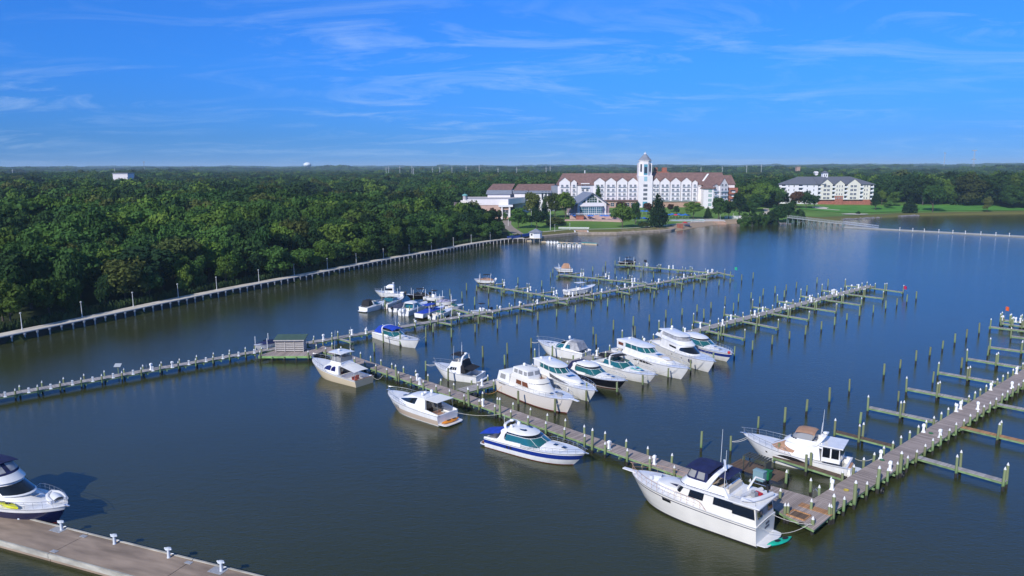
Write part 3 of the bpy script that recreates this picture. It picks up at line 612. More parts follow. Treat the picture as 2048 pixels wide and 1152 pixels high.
# concrete pontoon, bottom left
ca, cb = G(0, 1020, .75), G(515.6, 1151, .75); dc = (cb - ca).normalized(); AC = math.atan2(dc.y, dc.x); c2 = G(211, 1134, .75)
_, off = along(ca, cb, c2); WC = abs(off); base = ca - dc * 22
r = empty('pontoon', (base.x, base.y, 0), AC, 'wide brown concrete pontoon across the bottom left corner', 'pontoon')
sec = [0, (G(330, 1079, .75) - base).length - 5.8]
sl = 13.2; st = along(base, cb, G(330, 1150, .75))[0]; s0 = st - 3 * sl
for i in range(5):
    x0 = max(0, s0 + i * sl - sl * .0) if i else 0; x1 = s0 + (i + 1) * sl
    mb = MB(); mb.b2(x0 + .03, x1 - .03, -WC, 0, -.35, .75); mb.build('deck', concm, r)
    for y_ in (.09, -WC - .09):
        mb = MB(); mb.b2(x0 + .03, x1 - .03, y_ - .087, y_ + .087, .35, .83); mb.build('fender_beam', mat('pale_edge_beam', (.42, .40, .34), .85, var=.25, vscale=2, stretch=(.3, 1, 1)), r)
    for y_ in (-.45, -WC + .45):
        mb = MB(); mb.b2(x1 - .35, x1 + .35, y_ - .2, y_ + .2, .752, .79); mb.build('hinge_plate', mat('galvanised', (.33, .34, .36), .6, var=.2, vscale=6), r)
for i, (x, y) in enumerate(Z(0, 860, .2539, [(142, 680), (475, 768), (892, 880), (1318, 990), (1732, 1098)])):
    p = G(x, y, .75); b_ = empty('mooring_bollard', (p.x, p.y, .752), AC, 'pale grey T shaped bollard, %s from the left on the concrete pontoon' % ordn(i + 1), 'bollard', 'bollards on the concrete pontoon')
    pm_ = mat('pale_grey_paint', (.62, .66, .70), .4)
    mb = MB(); mb.loft([[(q * math.cos(t), q * math.sin(t), z) for t in [math.pi / 5 * j for j in range(10)]] for q, z in ((.17, 0), (.14, .1), (.12, .5), (.12, .78))]); mb.build('column', pm_, b_)
    mb = MB(); mb.loft([[(q * math.cos(t) * 1.3, q * math.sin(t), z) for t in [math.pi / 5 * j for j in range(10)]] for q, z in ((.2, .785), (.26, .83), (.24, .92), (.08, .98))]); mb.tube([(-.42, 0, .86), (.42, 0, .86)], .07, 8); mb.tube([(0, .1, .32), (.35, .25, .32)], .04); mb.build('crosshead', pm_, b_)
    if i in (1, 4):
        o = MB(); o.box((-.35, 0, .012), (1.5, 1.1, .02)); o.build('base_plate', mat('galvanised', (.33, .34, .36), .6), b_)
# ------------------------------------------------------------------ boats
class Boat:
    """x forward from the transom, y to port, z up from the waterline"""
    def __init__(s, name, bow, stern, B, label, cat='boat', zb=2.2, zs=1.3, L=None, lift=0.0, rake=None, group=None, hull=gel, bands=None, bottom=antif, full=2.3, deckmat=gel, ck=0.0, ckz=0.45, transom=.93, sheerpow=2.0, px=True, flare=.72, boot=None):
        if px: p1 = G(bow[0], bow[1], zb + lift); p0 = G(stern[0], stern[1], zs * .9 + lift)
        else: p1, p0 = Vector((*bow, 0)), Vector((*stern, 0))
        d = Vector((p1.x - p0.x, p1.y - p0.y, 0)); s.L = L or d.length
        if L: p0 = p1 - d.normalized() * L
        a = math.atan2(d.y, d.x); s.B = B; s.zb = zb; s.zs = zs; s.rake = (s.L * .12 if rake is None else rake) * 1.15; s.full = full; s.tr = transom; s.sp = sheerpow; s.flare = flare
        s.root = empty(name, (p0.x, p0.y, lift), a, label, cat, group); s.ck = ck
        # hull
        rows = [(-.55, None), (-.12, 0)]; bands = bands or []
        vs_ = sorted(set([0.0, .05, .12, 1.0] + [b_[0] for b_ in bands] + [b_[1] for b_ in bands] + [.3, .55, .8]))
        mats = [bottom, hull, boot or navy] + [b_[2] for b_ in bands]
        mb = MB(); n = 22; S = [1 - (1 - i / n) ** 1.5 for i in range(n + 1)]; s.S = S
        for side in (1, -1):
            for j in range(len(vs_) - 1):
                vm = (vs_[j] + vs_[j + 1]) / 2; mi = 1
                if vm < .05: mi = 0
                elif vm < .12: mi = 2 if boot is not None else (0 if vm < .08 else 1)
                for q, b_ in enumerate(bands):
                    if b_[0] < vm < b_[1]: mi = 3 + q
                mb.grid(lambda u, v: s.hp(S[int(round(u * n))], vs_[j] + v * (vs_[j + 1] - vs_[j]), side), n, 1, mi)
            mb.grid(lambda u, v: (lambda p: (p[0], p[1] * (1 - v), p[2] - .45 * v))(s.hp(S[int(round(u * n))], 0, side)), n, 1, 0)
        tr_ = [s.hp(0, v, 1) for v in vs_] ; 
        for j in range(len(vs_) - 1):
            a_, b_ = tr_[j], tr_[j + 1]; vm = (vs_[j] + vs_[j + 1]) / 2
            mb.add([a_, b_, (b_[0], -b_[1], b_[2]), (a_[0], -a_[1], a_[2])], [(0, 1, 2, 3)], 0 if vm < .08 else 1)
        s.hull = mb.build('hull', mats, s.root)
        # deck with cockpit well
        mb = MB(); D = [x for x in S if x > ck + 1e-6]; D = [ck] + D
        def dk(u, v):
            i = int(round(u * (len(D) - 1))); x, y, z = s.hp(D[i], 1.0, 1); t = v * 2 - 1
            return (x, y * t * .985, z - .02 + .07 * s.B / 4 * (1 - t * t) * min(1, y))
        mb.grid(dk, len(D) - 1, 8, 0)
        if ck > 0:
            zc_ = ckz; m_ = 7; wd_ = .17 * s.B / 4 + .1
            O = [s.hp(ck * i / m_, 1.0, 1) for i in range(m_ + 1)]
            for sd_ in (1, -1):
                mb.grid(lambda u, v: (lambda p: (p[0], sd_ * (p[1] - wd_ * v), p[2]))(O[int(round(u * m_))]), m_, 1, 0, False)
                mb.grid(lambda u, v: (lambda p: (p[0], sd_ * (p[1] - wd_), p[2] + (zc_ - p[2]) * v))(O[int(round(u * m_))]), m_, 1, 0, False)
            a_ = O[0]; e_ = O[-1]
            mb.add([(0, a_[1], a_[2]), (0, -a_[1], a_[2]), (.22, -a_[1] + .1, a_[2]), (.22, a_[1] - .1, a_[2]), (.22, -a_[1] + .1, zc_), (.22, a_[1] - .1, zc_)], [(0, 1, 2, 3), (3, 2, 4, 5)], 0)
            mb.add([(.1, a_[1] - .1, zc_), (.1, -a_[1] + .1, zc_), (e_[0], -e_[1] + wd_, zc_), (e_[0], e_[1] - wd_, zc_)], [(0, 1, 2, 3)], 1)
            mb.add([(e_[0], e_[1] - wd_, zc_), (e_[0], -e_[1] + wd_, zc_), (e_[0], -e_[1] + wd_, e_[2] + .02), (e_[0], e_[1] - wd_, e_[2] + .02)], [(0, 1, 2, 3)], 0)
        mb.build('deck', [deckmat, nonskid], s.root, fix=False)
        mb = MB(); r_ = .035
        for sd_ in (1, -1): mb.tube([(lambda p: (p[0], p[1] + .02 * sd_, p[2] - .03))(s.hp(S[i], 1.0, sd_)) for i in range(n + 1)], r_, 5)
        s.rub = mb.build('rub_rail', greyp, s.root)
    def half(s, t):
        if t < .5: return s.B / 2 * (s.tr + (1 - s.tr) * math.sin(t / .5 * math.pi / 2))
        return s.B / 2 * max(.012, max(0, 1 - ((t - .5) / .5) ** (s.full + .25)) ** .74)
    def sheer(s, t): return s.zs + (s.zb - s.zs) * t ** s.sp
    def hp(s, t, v, side=1):
        ys = s.half(t); 
        tt = min(1, t * 1.02); yc = s.B / 2 * .87 * s.tr * max(.004, 1 - (max(0, tt - .4) / .6) ** 2.2)
        yc = min(yc, ys)
        z = -.1 + (s.sheer(t) + .1) * v
        y = yc + (ys - yc) * (v ** s.flare)
        x = s.L * t - (1 - v) ** 1.15 * s.rake * t ** 4
        return (x, side * y, z)
    def part(s, name, mb, m, parent=None, fix=True): return mb.build(name, m, parent or s.root, fix=fix)
    def outline(s, x0, x1, w, xc, n=20, rnd=2.6, taper=1.0, z=0):
        """port aft -> round the front -> starboard aft"""
        P = []; k = n // 4
        for i in range(k): P.append((x0 + (xc - x0) * i / k, w * (taper + (1 - taper) * i / k)))
        for i in range(k + 1):
            a = math.pi / 2 * i / k; P.append((xc + (x1 - xc) * math.sin(a) ** (2 / rnd), w * max(0, math.cos(a)) ** (2 / rnd)))
        Q = [(x, -y) for x, y in P[:-1]][::-1]
        return [(x, y, z) for x, y in P + Q]
    def house(s, name, base, top, z0, z1, m, parent=None, n=24, mid_=None, roof=0.06, closed_top=True):
        """base/top = (x0, x1, halfwidth, xc, rnd, taper)"""
        bo = s.outline(*base[:4], n=n, rnd=base[4] if len(base) > 4 else 2.6, taper=base[5] if len(base) > 5 else 1, z=z0)
        to = s.outline(*top[:4], n=n, rnd=top[4] if len(top) > 4 else 2.6, taper=top[5] if len(top) > 5 else 1, z=z1)
        mb = MB(); rings = [[Vector(a).lerp(Vector(b), v) for a, b in zip(bo, to)] for v in (0, .5, 1)]
        o_ = len(mb.v); mb.loft(rings, 0, False, True)
        if closed_top:
            c = Vector((sum(p[0] for p in to) / len(to), 0, z1))
            rr_ = [[Vector(p).lerp(c, q_) + Vector((0, 0, roof * 1.5 * (1 - (1 - q_) ** 2.2))) for p in to] for q_ in (0, .06, .16, .32, .55, .8)]; r3 = rr_[-1]
            mb.loft(rr_, 0, False, True); k = len(mb.v); mb.add(r3, [tuple(range(len(r3)))], 0)
        ob = s.part(name, mb, m, parent)
        def S(u, v):
            f = u * (len(bo) - 1); i = min(int(f), len(bo) - 2); t = f - i
            a = Vector(bo[i]).lerp(Vector(bo[i + 1]), t); b = Vector(to[i]).lerp(Vector(to[i + 1]), t); return a.lerp(b, v)
        return ob, S
    def patch(s, name, S, u0, u1, v0, v1, m, parent=None, n=8, off=.02, top=None, bot=None):
        """a pane lying on a shell; top/bot: function of 0..1 giving v"""
        def f(a, b):
            u = u0 + (u1 - u0) * a; lo = bot(a) if bot else v0; hi = top(a) if top else v1; v = lo + (hi - lo) * b
            p = S(u, v); e = .01; du = S(min(1, u + e), v) - S(max(0, u - e), v); dv = S(u, min(1, v + e)) - S(u, max(0, v - e))
            nn = du.cross(dv); nn = nn.normalized() if nn.length > 1e-9 else Vector((0, 0, 1))
            c = Vector((p.x, p.y, 0)); 
            if nn.dot(Vector((p.x - s.L * .35, p.y * 3, .2))) < 0: nn = -nn
            return p + nn * off
        mb = MB(); mb.grid(f, n, 2, 0); return s.part(name, mb, m, parent, fix=False)
    def hullpatch(s, name, t0, t1, lo, hi, m, side=-1, off=.02, n=6):
        mb = MB(); mb.grid(lambda a, b: (lambda p: (p[0], p[1] + side * off, p[2]))(s.hp(t0 + (t1 - t0) * a, (lo(a) if callable(lo) else lo) + ((hi(a) if callable(hi) else hi) - (lo(a) if callable(lo) else lo)) * b, side)), n, 2)
        return s.part(name, mb, m, None, fix=False)
    def rail(s, t0, t1, h=.62, inset=.1, pulpit=True, n=9, m=steel, lean=0.05, mid_=True):
        mb = MB(); T = [t0 + (t1 - t0) * i / n for i in range(n + 1)]
        def pt(t, sd_, hh, k=1): 
            x, y, z = s.hp(t, 1, sd_); y = math.copysign(max(.06, abs(y) - inset), sd_); return (x + (lean * hh if t > .8 else 0) - .05, y + sd_ * lean * hh, z + hh * (min(1, (t - t0) / .06 + .02) if k else 1))
        P = [pt(t, 1, h) for t in T]; Q = [pt(t, -1, h) for t in T][::-1]
        mb.tube(P + ([((P[-1][0] + .35), 0, P[-1][2] + .03)] if pulpit else []) + Q, .022, 5)
        if mid_:
            P2 = [pt(t, 1, h * .5) for t in T]; Q2 = [pt(t, -1, h * .5) for t in T][::-1]; mb.tube(P2 + Q2, .012, 4)
        for i in range(1, n + 1):
            for sd_ in (1, -1): mb.tube([pt(T[i], sd_, 0), pt(T[i], sd_, h)], .016, 4)
        return s.part('bow_rail', mb, m)
    def platform(s, ln=.8, m=None, z=.28, w=.86, teakm=None):
        mb = MB(); o = s.outline(0, ln, s.B / 2 * w, ln * .3, n=16, rnd=4)
        mb.prism([(-x + .05, y) for x, y, _ in o], z - .09, z); P = s.part('swim_platform', mb, m or gel)
        if teakm:
            mb = MB(); mb.prism([(-x * .9, y * .9) for x, y, _ in o], z + .002, z + .02); s.part('platform_mat', mb, teakm, P)
    def canopy(s, name, x0, x1, w, z, m, crown=.18, drop=.12, th=.04, nu=8, nv=8, front=0.0):
        mb = MB()
        def f(u, v, dz=0): 
            t = v * 2 - 1; q = u * 2 - 1; return (x0 + (x1 - x0) * u, w * t, z + crown * (1 - t * t) + drop * (1 - q ** 4) - drop + dz - front * max(0, u - .8) * 5 * .2)
        mb.grid(lambda u, v: f(u, v), nu, nv); mb.grid(lambda u, v: f(u, v, -th), nu, nv)
        for a, b in ((lambda t: f(t, 0), lambda t: f(t, 0, -th)), (lambda t: f(t, 1), lambda t: f(t, 1, -th)), (lambda t: f(0, t), lambda t: f(0, t, -th)), (lambda t: f(1, t), lambda t: f(1, t, -th))):
            mb.grid(lambda u, v: a(u) if v < .5 else b(u), nu, 1, 0, False)
        return s.part(name, mb, m, fix=False)
    def legs(s, pts, name='frame', r=.022, m=steel):
        mb = MB()
        for P in pts: mb.tube(P, r, 5)
        return s.part(name, mb, m)
    def antenna(s, x, y, z, h=2.6, name='antenna', lean=.1):
        mb = MB(); mb.tube([(x, y, z), (x - lean, y, z + h)], [.03, .014], 5); return s.part(name, mb, white)
    def radar(s, x, y, z, kind='dome'):
        mb = MB()
        if kind == 'dome': mb.ball((x, y, z + .16), .3, sz=.55, n=10)
        elif kind == 'sat': mb.ball((x, y, z + .3), .25, n=8, sz=1.15); mb.tube([(x, y, z - .15), (x, y, z + .1)], .05)
        else:
            mb.tube([(x, y, z), (x, y, z + .3)], [.18, .12], 8); mb.box((x, y, z + .36), (.2, 2.5, .14), rz=.5)
        s.part('radar', mb, white)
    def arch(s, x, w, z0, z1, rakex=-.5, th=.28, m=gel, name='radar_arch', tk=.1):
        """a hoop over the cockpit, legs raked"""
        mb = MB(); n = 12; rings = []
        for i in range(n + 1):
            a = math.pi * i / n; y = w * math.copysign(abs(math.cos(a)) ** .6, math.cos(a)); q = math.sin(a) ** .55; z = z0 + (z1 - z0) * q; xx = x + rakex * q
            rings.append([(xx + th / 2 * (1 - .3 * q), y, z - tk / 2), (xx + th / 2 * (1 - .3 * q), y * 1.0, z + tk / 2), (xx - th / 2, y, z + tk / 2), (xx - th / 2, y, z - tk / 2)])
        # thickness sideways on the legs
        for i, r in enumerate(rings):
            a = math.pi * i / n; k = abs(math.cos(a)) * tk * .6; rings[i] = [(p[0], p[1] + (k if j in (1, 2) else -k) * (1 if math.cos(a) > 0 else -1), p[2]) for j, p in enumerate(r)]
        mb.loft(rings, sm=False); return s.part(name, mb, m)
    def seats(s, lst, m=vinyl):
        for (x, y, z, sx, sy, back) in lst:
            mb = MB(); mb.box((x, y, z + .18), (sx, sy, .36)); 
            if back: mb.box((x - math.copysign(sx / 2 - .06, back), y, z + .52), (.12, sy, .42))
            s.part('seat', mb, m)
    def hatch(s, x, y, z, sx=.6, sy=.6, m=glass):
        mb = MB(); mb.box((x, y, z), (sx, sy, .05)); s.part('hatch', mb, m)
    def outboard(s, y, m=black, z=.75, sc_=1.0):
        mb = MB(); k = sc_
        mb.loft([[(-.35 * k + a * q * k, y + b * q * k, z + zz * k) for a, b in ((-.34, -.2), (.26, -.22), (.26, .22), (-.34, .2))] for q, zz in ((.7, 0), (1, .2), (1, .5), (.6, .66))], sm=False)
        mb.box((-.3 * k, y, z - .35 * k), (.2 * k, .14 * k, .9 * k)); s.part('outboard_motor', mb, m)
    def fenders(s, lst, m=white):
        for t, sd_ in lst:
            x, y, z = s.hp(t, .8, sd_); mb = MB(); mb.tube([(x, y + sd_ * .14, z - .45), (x, y + sd_ * .14, z - .4), (x, y + sd_ * .14, z + .05), (x, y + sd_ * .14, z + .1)], [.04, .12, .12, .04], 8); mb.tube([(x, y + sd_ * .1, z + .1), (x, y, s.sheer(t) + .05)], .015, 4); s.part('fender', mb, m)
    def anchor(s, m=steel):
        x, y, z = s.hp(1, 1, 1); mb = MB(); mb.box((x + .1, 0, z + .03), (.7, .22, .07)); mb.tube([(x + .05, 0, z + .1), (x + .5, 0, z + .02)], .04, 5); s.part('anchor_roller', mb, m)
LM = mat('mesh_side_curtain', (.33, .33, .34), .4, var=.3, vscale=1.5)
def express(b, L=None, wsx=(.40, .66), wsz=.6, tr=.42, teal_=teal, hardtop=False, htm=gel, wfrac=.88, skylights=True, hatches=2):
    """express cruiser: low raised foredeck, raked wraparound windshield, optional hardtop"""
    L = b.L; W = b.B / 2; zs = b.sheer(.45); x1 = wsx[1] + .03; z0 = zs + tr * .35; z1 = z0 + wsz + .3; xb = L * wsx[0] - L * .13
    b.house('trunk_cabin', (L * wsx[0] - .3, L * .93, W * .84, L * .58, 1.9), (L * wsx[0] - .3, L * .82, W * .66, L * .54, 1.9), zs - .12, zs + tr * .8, gel, roof=.2)
    for i in range(hatches): b.hatch(L * (.70 + .085 * i), 0, zs + tr + .17 - .075 * i, .5, .5)
    o, S = b.house('windshield', (xb, L * x1, W * wfrac, L * (x1 - .19), 1.9), (xb + .2, L * (x1 - .15), W * wfrac * .84, L * (x1 - .26), 2.1), z0, z1, teal_, closed_top=False)
    mb = MB(); mb.tube([S(i / 30, 1.0) for i in range(31)], .035, 5); mb.tube([S(i / 30, 0) + Vector((0, 0, .03)) for i in range(31)], .05, 5)
    for u in (.34, .5, .66): mb.tube([S(u, 0), S(u, 1)], .022, 4)
    b.part('windshield_frame', mb, gel, o)
    if hardtop:
        zt = z1 + .3
        o2, S2 = b.house('upper_glass', (xb + .2, L * (x1 - .15), W * wfrac * .84, L * (x1 - .26), 2.1), (xb + .3, L * (x1 - .21), W * wfrac * .80, L * (x1 - .31), 2.2), z1 + .04, zt, glass, closed_top=False)
        ot = (xb - L * .05, L * (x1 - .18), W * .80, L * (x1 - .33), 2.1, .9)
        o3, S3 = b.house('hardtop', ot, (xb - L * .04, L * (x1 - .21), W * .72, L * (x1 - .33), 2.1, .9), zt - .02, zt + .12, htm, roof=.22)
        mb = MB(); q_ = b.outline(*ot[:4], n=24, rnd=2.1, taper=.9, z=zt - .021); mb.add(q_, [tuple(range(len(q_)))]); b.part('headliner', mb, whitecv, o3)
        for sd_ in (1, -1):
            mb = MB(); y1 = W * .92
            mb.loft([[(xb + dx, sd_ * (y1 - .24 * q), z0 - .12 + (zt - z0 + .15) * q), (xb + dx + w__, sd_ * (y1 - .24 * q), z0 - .12 + (zt - z0 + .15) * q), (xb + dx + w__, sd_ * (y1 - .24 * q - .09), z0 - .12 + (zt - z0 + .15) * q), (xb + dx, sd_ * (y1 - .24 * q - .09), z0 - .12 + (zt - z0 + .15) * q)] for q, dx, w__ in ((0, -L * .09, 1.5), (.35, -L * .06, .8), (.7, -L * .04, .6), (1, -L * .045, 1.0))], sm=False)
            b.part('hardtop_support', mb, htm)
        if skylights:
            for sd_ in (1, -1):
                mb = MB(); mb.loft([[(L * (x1 - .31) + .55 * math.cos(t), sd_ * W * .3 + .28 * math.sin(t), zt + .36 + dz) for t in [math.pi / 6 * j for j in range(12)]] for dz in (-.05, .04)]); b.part('skylight', mb, glass, o3)
        return zt + .25
    return z1
def cockpit_sides(b, t0=.0, t1=.42, h=.35, z=None, m=gel):
    """raised coaming round an express cockpit"""
    for sd_ in (1, -1):
        mb = MB(); n = 8
        def f(u, v): x, y, z_ = b.hp(t0 + (t1 - t0) * u, 1, sd_); k = h * (.25 + .75 * min(1, u * 1.6)); return [(x, y, z_ - .01), (x - .05, y - sd_ * .14, z_ + k), (x - .05, y - sd_ * .3, z_ + k), (x, y - sd_ * .34, z_ - .3)][v]
        mb.loft([[f(i / n, j) for j in range(4)] for i in range(n + 1)], sm=False); b.part('coaming', mb, m)

# --- big motor yacht (cream hull, navy bimini)
bA = Boat('motor_yacht', (1263, 942), (1529, 1047), 4.9, 'big cream motor yacht with navy bimini and roof dinghy, moored at the near corner', 'motor yacht', zb=2.9, zs=2.1, ck=0, rake=1.7, hull=cream, bands=[(.86, .895, navy)], boot=black, full=2.5, sheerpow=1.6)
L, W = bA.L, 2.45
o, S = bA.house('deckhouse', (L * .03, L * .66, W * .80, L * .50, 3.0), (L * .05, L * .55, W * .74, L * .47, 3.2), bA.sheer(.3) - .1, 3.95, cream)
for u0, u1, v0, v1 in ((.075, .15, .42, .84),): pass
for sd in (0, 1):
    for u0, u1 in ((.055, .15), (.19, .25)):
        a, c = (u0, u1) if sd == 0 else (1 - u1, 1 - u0); bA.patch('window', S, a, c, .45, .86, glass, n=4)
    a, c = (.315, .40) if sd == 0 else (.60, .685); bA.patch('window', S, a, c, .5, .85, glass, n=4)
bA.patch('windscreen_cover', S, .42, .58, .3, .92, navycv, n=8)
# aft enclosure
o, SA = bA.house('aft_enclosure', (L * .005, L * .17, W * .84, L * .165, 6), (L * .02, L * .17, W * .80, L * .165, 6), bA.sheer(.05) - .02, 3.95, cream)
for sd in (1, -1):
    for i in range(1):
        mb = MB(); x0 = .25 + i * 1.4; mb.add([(x0, sd * (W * .84 + .03), 2.75), (x0 + 2.3, sd * (W * .84 + .03), 2.75), (x0 + 2.3, sd * (W * .81 + .03), 3.75), (x0 + .15, sd * (W * .81 + .03), 3.75)], [(0, 1, 2, 3)]); bA.part('window', mb, glass, fix=False)
for i in range(3):
    y0 = -1.75 + i * 1.22; mb = MB(); mb.add([(-.02 + L * .006, y0, 2.75), (-.02 + L * .006, y0 + 1.05, 2.75), (L * .02 - .05, y0 + 1.05, 3.72), (L * .02 - .05, y0, 3.72)], [(0, 1, 2, 3)]); bA.part('window', mb, clearv if i % 2 else glass, fix=False)
# upper deck slab with overhang and fly bridge
mb = MB(); o_ = bA.outline(-L * .015, L * .58, W * .92, L * .46, n=28, rnd=3.4); mb.prism([(x, y) for x, y, _ in o_], 3.95, 4.07); bA.part('boat_deck', mb, gel)
o, SB = bA.house('flybridge', (L * .20, L * .585, W * .80, L * .47, 2.6), (L * .24, L * .53, W * .70, L * .45, 2.6), 4.072, 4.85, gel, closed_top=False)
mb = MB(); mb.prism([(x, y) for x, y, _ in bA.outline(L * .21, L * .565, W * .74, L * .46, n=24)], 4.075, 4.2); bA.part('flybridge_floor', mb, mat('tan_deck', (.42, .33, .24), .8), o)
bA.patch('stripe', SB, .02, .98, .02, .09, navy, o, n=30)
o, SC = bA.house('canvas_enclosure', (L * .36, L * .535, W * .68, L * .46, 2.8), (L * .36, L * .50, W * .62, L * .44, 2.8), 4.82, 5.95, navycv, closed_top=False)
for a, c in ((.06, .2), (.24, .36), (.39, .49), (.51, .61), (.64, .76), (.8, .94)): bA.patch('clear_panel', SC, a, c, .18, .82, clearv, o, n=5)
bA.canopy('bimini', L * .345, L * .52, W * .68, 5.95, navycv, crown=.12, drop=.06)
bA.canopy('aft_bimini', L * .215, L * .335, W * .66, 5.85, navycv, crown=.1, drop=.04)
bA.legs([[(L * .22, sd * W * .62, 4.8), (L * .24, sd * W * .6, 5.85)] for sd in (1, -1)] + [[(L * .30, sd * W * .62, 4.8), (L * .27, sd * W * .62, 5.85)] for sd in (1, -1)], 'bimini_frame')
bA.arch(L * .365, W * .82, 4.3, 6.15, rakex=-1.1, th=.55, m=gel); bA.radar(L * .365 - 1.1, 0, 6.15, 'bar')
mb = MB(); mb.b2(L * .21, L * .235, -W * .6, W * .6, 4.21, 4.75); mb.b2(L * .44, L * .47, -.9, .9, 4.21, 5.0); bA.part('console', mb, vinyl)
bA.seats([(L * .41, .6, 4.2, .6, .6, 1), (L * .41, -.6, 4.2, .6, .6, 1), (L * .27, 1.1, 4.2, .6, 1.2, 1)], m=vinyl)
for x, y, h in ((L * .385, -W * .78, 5.2), (L * .24, W * .7, 4.6)): bA.antenna(x, y, 4.2, h)
bA.house('fore_cabin', (L * .53, L * .80, W * .62, L * .66, 2.2), (L * .53, L * .77, W * .55, L * .64, 2.2), bA.sheer(.65) - .15, bA.sheer(.6) + .62, gel, roof=.12)
mb = MB(); mb.grid(lambda u, v: (L * (.60 + .13 * u), (-1 + 2 * v) * W * (.46 - .28 * u), bA.sheer(.6) + .77 - .1 * u * u), 5, 4); bA.part('foredeck_cover', mb, navycv, fix=False)
for sd in (1, -1): bA.hullpatch('window', .60, .67, .74, .86, glass, sd)
for t in (.2, .24, .46, .5): bA.hullpatch('vent', t, t + .018, .82, .86, black, -1)
mb = MB(); mb.tube([(L * .83, .3, bA.sheer(.83) + .1), (L * .83, .3, bA.sheer(.83) + .5)], .25, 8); mb.box((L * .80, -.3, bA.sheer(.8) + .3), (.9, .8, .5), rz=.3); bA.part('windlass', mb, mat('pale_cover', (.55, .58, .66), .8))
bA.rail(.34, 1.0, .85, pulpit=True, n=14, m=mat('wood_top_rail', (.42, .25, .17), .5)); mb = MB(); x, y, z = bA.hp(1, 1, 1); mb.prism([(x - .6, -.3), (x + 1.15, -.22), (x + 1.15, .22), (x - .6, .3)], z - .06, z + .04); bA.part('bow_pulpit', mb, gel)
bA.platform(1.15, gel, .35, .8)
for sd in (1, -1):
    mb = MB(); mb.tube([(L * .02, sd * W * .8, 4.08), (L * .02, sd * W * .8, 4.6), (L * .19, sd * W * .85, 4.6)], .025); bA.part('boat_deck_rail', mb, steel)
mb = MB(); mb.tube([(L * .17, -W * .6, 4.1), (L * .12, -W * .6, 5.5), (L * .04, -W * .2, 5.9)], [.12, .1, .06], 6); bA.part('davit', mb, gel)
mb = MB(); mb.tube([(L * .345, -W * .86, 2.6), (L * .345, -W * .84, 4.1)], .05); mb.tube([(L * .375, -W * .86, 2.6), (L * .375, -W * .84, 4.1)], .05)
for i in range(6): mb.tube([(L * .345, -W * .86, 2.75 + i * .24), (L * .375, -W * .86, 2.75 + i * .24)], .03)
bA.part('boarding_ladder', mb, cream)
def dinghy(root_loc, ang, label, L=3.0, motor=True, name='dinghy', plain=False):
    r = empty(name, root_loc, ang, label, 'dinghy'); hyp = mat('inflatable_grey', (.66, .67, .70), .6)
    mb = MB(); P = [(-L / 2, .62, .22), (0, .66, .22), (L * .32, .5, .26), (L / 2, 0, .36), (L * .32, -.5, .26), (0, -.66, .22), (-L / 2, -.62, .22)]; mb.tube(P, .21, 8); mb.build('inflatable_tube', hyp, r)
    mb = MB(); mb.prism([(-L / 2 + .1, -.5), (L * .3, -.4), (L * .42, 0), (L * .3, .4), (-L / 2 + .1, .5)], .02, .14); mb.build('floor', gel, r)
    if plain:
        mb = MB(); mb.grid(lambda u, v: (-L / 2 + L * .97 * u, (v * 2 - 1) * .62 * (1 - u ** 4), .3 + .3 * math.sin(math.pi * v) * (1 - u ** 3 * .6)), 8, 6); mb.build('bottom', gel, r); return r
    mb = MB(); mb.box((.1, 0, .4), (.5, .5, .5)); mb.tube([(.2, 0, .6), (.35, 0, .8)], .18, 8); mb.build('console', greyp, r)
    mb = MB(); mb.box((-.5, 0, .36), (.4, .8, .2)); mb.build('seat', redp, r)
    if motor: mb = MB(); mb.box((-L / 2 - .1, 0, .62), (.35, .3, .45)); mb.box((-L / 2 - .1, 0, .3), (.12, .1, .6)); mb.build('outboard_motor', black, r)
    return r
Mx = Matrix.Translation(bA.root.location) @ Matrix.Rotation(bA.root.rotation_euler.z, 4, 'Z')
dinghy(Mx @ Vector((L * .075, .2, 4.10)), bA.root.rotation_euler.z + R(75), 'pale grey inflatable dinghy with red seat on the stern roof of the big motor yacht', 3.7)
def kayak(loc, ang, col, nm, label, L=3.2, tilt=0):
    r = empty('kayak', loc, ang, label, 'kayak'); m_ = mat(nm, col, .4, var=.2, vscale=1.5)
    mb = MB(); n = 12; rings = []
    for i in range(n + 1):
        t = i / n * 2 - 1; w_ = .36 * (1 - abs(t) ** 2.4) + .015; rings.append([(t * L / 2, w_ * a, .20 + b * (.18 if b > 0 else .2) * (1 - abs(t) ** 3 * .6) + .08 * t * t) for a, b in ((1, 0), (.75, .8), (0, 1), (-.75, .8), (-1, 0), (-.7, -.8), (0, -1), (.7, -.8))])
    mb.loft(rings); mb.build('kayak_hull', m_, r)
    mb = MB()
    for x in (.25, -.8): mb.loft([[(x + .38 * math.cos(t), .2 * math.sin(t), .375 + dz) for t in [math.pi / 5 * j for j in range(10)]] for dz in (0, .03)])
    mb.build('cockpit_opening', black, r)
    r.rotation_euler.x = tilt; return r
def sup(loc, ang, label):
    r = kayak(loc, ang, (.01, .42, .24), 'green_board', label, 3.2, 0); r['category'] = 'kayak'; return r
kayak(Mx @ Vector((-1.35, -.2, .05)), bA.root.rotation_euler.z + R(70), (.01, .42, .28), 'sea_green_plastic', 'bright green kayak across the swim platform of the big motor yacht', 3.3)
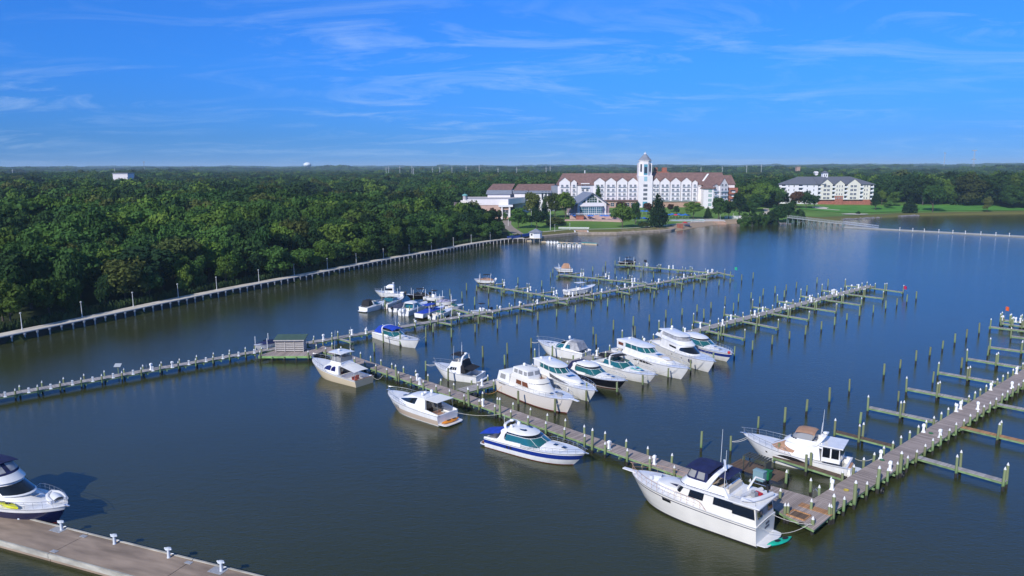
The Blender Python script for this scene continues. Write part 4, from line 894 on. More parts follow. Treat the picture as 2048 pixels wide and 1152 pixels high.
# lettering on the transom
def text(body, size, M, m, parent, name='lettering'):
    cu = bpy.data.curves.new(name, 'FONT'); cu.body = body; cu.size = size; cu.extrude = .004; cu.align_x = 'CENTER'
    o = bpy.data.objects.new(name, cu); C.objects.link(o); bpy.context.view_layer.update()
    me_ = bpy.data.meshes.new_from_object(o); bpy.data.objects.remove(o); me_.materials.append(m)
    q = bpy.data.objects.new(name, me_); C.objects.link(q); q.matrix_basis = M; setp(q, parent); return q
def side_text(b, body, size, t, v, side, m, tangent=True):
    p = Vector(b.hp(t, v, side)); q = Vector(b.hp(t + .04, v, side)); d = (q - p).normalized(); up = (Vector(b.hp(t, v + .1, side)) - p).normalized()
    if side < 0: xd = d
    else: xd = -d
    n = xd.cross(up).normalized(); up = n.cross(xd).normalized(); p = p + n * .03
    M = Matrix(((xd.x, up.x, n.x, p.x), (xd.y, up.y, n.y, p.y), (xd.z, up.z, n.z, p.z), (0, 0, 0, 1)))
    return text(body, size, M, m, b.root)

def marks(b, t0, t1, v0, v1, side, m, n=7, seed=1):     # lettering too small to read in the photograph
    rg_ = random.Random(seed); mb = MB(); t = t0; w_ = (t1 - t0) / n
    for i in range(n):
        if i != n // 2:
            a_, c_ = Vector(b.hp(t, v0, side)), Vector(b.hp(t + w_ * .7, v0, side)); d_, e_ = Vector(b.hp(t + w_ * .7, v1 - (v1 - v0) * rg_.random() * .3, side)), Vector(b.hp(t, v1, side)); o_ = Vector((0, side * .03, 0)); mb.add([a_ + o_, c_ + o_, d_ + o_, e_ + o_], [(0, 1, 2, 3)])
        t += w_
    b.part('hull_lettering', mb, m, fix=False)
marks(bA, .52, .64, .74, .80, -1, greyp, 11)
mb = MB(); mb.box((-.03, -.35, 1.75), (.02, .8, .22)); mb.box((-.03, -.3, 1.35), (.02, 1.0, .2)); bA.part('transom_lettering', mb, mat('faded_dark_letters', (.10, .10, .12), .6))
# --- tan topped yacht on the right
bB = Boat('flybridge_yacht', (1486, 868.5), (1698, 932), 4.3, 'white flybridge yacht with tan bimini and tan windshield covers beside the right pier', 'motor yacht', zb=2.5, zs=1.35, ck=.22, ckz=.6, rake=1.9, full=2.2)
L, W = bB.L, 2.15; zz = bB.sheer(.5)
o, S = bB.house('deckhouse', (L * .24, L * .78, W * .80, L * .48, 2.2), (L * .26, L * .56, W * .70, L * .42, 2.4), zz - .1, zz + 1.35, gel, roof=.05)
for sd in (0, 1):
    u0, u1 = (.26, .46) if sd == 0 else (.54, .74)
    bB.patch('windshield_cover', S, u0, u1, .25, .8, tancv, n=7, top=(lambda a: .42 + .5 * a if sd == 0 else .92 - .5 * a), bot=lambda a: .2)
for sd in (1, -1):
    bB.hullpatch('window', .34, .66, lambda a: .58 + .12 * a, lambda a: .60 + .26 * math.sin(math.pi * min(1, a + .05)) ** .7 + .08 * a, glass, sd, n=12)
    bB.hullpatch('porthole', .74, .76, .62, .72, glass, sd)
o, SB = bB.house('flybridge', (L * .22, L * .60, W * .72, L * .44, 2.4), (L * .24, L * .53, W * .62, L * .42, 2.6), zz + 1.36, zz + 2.0, gel, closed_top=False)
mb = MB(); mb.prism([(x, y) for x, y, _ in bB.outline(L * .22, L * .58, W * .66, L * .43)], zz + 1.38, zz + 1.5); bB.part('flybridge_floor', mb, gel, o)
bB.patch('venturi', SB, .3, .7, 1.0, 1.0, glass, o, n=8, bot=lambda a: .8, top=lambda a: 1.0)
o, SC = bB.house('canvas_enclosure', (L * .33, L * .525, W * .60, L * .43, 2.6), (L * .33, L * .47, W * .50, L * .40, 2.6), zz + 2.0, zz + 2.9, clearv, closed_top=False)
bB.canopy('bimini', L * .31, L * .485, W * .60, zz + 2.85, tancv, crown=.18, drop=.16)
bB.arch(L * .30, W * .74, zz + 1.5, zz + 2.75, rakex=-.9, th=.5, m=gel); bB.radar(L * .30 - .9, .3, zz + 2.8); bB.antenna(L * .27, -.6, zz + 2.7, 2.8); bB.antenna(L * .26, .8, zz + 2.7, 1.6)
# aft hardtop and enclosure
o, S4 = bB.house('aft_enclosure', (L * .07, L * .235, W * .78, L * .23, 6), (L * .075, L * .235, W * .74, L * .23, 6), 1.55, zz + 1.75, gel)
for i in range(2):
    for sd in (1, -1):
        mb = MB(); x0 = L * .08 + i * L * .078; mb.add([(x0, sd * (W * .79 + .02), 2.1), (x0 + L * .065, sd * (W * .79 + .02), 2.1), (x0 + L * .065, sd * (W * .76 + .02), zz + 1.6), (x0, sd * (W * .76 + .02), zz + 1.6)], [(0, 1, 2, 3)]); bB.part('window', mb, glass, fix=False)
for i in range(2):
    mb = MB(); y0 = -1.4 + i * 1.5; mb.add([(L * .068, y0, 2.1), (L * .068, y0 + 1.35, 2.1), (L * .072, y0 + 1.3, zz + 1.6), (L * .072, y0 + .05, zz + 1.6)], [(0, 1, 2, 3)]); bB.part('window', mb, glass, fix=False)
mb = MB(); mb.b2(L * .062, L * .0672, -.35, .35, .62, 1.5); bB.part('cabin_door', mb, glass)
mb = MB(); mb.prism([(x, y) for x, y, _ in bB.outline(L * .045, L * .27, W * .86, L * .24, n=20, rnd=4)], zz + 1.75, zz + 1.88); bB.part('aft_hardtop', mb, gel)
bB.platform(1.3, gel, .35, .84); mb = MB(); mb.b2(-.25, .25, -1.2, 1.2, .36, .95); bB.part('transom_seat', mb, gel); mb = MB(); mb.b2(-.22, .2, -1.1, .6, .952, 1.05); bB.part('cushion', mb, tancv)
bB.rail(.5, 1.0, .7, n=8); bB.anchor(); bB.hullpatch('side_logo', .50, .535, .86, .95, mat('light_blue_mark', (.05, .35, .75), .5), -1, .03)
# --- blue stripe express
bC = Boat('express_cruiser', (1169, 907), (985, 868), 4.3, 'white express cruiser with broad blue hull stripe, white hardtop and blue stern canvas', 'cruiser', zb=1.95, zs=1.35, ck=.26, ckz=.7, rake=1.6, bands=[(.52, .86, royal)], boot=redb, full=2.1)
zt = express(bC, hardtop=True, wsx=(.36, .66)); cockpit_sides(bC); bC.rail(.5, 1.0, .55, n=8); bC.anchor(); bC.platform(1.2, gel, .32, .82, teak)
for sd in (1, -1):
    for t in (.26, .30): bC.hullpatch('porthole', t, t + .022, .58, .80, black, sd, .03)
side_text(bC, 'VOYAGER', .2, .52, .6, -1, white) if False else None
mb = MB(); mb.grid(lambda u, v: (-1.0 + 3.2 * u, (-1 + 2 * v) * 1.65, 1.55 + .75 * u + .25 * math.sin(math.pi * v)), 6, 6); bC.part('stern_canvas', mb, bluecv, fix=False)
bC.arch(bC.L * .22, 1.3, zt - .1, zt + .55, rakex=-.3, th=.4); bC.radar(bC.L * .22 - .1, .1, zt + .5); bC.radar(bC.L * .22 + .5, .8, zt - .1, 'sat'); bC.radar(bC.L * .22 + .5, -.8, zt - .1, 'sat'); bC.antenna(bC.L * .2, -1.2, zt, 1.8)
bC.seats([(bC.L * .14, 0, .7, .8, 2.4, -1)])
# --- white hardtop yacht with orange kayak
bD = Boat('hardtop_yacht', (777, 779), (894, 827), 4.5, 'white hardtop yacht with brown water-glow on lower hull and an orange kayak on its stern', 'motor yacht', zb=2.35, zs=1.5, ck=.26, ckz=.75, rake=1.7, L=None, full=2.2, bands=[(.12, .56, mat('water_lit_gelcoat', (.50, .40, .31), .3, coat=.3))])  # warm light off the water is put into the lower hull band
L, W = bD.L, 2.25; zz = bD.sheer(.5)
o, S = bD.house('deckhouse', (L * .22, L * .86, W * .80, L * .50, 2.1), (L * .24, L * .52, W * .66, L * .40, 2.3), zz - .12, zz + 1.55, gel, roof=.12)
for sd in (0, 1):
    u0, u1 = (.18, .40) if sd == 0 else (.60, .82)
    bD.patch('side_window', S, u0, u1, .3, .9, glass, n=8, top=(lambda a: (.92 - .55 * a ** 2) if sd == 0 else (.37 + .55 * (1 - (1 - a) ** 2))), bot=lambda a: .34)
bD.patch('windshield', S, .43, .57, .45, .9, glass, n=8)
for x in (.60, .70): bD.hatch(L * x, 0, zz + 1.22 - (x - .58) * 4.6, .5, .6)
mb = MB(); mb.prism([(x, y) for x, y, _ in bD.outline(L * .03, L * .26, W * .72, L * .25, n=16, rnd=6)], zz + 1.50, zz + 1.56); bD.part('cockpit_awning', mb, whitecv)
bD.legs([[(L * .04, sd * W * .68, 1.5), (L * .04, sd * W * .68, zz + 1.5)] for sd in (1, -1)]); 
for sd in (1, -1):
    for t in (.66, .70, .74): bD.hullpatch('porthole', t, t + .014, .50, .78, black, sd, .03)
bD.radar(L * .33, .9, zz + 1.65, 'sat'); bD.radar(L * .33, -.9, zz + 1.65, 'sat'); bD.radar(L * .36, 0, zz + 1.75); bD.antenna(L * .25, 1.2, zz + 1.6, 1.8)
bD.seats([(L * .12, .3, .75, .9, 1.6, -1)], tancv); bD.rail(.52, 1, .6, n=8); bD.anchor(); bD.platform(1.6, gel, .32, .84); cockpit_sides(bD, 0, .3, .4)
mb = MB(); mb.b2(bD.L * .216, bD.L * .2195, -1.5, 1.5, .8, bD.sheer(.5) + 1.3); bD.part('aft_glass', mb, glass)
marks(bD, .20, .33, .86, .92, -1, greyp, 9, 2)
MD = Matrix.Translation(bD.root.location) @ Matrix.Rotation(bD.root.rotation_euler.z, 4, 'Z')
kayak(MD @ Vector((-.7, .2, .33)), bD.root.rotation_euler.z + R(88), (.75, .25, .01), 'orange_plastic', 'orange kayak across the stern platform of the white hardtop yacht', 3.3)
# --- sportfisher left
bE = Boat('sport_fisher', (626, 713), (728, 756.5), 4.5, 'white sport fishing boat with beige water-glow tint on hull, white hardtop flybridge and tall outriggers', 'fishing boat', zb=2.7, zs=1.15, ck=.30, ckz=.5, rake=2.0, hull=mat('water_glow_gelcoat', (.62, .52, .36), .3, coat=.3), bands=[(.86, 1.0, gel)], full=2.3, sheerpow=1.7)  # hull colour carries the warm light thrown up by the water
L, W = bE.L, 2.25; zz = bE.sheer(.5)
o, S = bE.house('deckhouse', (L * .32, L * .82, W * .88, L * .5, 2.1), (L * .34, L * .60, W * .76, L * .46, 2.3), zz - .15, zz + 1.25, gel, roof=.1)
blg = mat('blue_tint_glass', (.01, .012, .10), .06, coat=.6)
for sd in (0, 1):
    for (a, c) in ((.10, .23), (.25, .34)):
        u0, u1 = (a, c) if sd == 0 else (1 - c, 1 - a); bE.patch('side_window', S, u0, u1, .3, .86, blg, n=6, top=((lambda t: .62 + .28 * math.sin(math.pi * (t * .6 + .35))) if sd == 0 else (lambda t: .62 + .28 * math.sin(math.pi * ((1 - t) * .6 + .35)))))
o, SB = bE.house('flybridge', (L * .31, L * .60, W * .62, L * .50, 2.4), (L * .33, L * .56, W * .58, L * .48, 2.6), zz + 1.27, zz + 1.85, gel, closed_top=False)
mb = MB(); mb.prism([(x, y) for x, y, _ in bE.outline(L * .29, L * .58, W * .62, L * .46)], zz + 1.28, zz + 1.36); bE.part('flybridge_floor', mb, gel, o)
bE.canopy('hardtop', L * .30, L * .55, W * .66, zz + 3.35, gel, crown=.1, drop=.05, th=.09)
bE.legs([[(L * x0, sd * W * .55, zz + 1.4), (L * x1, sd * W * .55, zz + 3.35)] for x0, x1 in ((.32, .32), (.42, .42), (.54, .51)) for sd in (1, -1)], 'tower_frame', .035)
o, S5 = bE.house('clear_enclosure', (L * .33, L * .555, W * .56, L * .49, 2.6), (L * .33, L * .53, W * .54, L * .47, 2.6), zz + 1.9, zz + 2.6, clearv, closed_top=False)
bE.seats([(L * .42, .5, zz + 1.36, .6, .6, 1), (L * .42, -.5, zz + 1.36, .6, .6, 1)]); mb = MB(); mb.box((L * .49, 0, zz + 1.8), (.5, 1.4, .9)); bE.part('console', mb, gel)
for sd in (1, -1): bE.antenna(L * .42, sd * W * .75, zz + 1.2, 6.2, 'outrigger', lean=.6)
bE.radar(L * .44, .3, zz + 3.5); mb = MB(); mb.grid(lambda u, v: (L * (.05 + .26 * u), (-1 + 2 * v) * W * .68, 2.35 + .55 * u + .1 * math.sin(math.pi * v)), 4, 4); mb.grid(lambda u, v: (L * (.05 + .26 * u), (-1 + 2 * v) * W * .68, 2.31 + .55 * u + .1 * math.sin(math.pi * v)), 4, 4); bE.part('cockpit_awning', mb, whitecv, fix=False)
bE.legs([[(L * .06, sd * W * .66, 1.1), (L * .06, sd * W * .66, 2.35)] for sd in (1, -1)]); bE.seats([(L * .14, .5, .5, .7, .7, -1), (L * .2, -.5, .5, .7, .7, 1)], mat('red_wood_chair', (.35, .07, .04), .5))
mb = MB(); mb.b2(.01, .24, -W * .9, W * .9, 1.14, 1.19); bE.part('covering_board', mb, teak); bE.rail(.55, 1, .75, n=7); bE.anchor()
mb = MB(); mb.b2(bE.L * .316, bE.L * .3195, -1.55, 1.55, .55, bE.sheer(.5) + 1.0); bE.part('aft_glass', mb, glass)
for sd in (1, -1):
    mb = MB(); mb.b2(bE.L * .33, bE.L * .335, sd * .2, sd * 1.2, 2.9, 3.5); bE.part('bridge_curtain', mb, LM)
# --- black canvas flybridge
bF = Boat('flybridge_cruiser', (869, 724), (961, 749), 4.2, 'white flybridge cruiser with black canvas and a round white life ring', 'cruiser', zb=2.3, zs=1.2, ck=.32, ckz=.5, rake=1.5)
L, W = bF.L, 2.1; zz = bF.sheer(.5)
o, S = bF.house('deckhouse', (L * .34, L * .78, W * .82, L * .56, 2.3), (L * .35, L * .62, W * .74, L * .50, 2.6), zz - .1, zz + 1.1, gel, roof=.08)
for sd in (0, 1):
    for k_ in range(3):
        a = .12 + k_ * .06; u0, u1 = (a, a + .05) if sd == 0 else (1 - a - .05, 1 - a); bF.patch('side_window', S, u0, u1, .4, .82, glass, n=3)
bF.patch('windshield', S, .4, .6, .35, .85, glass, n=6)
o, SB = bF.house('flybridge', (L * .33, L * .64, W * .66, L * .52, 2.4), (L * .34, L * .58, W * .6, L * .5, 2.6), zz + 1.12, zz + 1.75, gel, closed_top=False)
mb = MB(); mb.prism([(x, y) for x, y, _ in bF.outline(L * .31, L * .62, W * .64, L * .5)], zz + 1.13, zz + 1.2); bF.part('flybridge_floor', mb, gel, o)
bF.canopy('bimini', L * .36, L * .58, W * .66, zz + 2.9, blackcv, crown=.15, drop=.15); bF.legs([[(L * x0, sd * W * .6, zz + 1.7), (L * x1, sd * W * .62, zz + 2.9)] for x0, x1 in ((.45, .38), (.45, .56), (.45, .46)) for sd in (1, -1)]); bF.arch(L * .34, W * .72, zz + 1.3, zz + 2.9, rakex=-.2, th=.3, m=gel); bF.radar(L * .32, 0, zz + 2.9)
o, S6 = bF.house('aft_canvas', (L * .24, L * .345, W * .72, L * .34, 6), (L * .32, L * .345, W * .66, L * .34, 6), 1.4, zz + 1.9, blackcv)
mb = MB(); mb.grid(lambda u, v: (L * (.10 + .18 * u), (-1 + 2 * v) * W * .8, 2.0 + .35 * u), 2, 2); bF.part('cockpit_shade', mb, blackcv, fix=False)
mb = MB(); mb.loft([[((.26 + .06 * math.cos(t)) * math.cos(u) + L * .285, -W * .735 - .05 + .05 * math.sin(t), (.26 + .06 * math.cos(t)) * math.sin(u) + zz + .75) for t in [math.pi / 3 * j for j in range(6)]] for u in [2 * math.pi * q / 14 for q in range(15)]], cap=False); bF.part('life_ring', mb, white)
for x, y in ((L * .5, W * .7), (L * .5, -W * .7), (L * .38, .5)): bF.antenna(x, y, zz + 2.2, 2.4)
bF.rail(.5, 1, .7, n=7); bF.anchor(); bF.platform(.7, gel, .3, .8)
for t in (.7,): bF.hullpatch('porthole', t, t + .018, .6, .7, black, -1)
# --- blue canvas express by the far pier
bG = Boat('express_cruiser', (837, 679), (757, 662), 3.7, 'white express cruiser with bright blue camper canvas tied to the far pier', 'cruiser', zb=1.95, zs=1.2, ck=.28, ckz=.55, rake=1.3, full=2.2)
express(bG, wsx=(.36, .62), tr=.35); cockpit_sides(bG); bG.arch(bG.L * .27, 1.55, 1.6, 3.2, rakex=-.4, th=.35)
bG.canopy('camper_canvas', bG.L * .20, bG.L * .50, 1.35, 2.95, bluecv, crown=.3, drop=.25); o, S = bG.house('canvas_enclosure', (bG.L * .03, bG.L * .22, 1.5, bG.L * .2, 5), (bG.L * .16, bG.L * .24, 1.3, bG.L * .22, 5), 1.5, 3.0, bluecv)
bG.rail(.5, 1, .5, n=7); bG.anchor(); bG.platform(1.0); bG.antenna(bG.L * .3, 1.4, 2.4, 2.6)
for sd in (1, -1): bG.hullpatch('window', .35, .72, lambda a: .72, lambda a: .78, black, sd, .03)
# --- cream trawler style yacht
bH = Boat('motor_yacht', (1145, 799), (1011, 757), 4.6, 'cream motor yacht with brown tinted windows and a white canvas pilothouse, bow to the right', 'motor yacht', zb=2.6, zs=1.9, ck=0, rake=1.3, hull=mat('ivory_gelcoat', (.76, .70, .64), .3, coat=.3), boot=redb, full=2.6, sheerpow=1.8)
L, W = bH.L, 2.3; zz = bH.sheer(.4)
brg = mat('brown_tint_glass', (.16, .05, .02), .12, coat=.5)
o, S = bH.house('deckhouse', (L * .20, L * .72, W * .80, L * .5, 2.6), (L * .23, L * .60, W * .74, L * .46, 2.8), zz - .15, zz + 1.35, cream, roof=.06)
for sd in (0, 1):
    for a, c in ((.09, .17), (.18, .26)):
        u0, u1 = (a, c) if sd == 0 else (1 - c, 1 - a); bH.patch('side_window', S, u0, u1, .42, .86, brg, n=4)
bH.patch('stripe', S, .28, .72, .9, .95, greyp, n=12)
o, SB = bH.house('flybridge', (L * .22, L * .62, W * .76, L * .48, 2.6), (L * .24, L * .58, W * .7, L * .46, 2.6), zz + 1.36, zz + 1.9, cream, closed_top=False)
mb = MB(); mb.prism([(x, y) for x, y, _ in bH.outline(L * .22, L * .60, W * .72, L * .47)], zz + 1.37, zz + 1.42); bH.part('flybridge_floor', mb, brg, o)
o, S7 = bH.house('canvas_pilothouse', (L * .22, L * .46, W * .62, L * .42, 4), (L * .23, L * .44, W * .56, L * .41, 4), zz + 1.43, zz + 2.8, whitecv, roof=.12)
for a, c in ((.03, .1), (.12, .2), (.23, .33), (.37, .49), (.51, .63), (.67, .77), (.8, .88), (.9, .97)): bH.patch('clear_panel', S7, a, c, .42, .85, clearv, o, n=3)
o, S8 = bH.house('aft_enclosure', (L * .01, L * .2, W * .82, L * .19, 6), (L * .03, L * .2, W * .74, L * .19, 6), zz - .05, zz + 1.5, whitecv, roof=.15)
for y in (-.8, .4): bH.patch('clear_panel', S8, .1 if y < 0 else .82, .22 if y < 0 else .94, .3, .8, clearv, o, n=3)
bH.hatch(L * .74, .5, bH.sheer(.74) + .16, .5, .5); bH.hatch(L * .74, -.5, bH.sheer(.74) + .16, .5, .5); mb = MB(); mb.loft([[(L * .82 + .5 * math.cos(t), .45 * math.sin(t), bH.sheer(.82) + .1 + z_) for t in [math.pi / 5 * j for j in range(10)]] for z_ in (0, .25)]); bH.part('round_raft', mb, greyp)
bH.rail(.3, 1, .6, n=9); x, y, z = bH.hp(1, 1, 1); mb = MB(); mb.prism([(x - .6, -.3), (x + 1.2, -.2), (x + 1.2, .2), (x - .6, .3)], z - .05, z + .04); bH.part('bow_pulpit', mb, gel); bH.radar(L * .3, 0, zz + 2.9, 'sat'); side_text(bH, 'MOTOR YACHT', .26, .12, .86, -1, black)
# --- row of cruisers on the near side of the middle pier
bI = Boat('hardtop_yacht', (1190, 782), (1068, 731), 4.4, 'white hardtop yacht between the cream motor yacht and the black hulled cruiser', 'motor yacht', zb=2.3, zs=1.6, ck=.22, ckz=.8, rake=1.7, hull=gel, full=2.2)
L, W = bI.L, 2.2; zz = bI.sheer(.5)
o, S = bI.house('deckhouse', (L * .20, L * .90, W * .82, L * .56, 2.0), (L * .22, L * .74, W * .70, L * .50, 2.0), zz - .15, zz + .85, gel, roof=.12)
gg = mat('grey_tint_glass', (.12, .12, .13), .12, coat=.5)
for sd in (0, 1):
    u0, u1 = (.17, .36) if sd == 0 else (.64, .83); bI.patch('side_window', S, u0, u1, .2, .8, gg, n=10, bot=lambda a: .22, top=(lambda a: .30 + .5 * (1 - a) ** .8) if sd == 0 else (lambda a: .30 + .5 * a ** .8))
o, S2 = bI.house('windshield', (L * .22, L * .56, W * .72, L * .42, 2.2), (L * .22, L * .47, W * .62, L * .38, 2.3), zz + .93, zz + 1.75, teal, closed_top=False)
mb = MB(); 
for u in (.12, .24, .36, .45, .55, .64, .76, .88): mb.tube([S2(u, 0), S2(u, 1)], .04, 4)
bI.part('windshield_frame', mb, gel, o)
o, S3 = bI.house('hardtop', (L * .13, L * .51, W * .78, L * .38, 2.3), (L * .14, L * .47, W * .70, L * .36, 2.3), zz + 1.74, zz + 1.9, gel, roof=.16)
for sd in (1, -1): mb = MB(); mb.prism([(L * .15, sd * W * .76), (L * .25, sd * W * .76), (L * .25, sd * W * .68), (L * .15, sd * W * .68)], zz + .8, zz + 1.74); bI.part('hardtop_support', mb, gel)
bI.hatch(L * .63, 0, zz + .97, 1.0, 1.3); bI.hatch(L * .80, 0, bI.sheer(.8) + .35, .5, .5); bI.hatch(L * .33, .4, zz + 2.06, .6, .5); bI.radar(L * .2, -.8, zz + 2.0); bI.radar(L * .28, 0, zz + 2.0, 'sat'); bI.antenna(L * .2, 1, zz + 2, 2.6); bI.antenna(L * .2, -1.2, zz + 2, 2.6); bI.rail(.5, 1, .6, n=8); bI.anchor(); bI.fenders([(.6, -1), (.75, -1)])
bJ = Boat('express_cruiser', (1250, 762), (1142, 736), 4.0, 'black hulled express cruiser with teal windshield and white hardtop', 'cruiser', zb=1.9, zs=1.25, ck=.25, ckz=.6, rake=1.5, hull=mat('black_gelcoat', (.006, .006, .012), .15, coat=.6), boot=redb, bands=[(.93, 1, gel), (.12, .17, gel)])
zt = express(bJ, wsx=(.34, .64), tr=.4, hardtop=True, skylights=False); cockpit_sides(bJ); bJ.rail(.5, 1, .5, n=7); bJ.anchor(); bJ.platform(1.0); bJ.radar(bJ.L * .25, 0, zt - .05); 
o, S = bJ.house('stern_canvas', (bJ.L * .02, bJ.L * .2, 1.5, bJ.L * .19, 5), (bJ.L * .12, bJ.L * .22, 1.3, bJ.L * .2, 5), 1.4, 2.9, navycv)
bK = Boat('express_cruiser', (1310, 751), (1196, 721), 4.1, 'white express cruiser with open arch and aqua foredeck pad in the middle row', 'cruiser', zb=1.9, zs=1.25, ck=.28, ckz=.6, rake=1.5)
express(bK, wsx=(.36, .64), tr=.4); cockpit_sides(bK); bK.arch(bK.L * .36, 1.75, 1.5, 3.4, rakex=-.5, th=.4, m=gel); bK.canopy('sun_top', bK.L * .25, bK.L * .42, 1.35, 3.25, blackcv, crown=.1, drop=.1); bK.rail(.5, 1, .5, n=7); bK.anchor(); bK.platform(1.0)
mb = MB(); mb.grid(lambda u, v: (bK.L * (.64 + .13 * u), (-1 + 2 * v) * (.95 - .45 * u), bK.sheer(.5) + .56 - .16 * u), 3, 3); bK.part('sunpad', mb, mat('aqua_pad', (.10, .50, .46), .7), fix=False)
bK.seats([(bK.L * .2, .7, .6, .9, 1.2, 1), (bK.L * .1, 0, .6, .7, 2.6, -1)])
bL_ = Boat('hardtop_yacht', (1376, 739), (1240, 697), 4.5, 'white hardtop yacht with an oval paned side window, in the middle pier row', 'motor yacht', zb=2.4, zs=1.7, ck=.18, ckz=.9, rake=1.7, full=2.2)
L, W = bL_.L, 2.25; zz = bL_.sheer(.5); b = bL_
o, S = b.house('deckhouse', (L * .16, L * .90, W * .82, L * .56, 2.0), (L * .18, L * .72, W * .70, L * .48, 2.0), zz - .15, zz + .95, gel, roof=.12)
o, S2 = b.house('windshield', (L * .20, L * .54, W * .74, L * .40, 2.2), (L * .20, L * .46, W * .64, L * .36, 2.3), zz + 1.02, zz + 1.85, teal, closed_top=False)
mb = MB()
for u in (.12, .24, .36, .45, .55, .64, .76, .88): mb.tube([S2(u, 0), S2(u, 1)], .04, 4)
b.part('windshield_frame', mb, gel, o)
b.house('hardtop', (L * .06, L * .49, W * .80, L * .36, 2.3), (L * .07, L * .45, W * .72, L * .34, 2.3), zz + 1.84, zz + 1.98, gel, roof=.16)
for sd in (1, -1):
    mb = MB(); mb.prism([(L * .07, sd * W * .78), (L * .2, sd * W * .78), (L * .2, sd * W * .7), (L * .07, sd * W * .7)], zz + .4, zz + 1.84); q = b.part('hardtop_support', mb, gel)
    mb = MB(); mb.box((L * .135, sd * (W * .78 + .015), zz + 1.3), (L * .08, .02, .55)); b.part('side_window', mb, brg)
    o = b.hullpatch('side_window', .36, .66, lambda a: .72 + .04 * a, lambda a: .73 + .2 * math.sin(math.pi * a) ** .6, glass, sd, n=14)
    mb = MB()
    for a in (.2, .35, .5, .65, .8): t = .36 + .3 * a; mb.tube([Vector(b.hp(t, .73 + .04 * a, sd)) + Vector((0, sd * .03, 0)), Vector(b.hp(t, .73 + .19 * math.sin(math.pi * a) ** .6, sd)) + Vector((0, sd * .03, 0))], .03, 4)
    b.part('mullions', mb, gel, o)
b.hatch(L * .60, 0, zz + 1.08, 1.0, 1.0); mb = MB(); mb.grid(lambda u, v: (L * (.64 + .12 * u), (-1 + 2 * v) * (1.0 - .4 * u), zz + 1.09 - .35 * u), 3, 3); b.part('sunpad', mb, mat('beige_pad', (.55, .48, .40), .8), fix=False)
b.rail(.5, 1, .6, n=8); b.anchor(); b.radar(L * .15, 0, zz + 2.1); b.antenna(L * .12, 1, zz + 2, 2); b.fenders([(.45, -1)])
bM = Boat('flybridge_yacht', (1428, 725), (1316, 683), 4.5, 'tall white flybridge yacht with black wraparound windshield, left of the far blue striped cruiser', 'motor yacht', zb=2.5, zs=1.7, ck=.2, ckz=.9, rake=1.7, full=2.2)
L, W = bM.L, 2.25; zz = bM.sheer(.5); b = bM
o, S = b.house('deckhouse', (L * .20, L * .80, W * .84, L * .5, 2.1), (L * .22, L * .60, W * .72, L * .44, 2.2), zz - .15, zz + 1.45, gel, roof=.05)
b.patch('windshield', S, .30, .70, .35, .85, glass, n=16, bot=lambda a: .38, top=lambda a: .48 + .42 * math.sin(math.pi * a) ** .4)
for sd in (0, 1): u0, u1 = (.16, .27) if sd == 0 else (.73, .84); b.patch('side_window', S, u0, u1, .42, .62, glass, n=4)
o, SB = b.house('flybridge', (L * .10, L * .62, W * .80, L * .46, 2.3), (L * .12, L * .55, W * .70, L * .44, 2.4), zz + 1.45, zz + 2.05, gel, closed_top=False)
mb = MB(); mb.prism([(x, y) for x, y, _ in b.outline(L * .10, L * .6, W * .76, L * .44)], zz + 1.47, zz + 1.58); b.part('flybridge_floor', mb, gel, o)
o, SC = b.house('clear_enclosure', (L * .22, L * .54, W * .68, L * .44, 2.4), (L * .22, L * .50, W * .60, L * .42, 2.4), zz + 2.05, zz + 2.75, LM, closed_top=False)
b.house('hardtop', (L * .14, L * .53, W * .70, L * .42, 2.3), (L * .15, L * .50, W * .64, L * .40, 2.3), zz + 2.75, zz + 2.88, gel, roof=.16); b.arch(L * .22, W * .78, zz + 1.6, zz + 2.8, rakex=-.3, th=.6); b.radar(L * .25, 0, zz + 3.0); b.radar(L * .2, .7, zz + 3.0, 'sat'); b.antenna(L * .2, -1, zz + 2.9, 1.6); b.rail(.5, 1, .6, n=8); b.anchor(); b.platform(1.0)
for t in (.45, .62): b.hullpatch('porthole', t, t + .02, .66, .74, black, -1)
b.fenders([(.75, -1), (.78, -1)], navycv)
bN = Boat('express_cruiser', (1464, 709), (1360, 676), 4.2, 'white hardtop cruiser with blue hull stripe and red bow buoy, farthest in the row', 'cruiser', zb=2.0, zs=1.3, ck=.22, ckz=.7, rake=1.5, bands=[(.55, .84, royal)])
zt = express(bN, wsx=(.34, .66), tr=.4, hardtop=True, skylights=False); cockpit_sides(bN); bN.rail(.5, 1, .55, n=8); bN.anchor(); bN.platform(.9); mb = MB(); mb.ball((bN.L * .97, -.35, 2.05), .3, n=8); bN.part('red_buoy', mb, redp)
bO = Boat('express_cruiser', (1076, 680), (1173, 706), 4.1, 'white express cruiser with grey mesh canvas and raised bow, stern against the middle pier', 'cruiser', zb=2.3, zs=1.35, ck=.28, ckz=.6, rake=1.7, hull=gel, sheerpow=1.5)
express(bO, wsx=(.38, .62), tr=.4); cockpit_sides(bO, h=.4); L = bO.L; bO.arch(L * .38, 1.75, 1.8, 3.3, rakex=-.8, th=.45); o, S = bO.house('mesh_enclosure', (L * .06, L * .42, 1.65, L * .38, 4), (L * .14, L * .36, 1.35, L * .34, 4), 1.75, 3.15, LM, roof=.12)
bO.radar(L * .34, 0, 3.4); bO.radar(L * .32, .5, 3.6, 'sat'); bO.rail(.5, 1, .7, n=8); bO.anchor(); bO.platform(.9)
bX = Boat('flybridge_yacht', (130, 1006), (-100, 930), 5.0, 'navy hulled white flybridge yacht at the left edge beside the concrete pontoon', 'motor yacht', zb=2.3, zs=1.7, L=17.5, ck=.15, ckz=.9, rake=1.6, hull=navy, bands=[(.8, 1.0, gel)], boot=redb, bottom=redb, full=2.1)
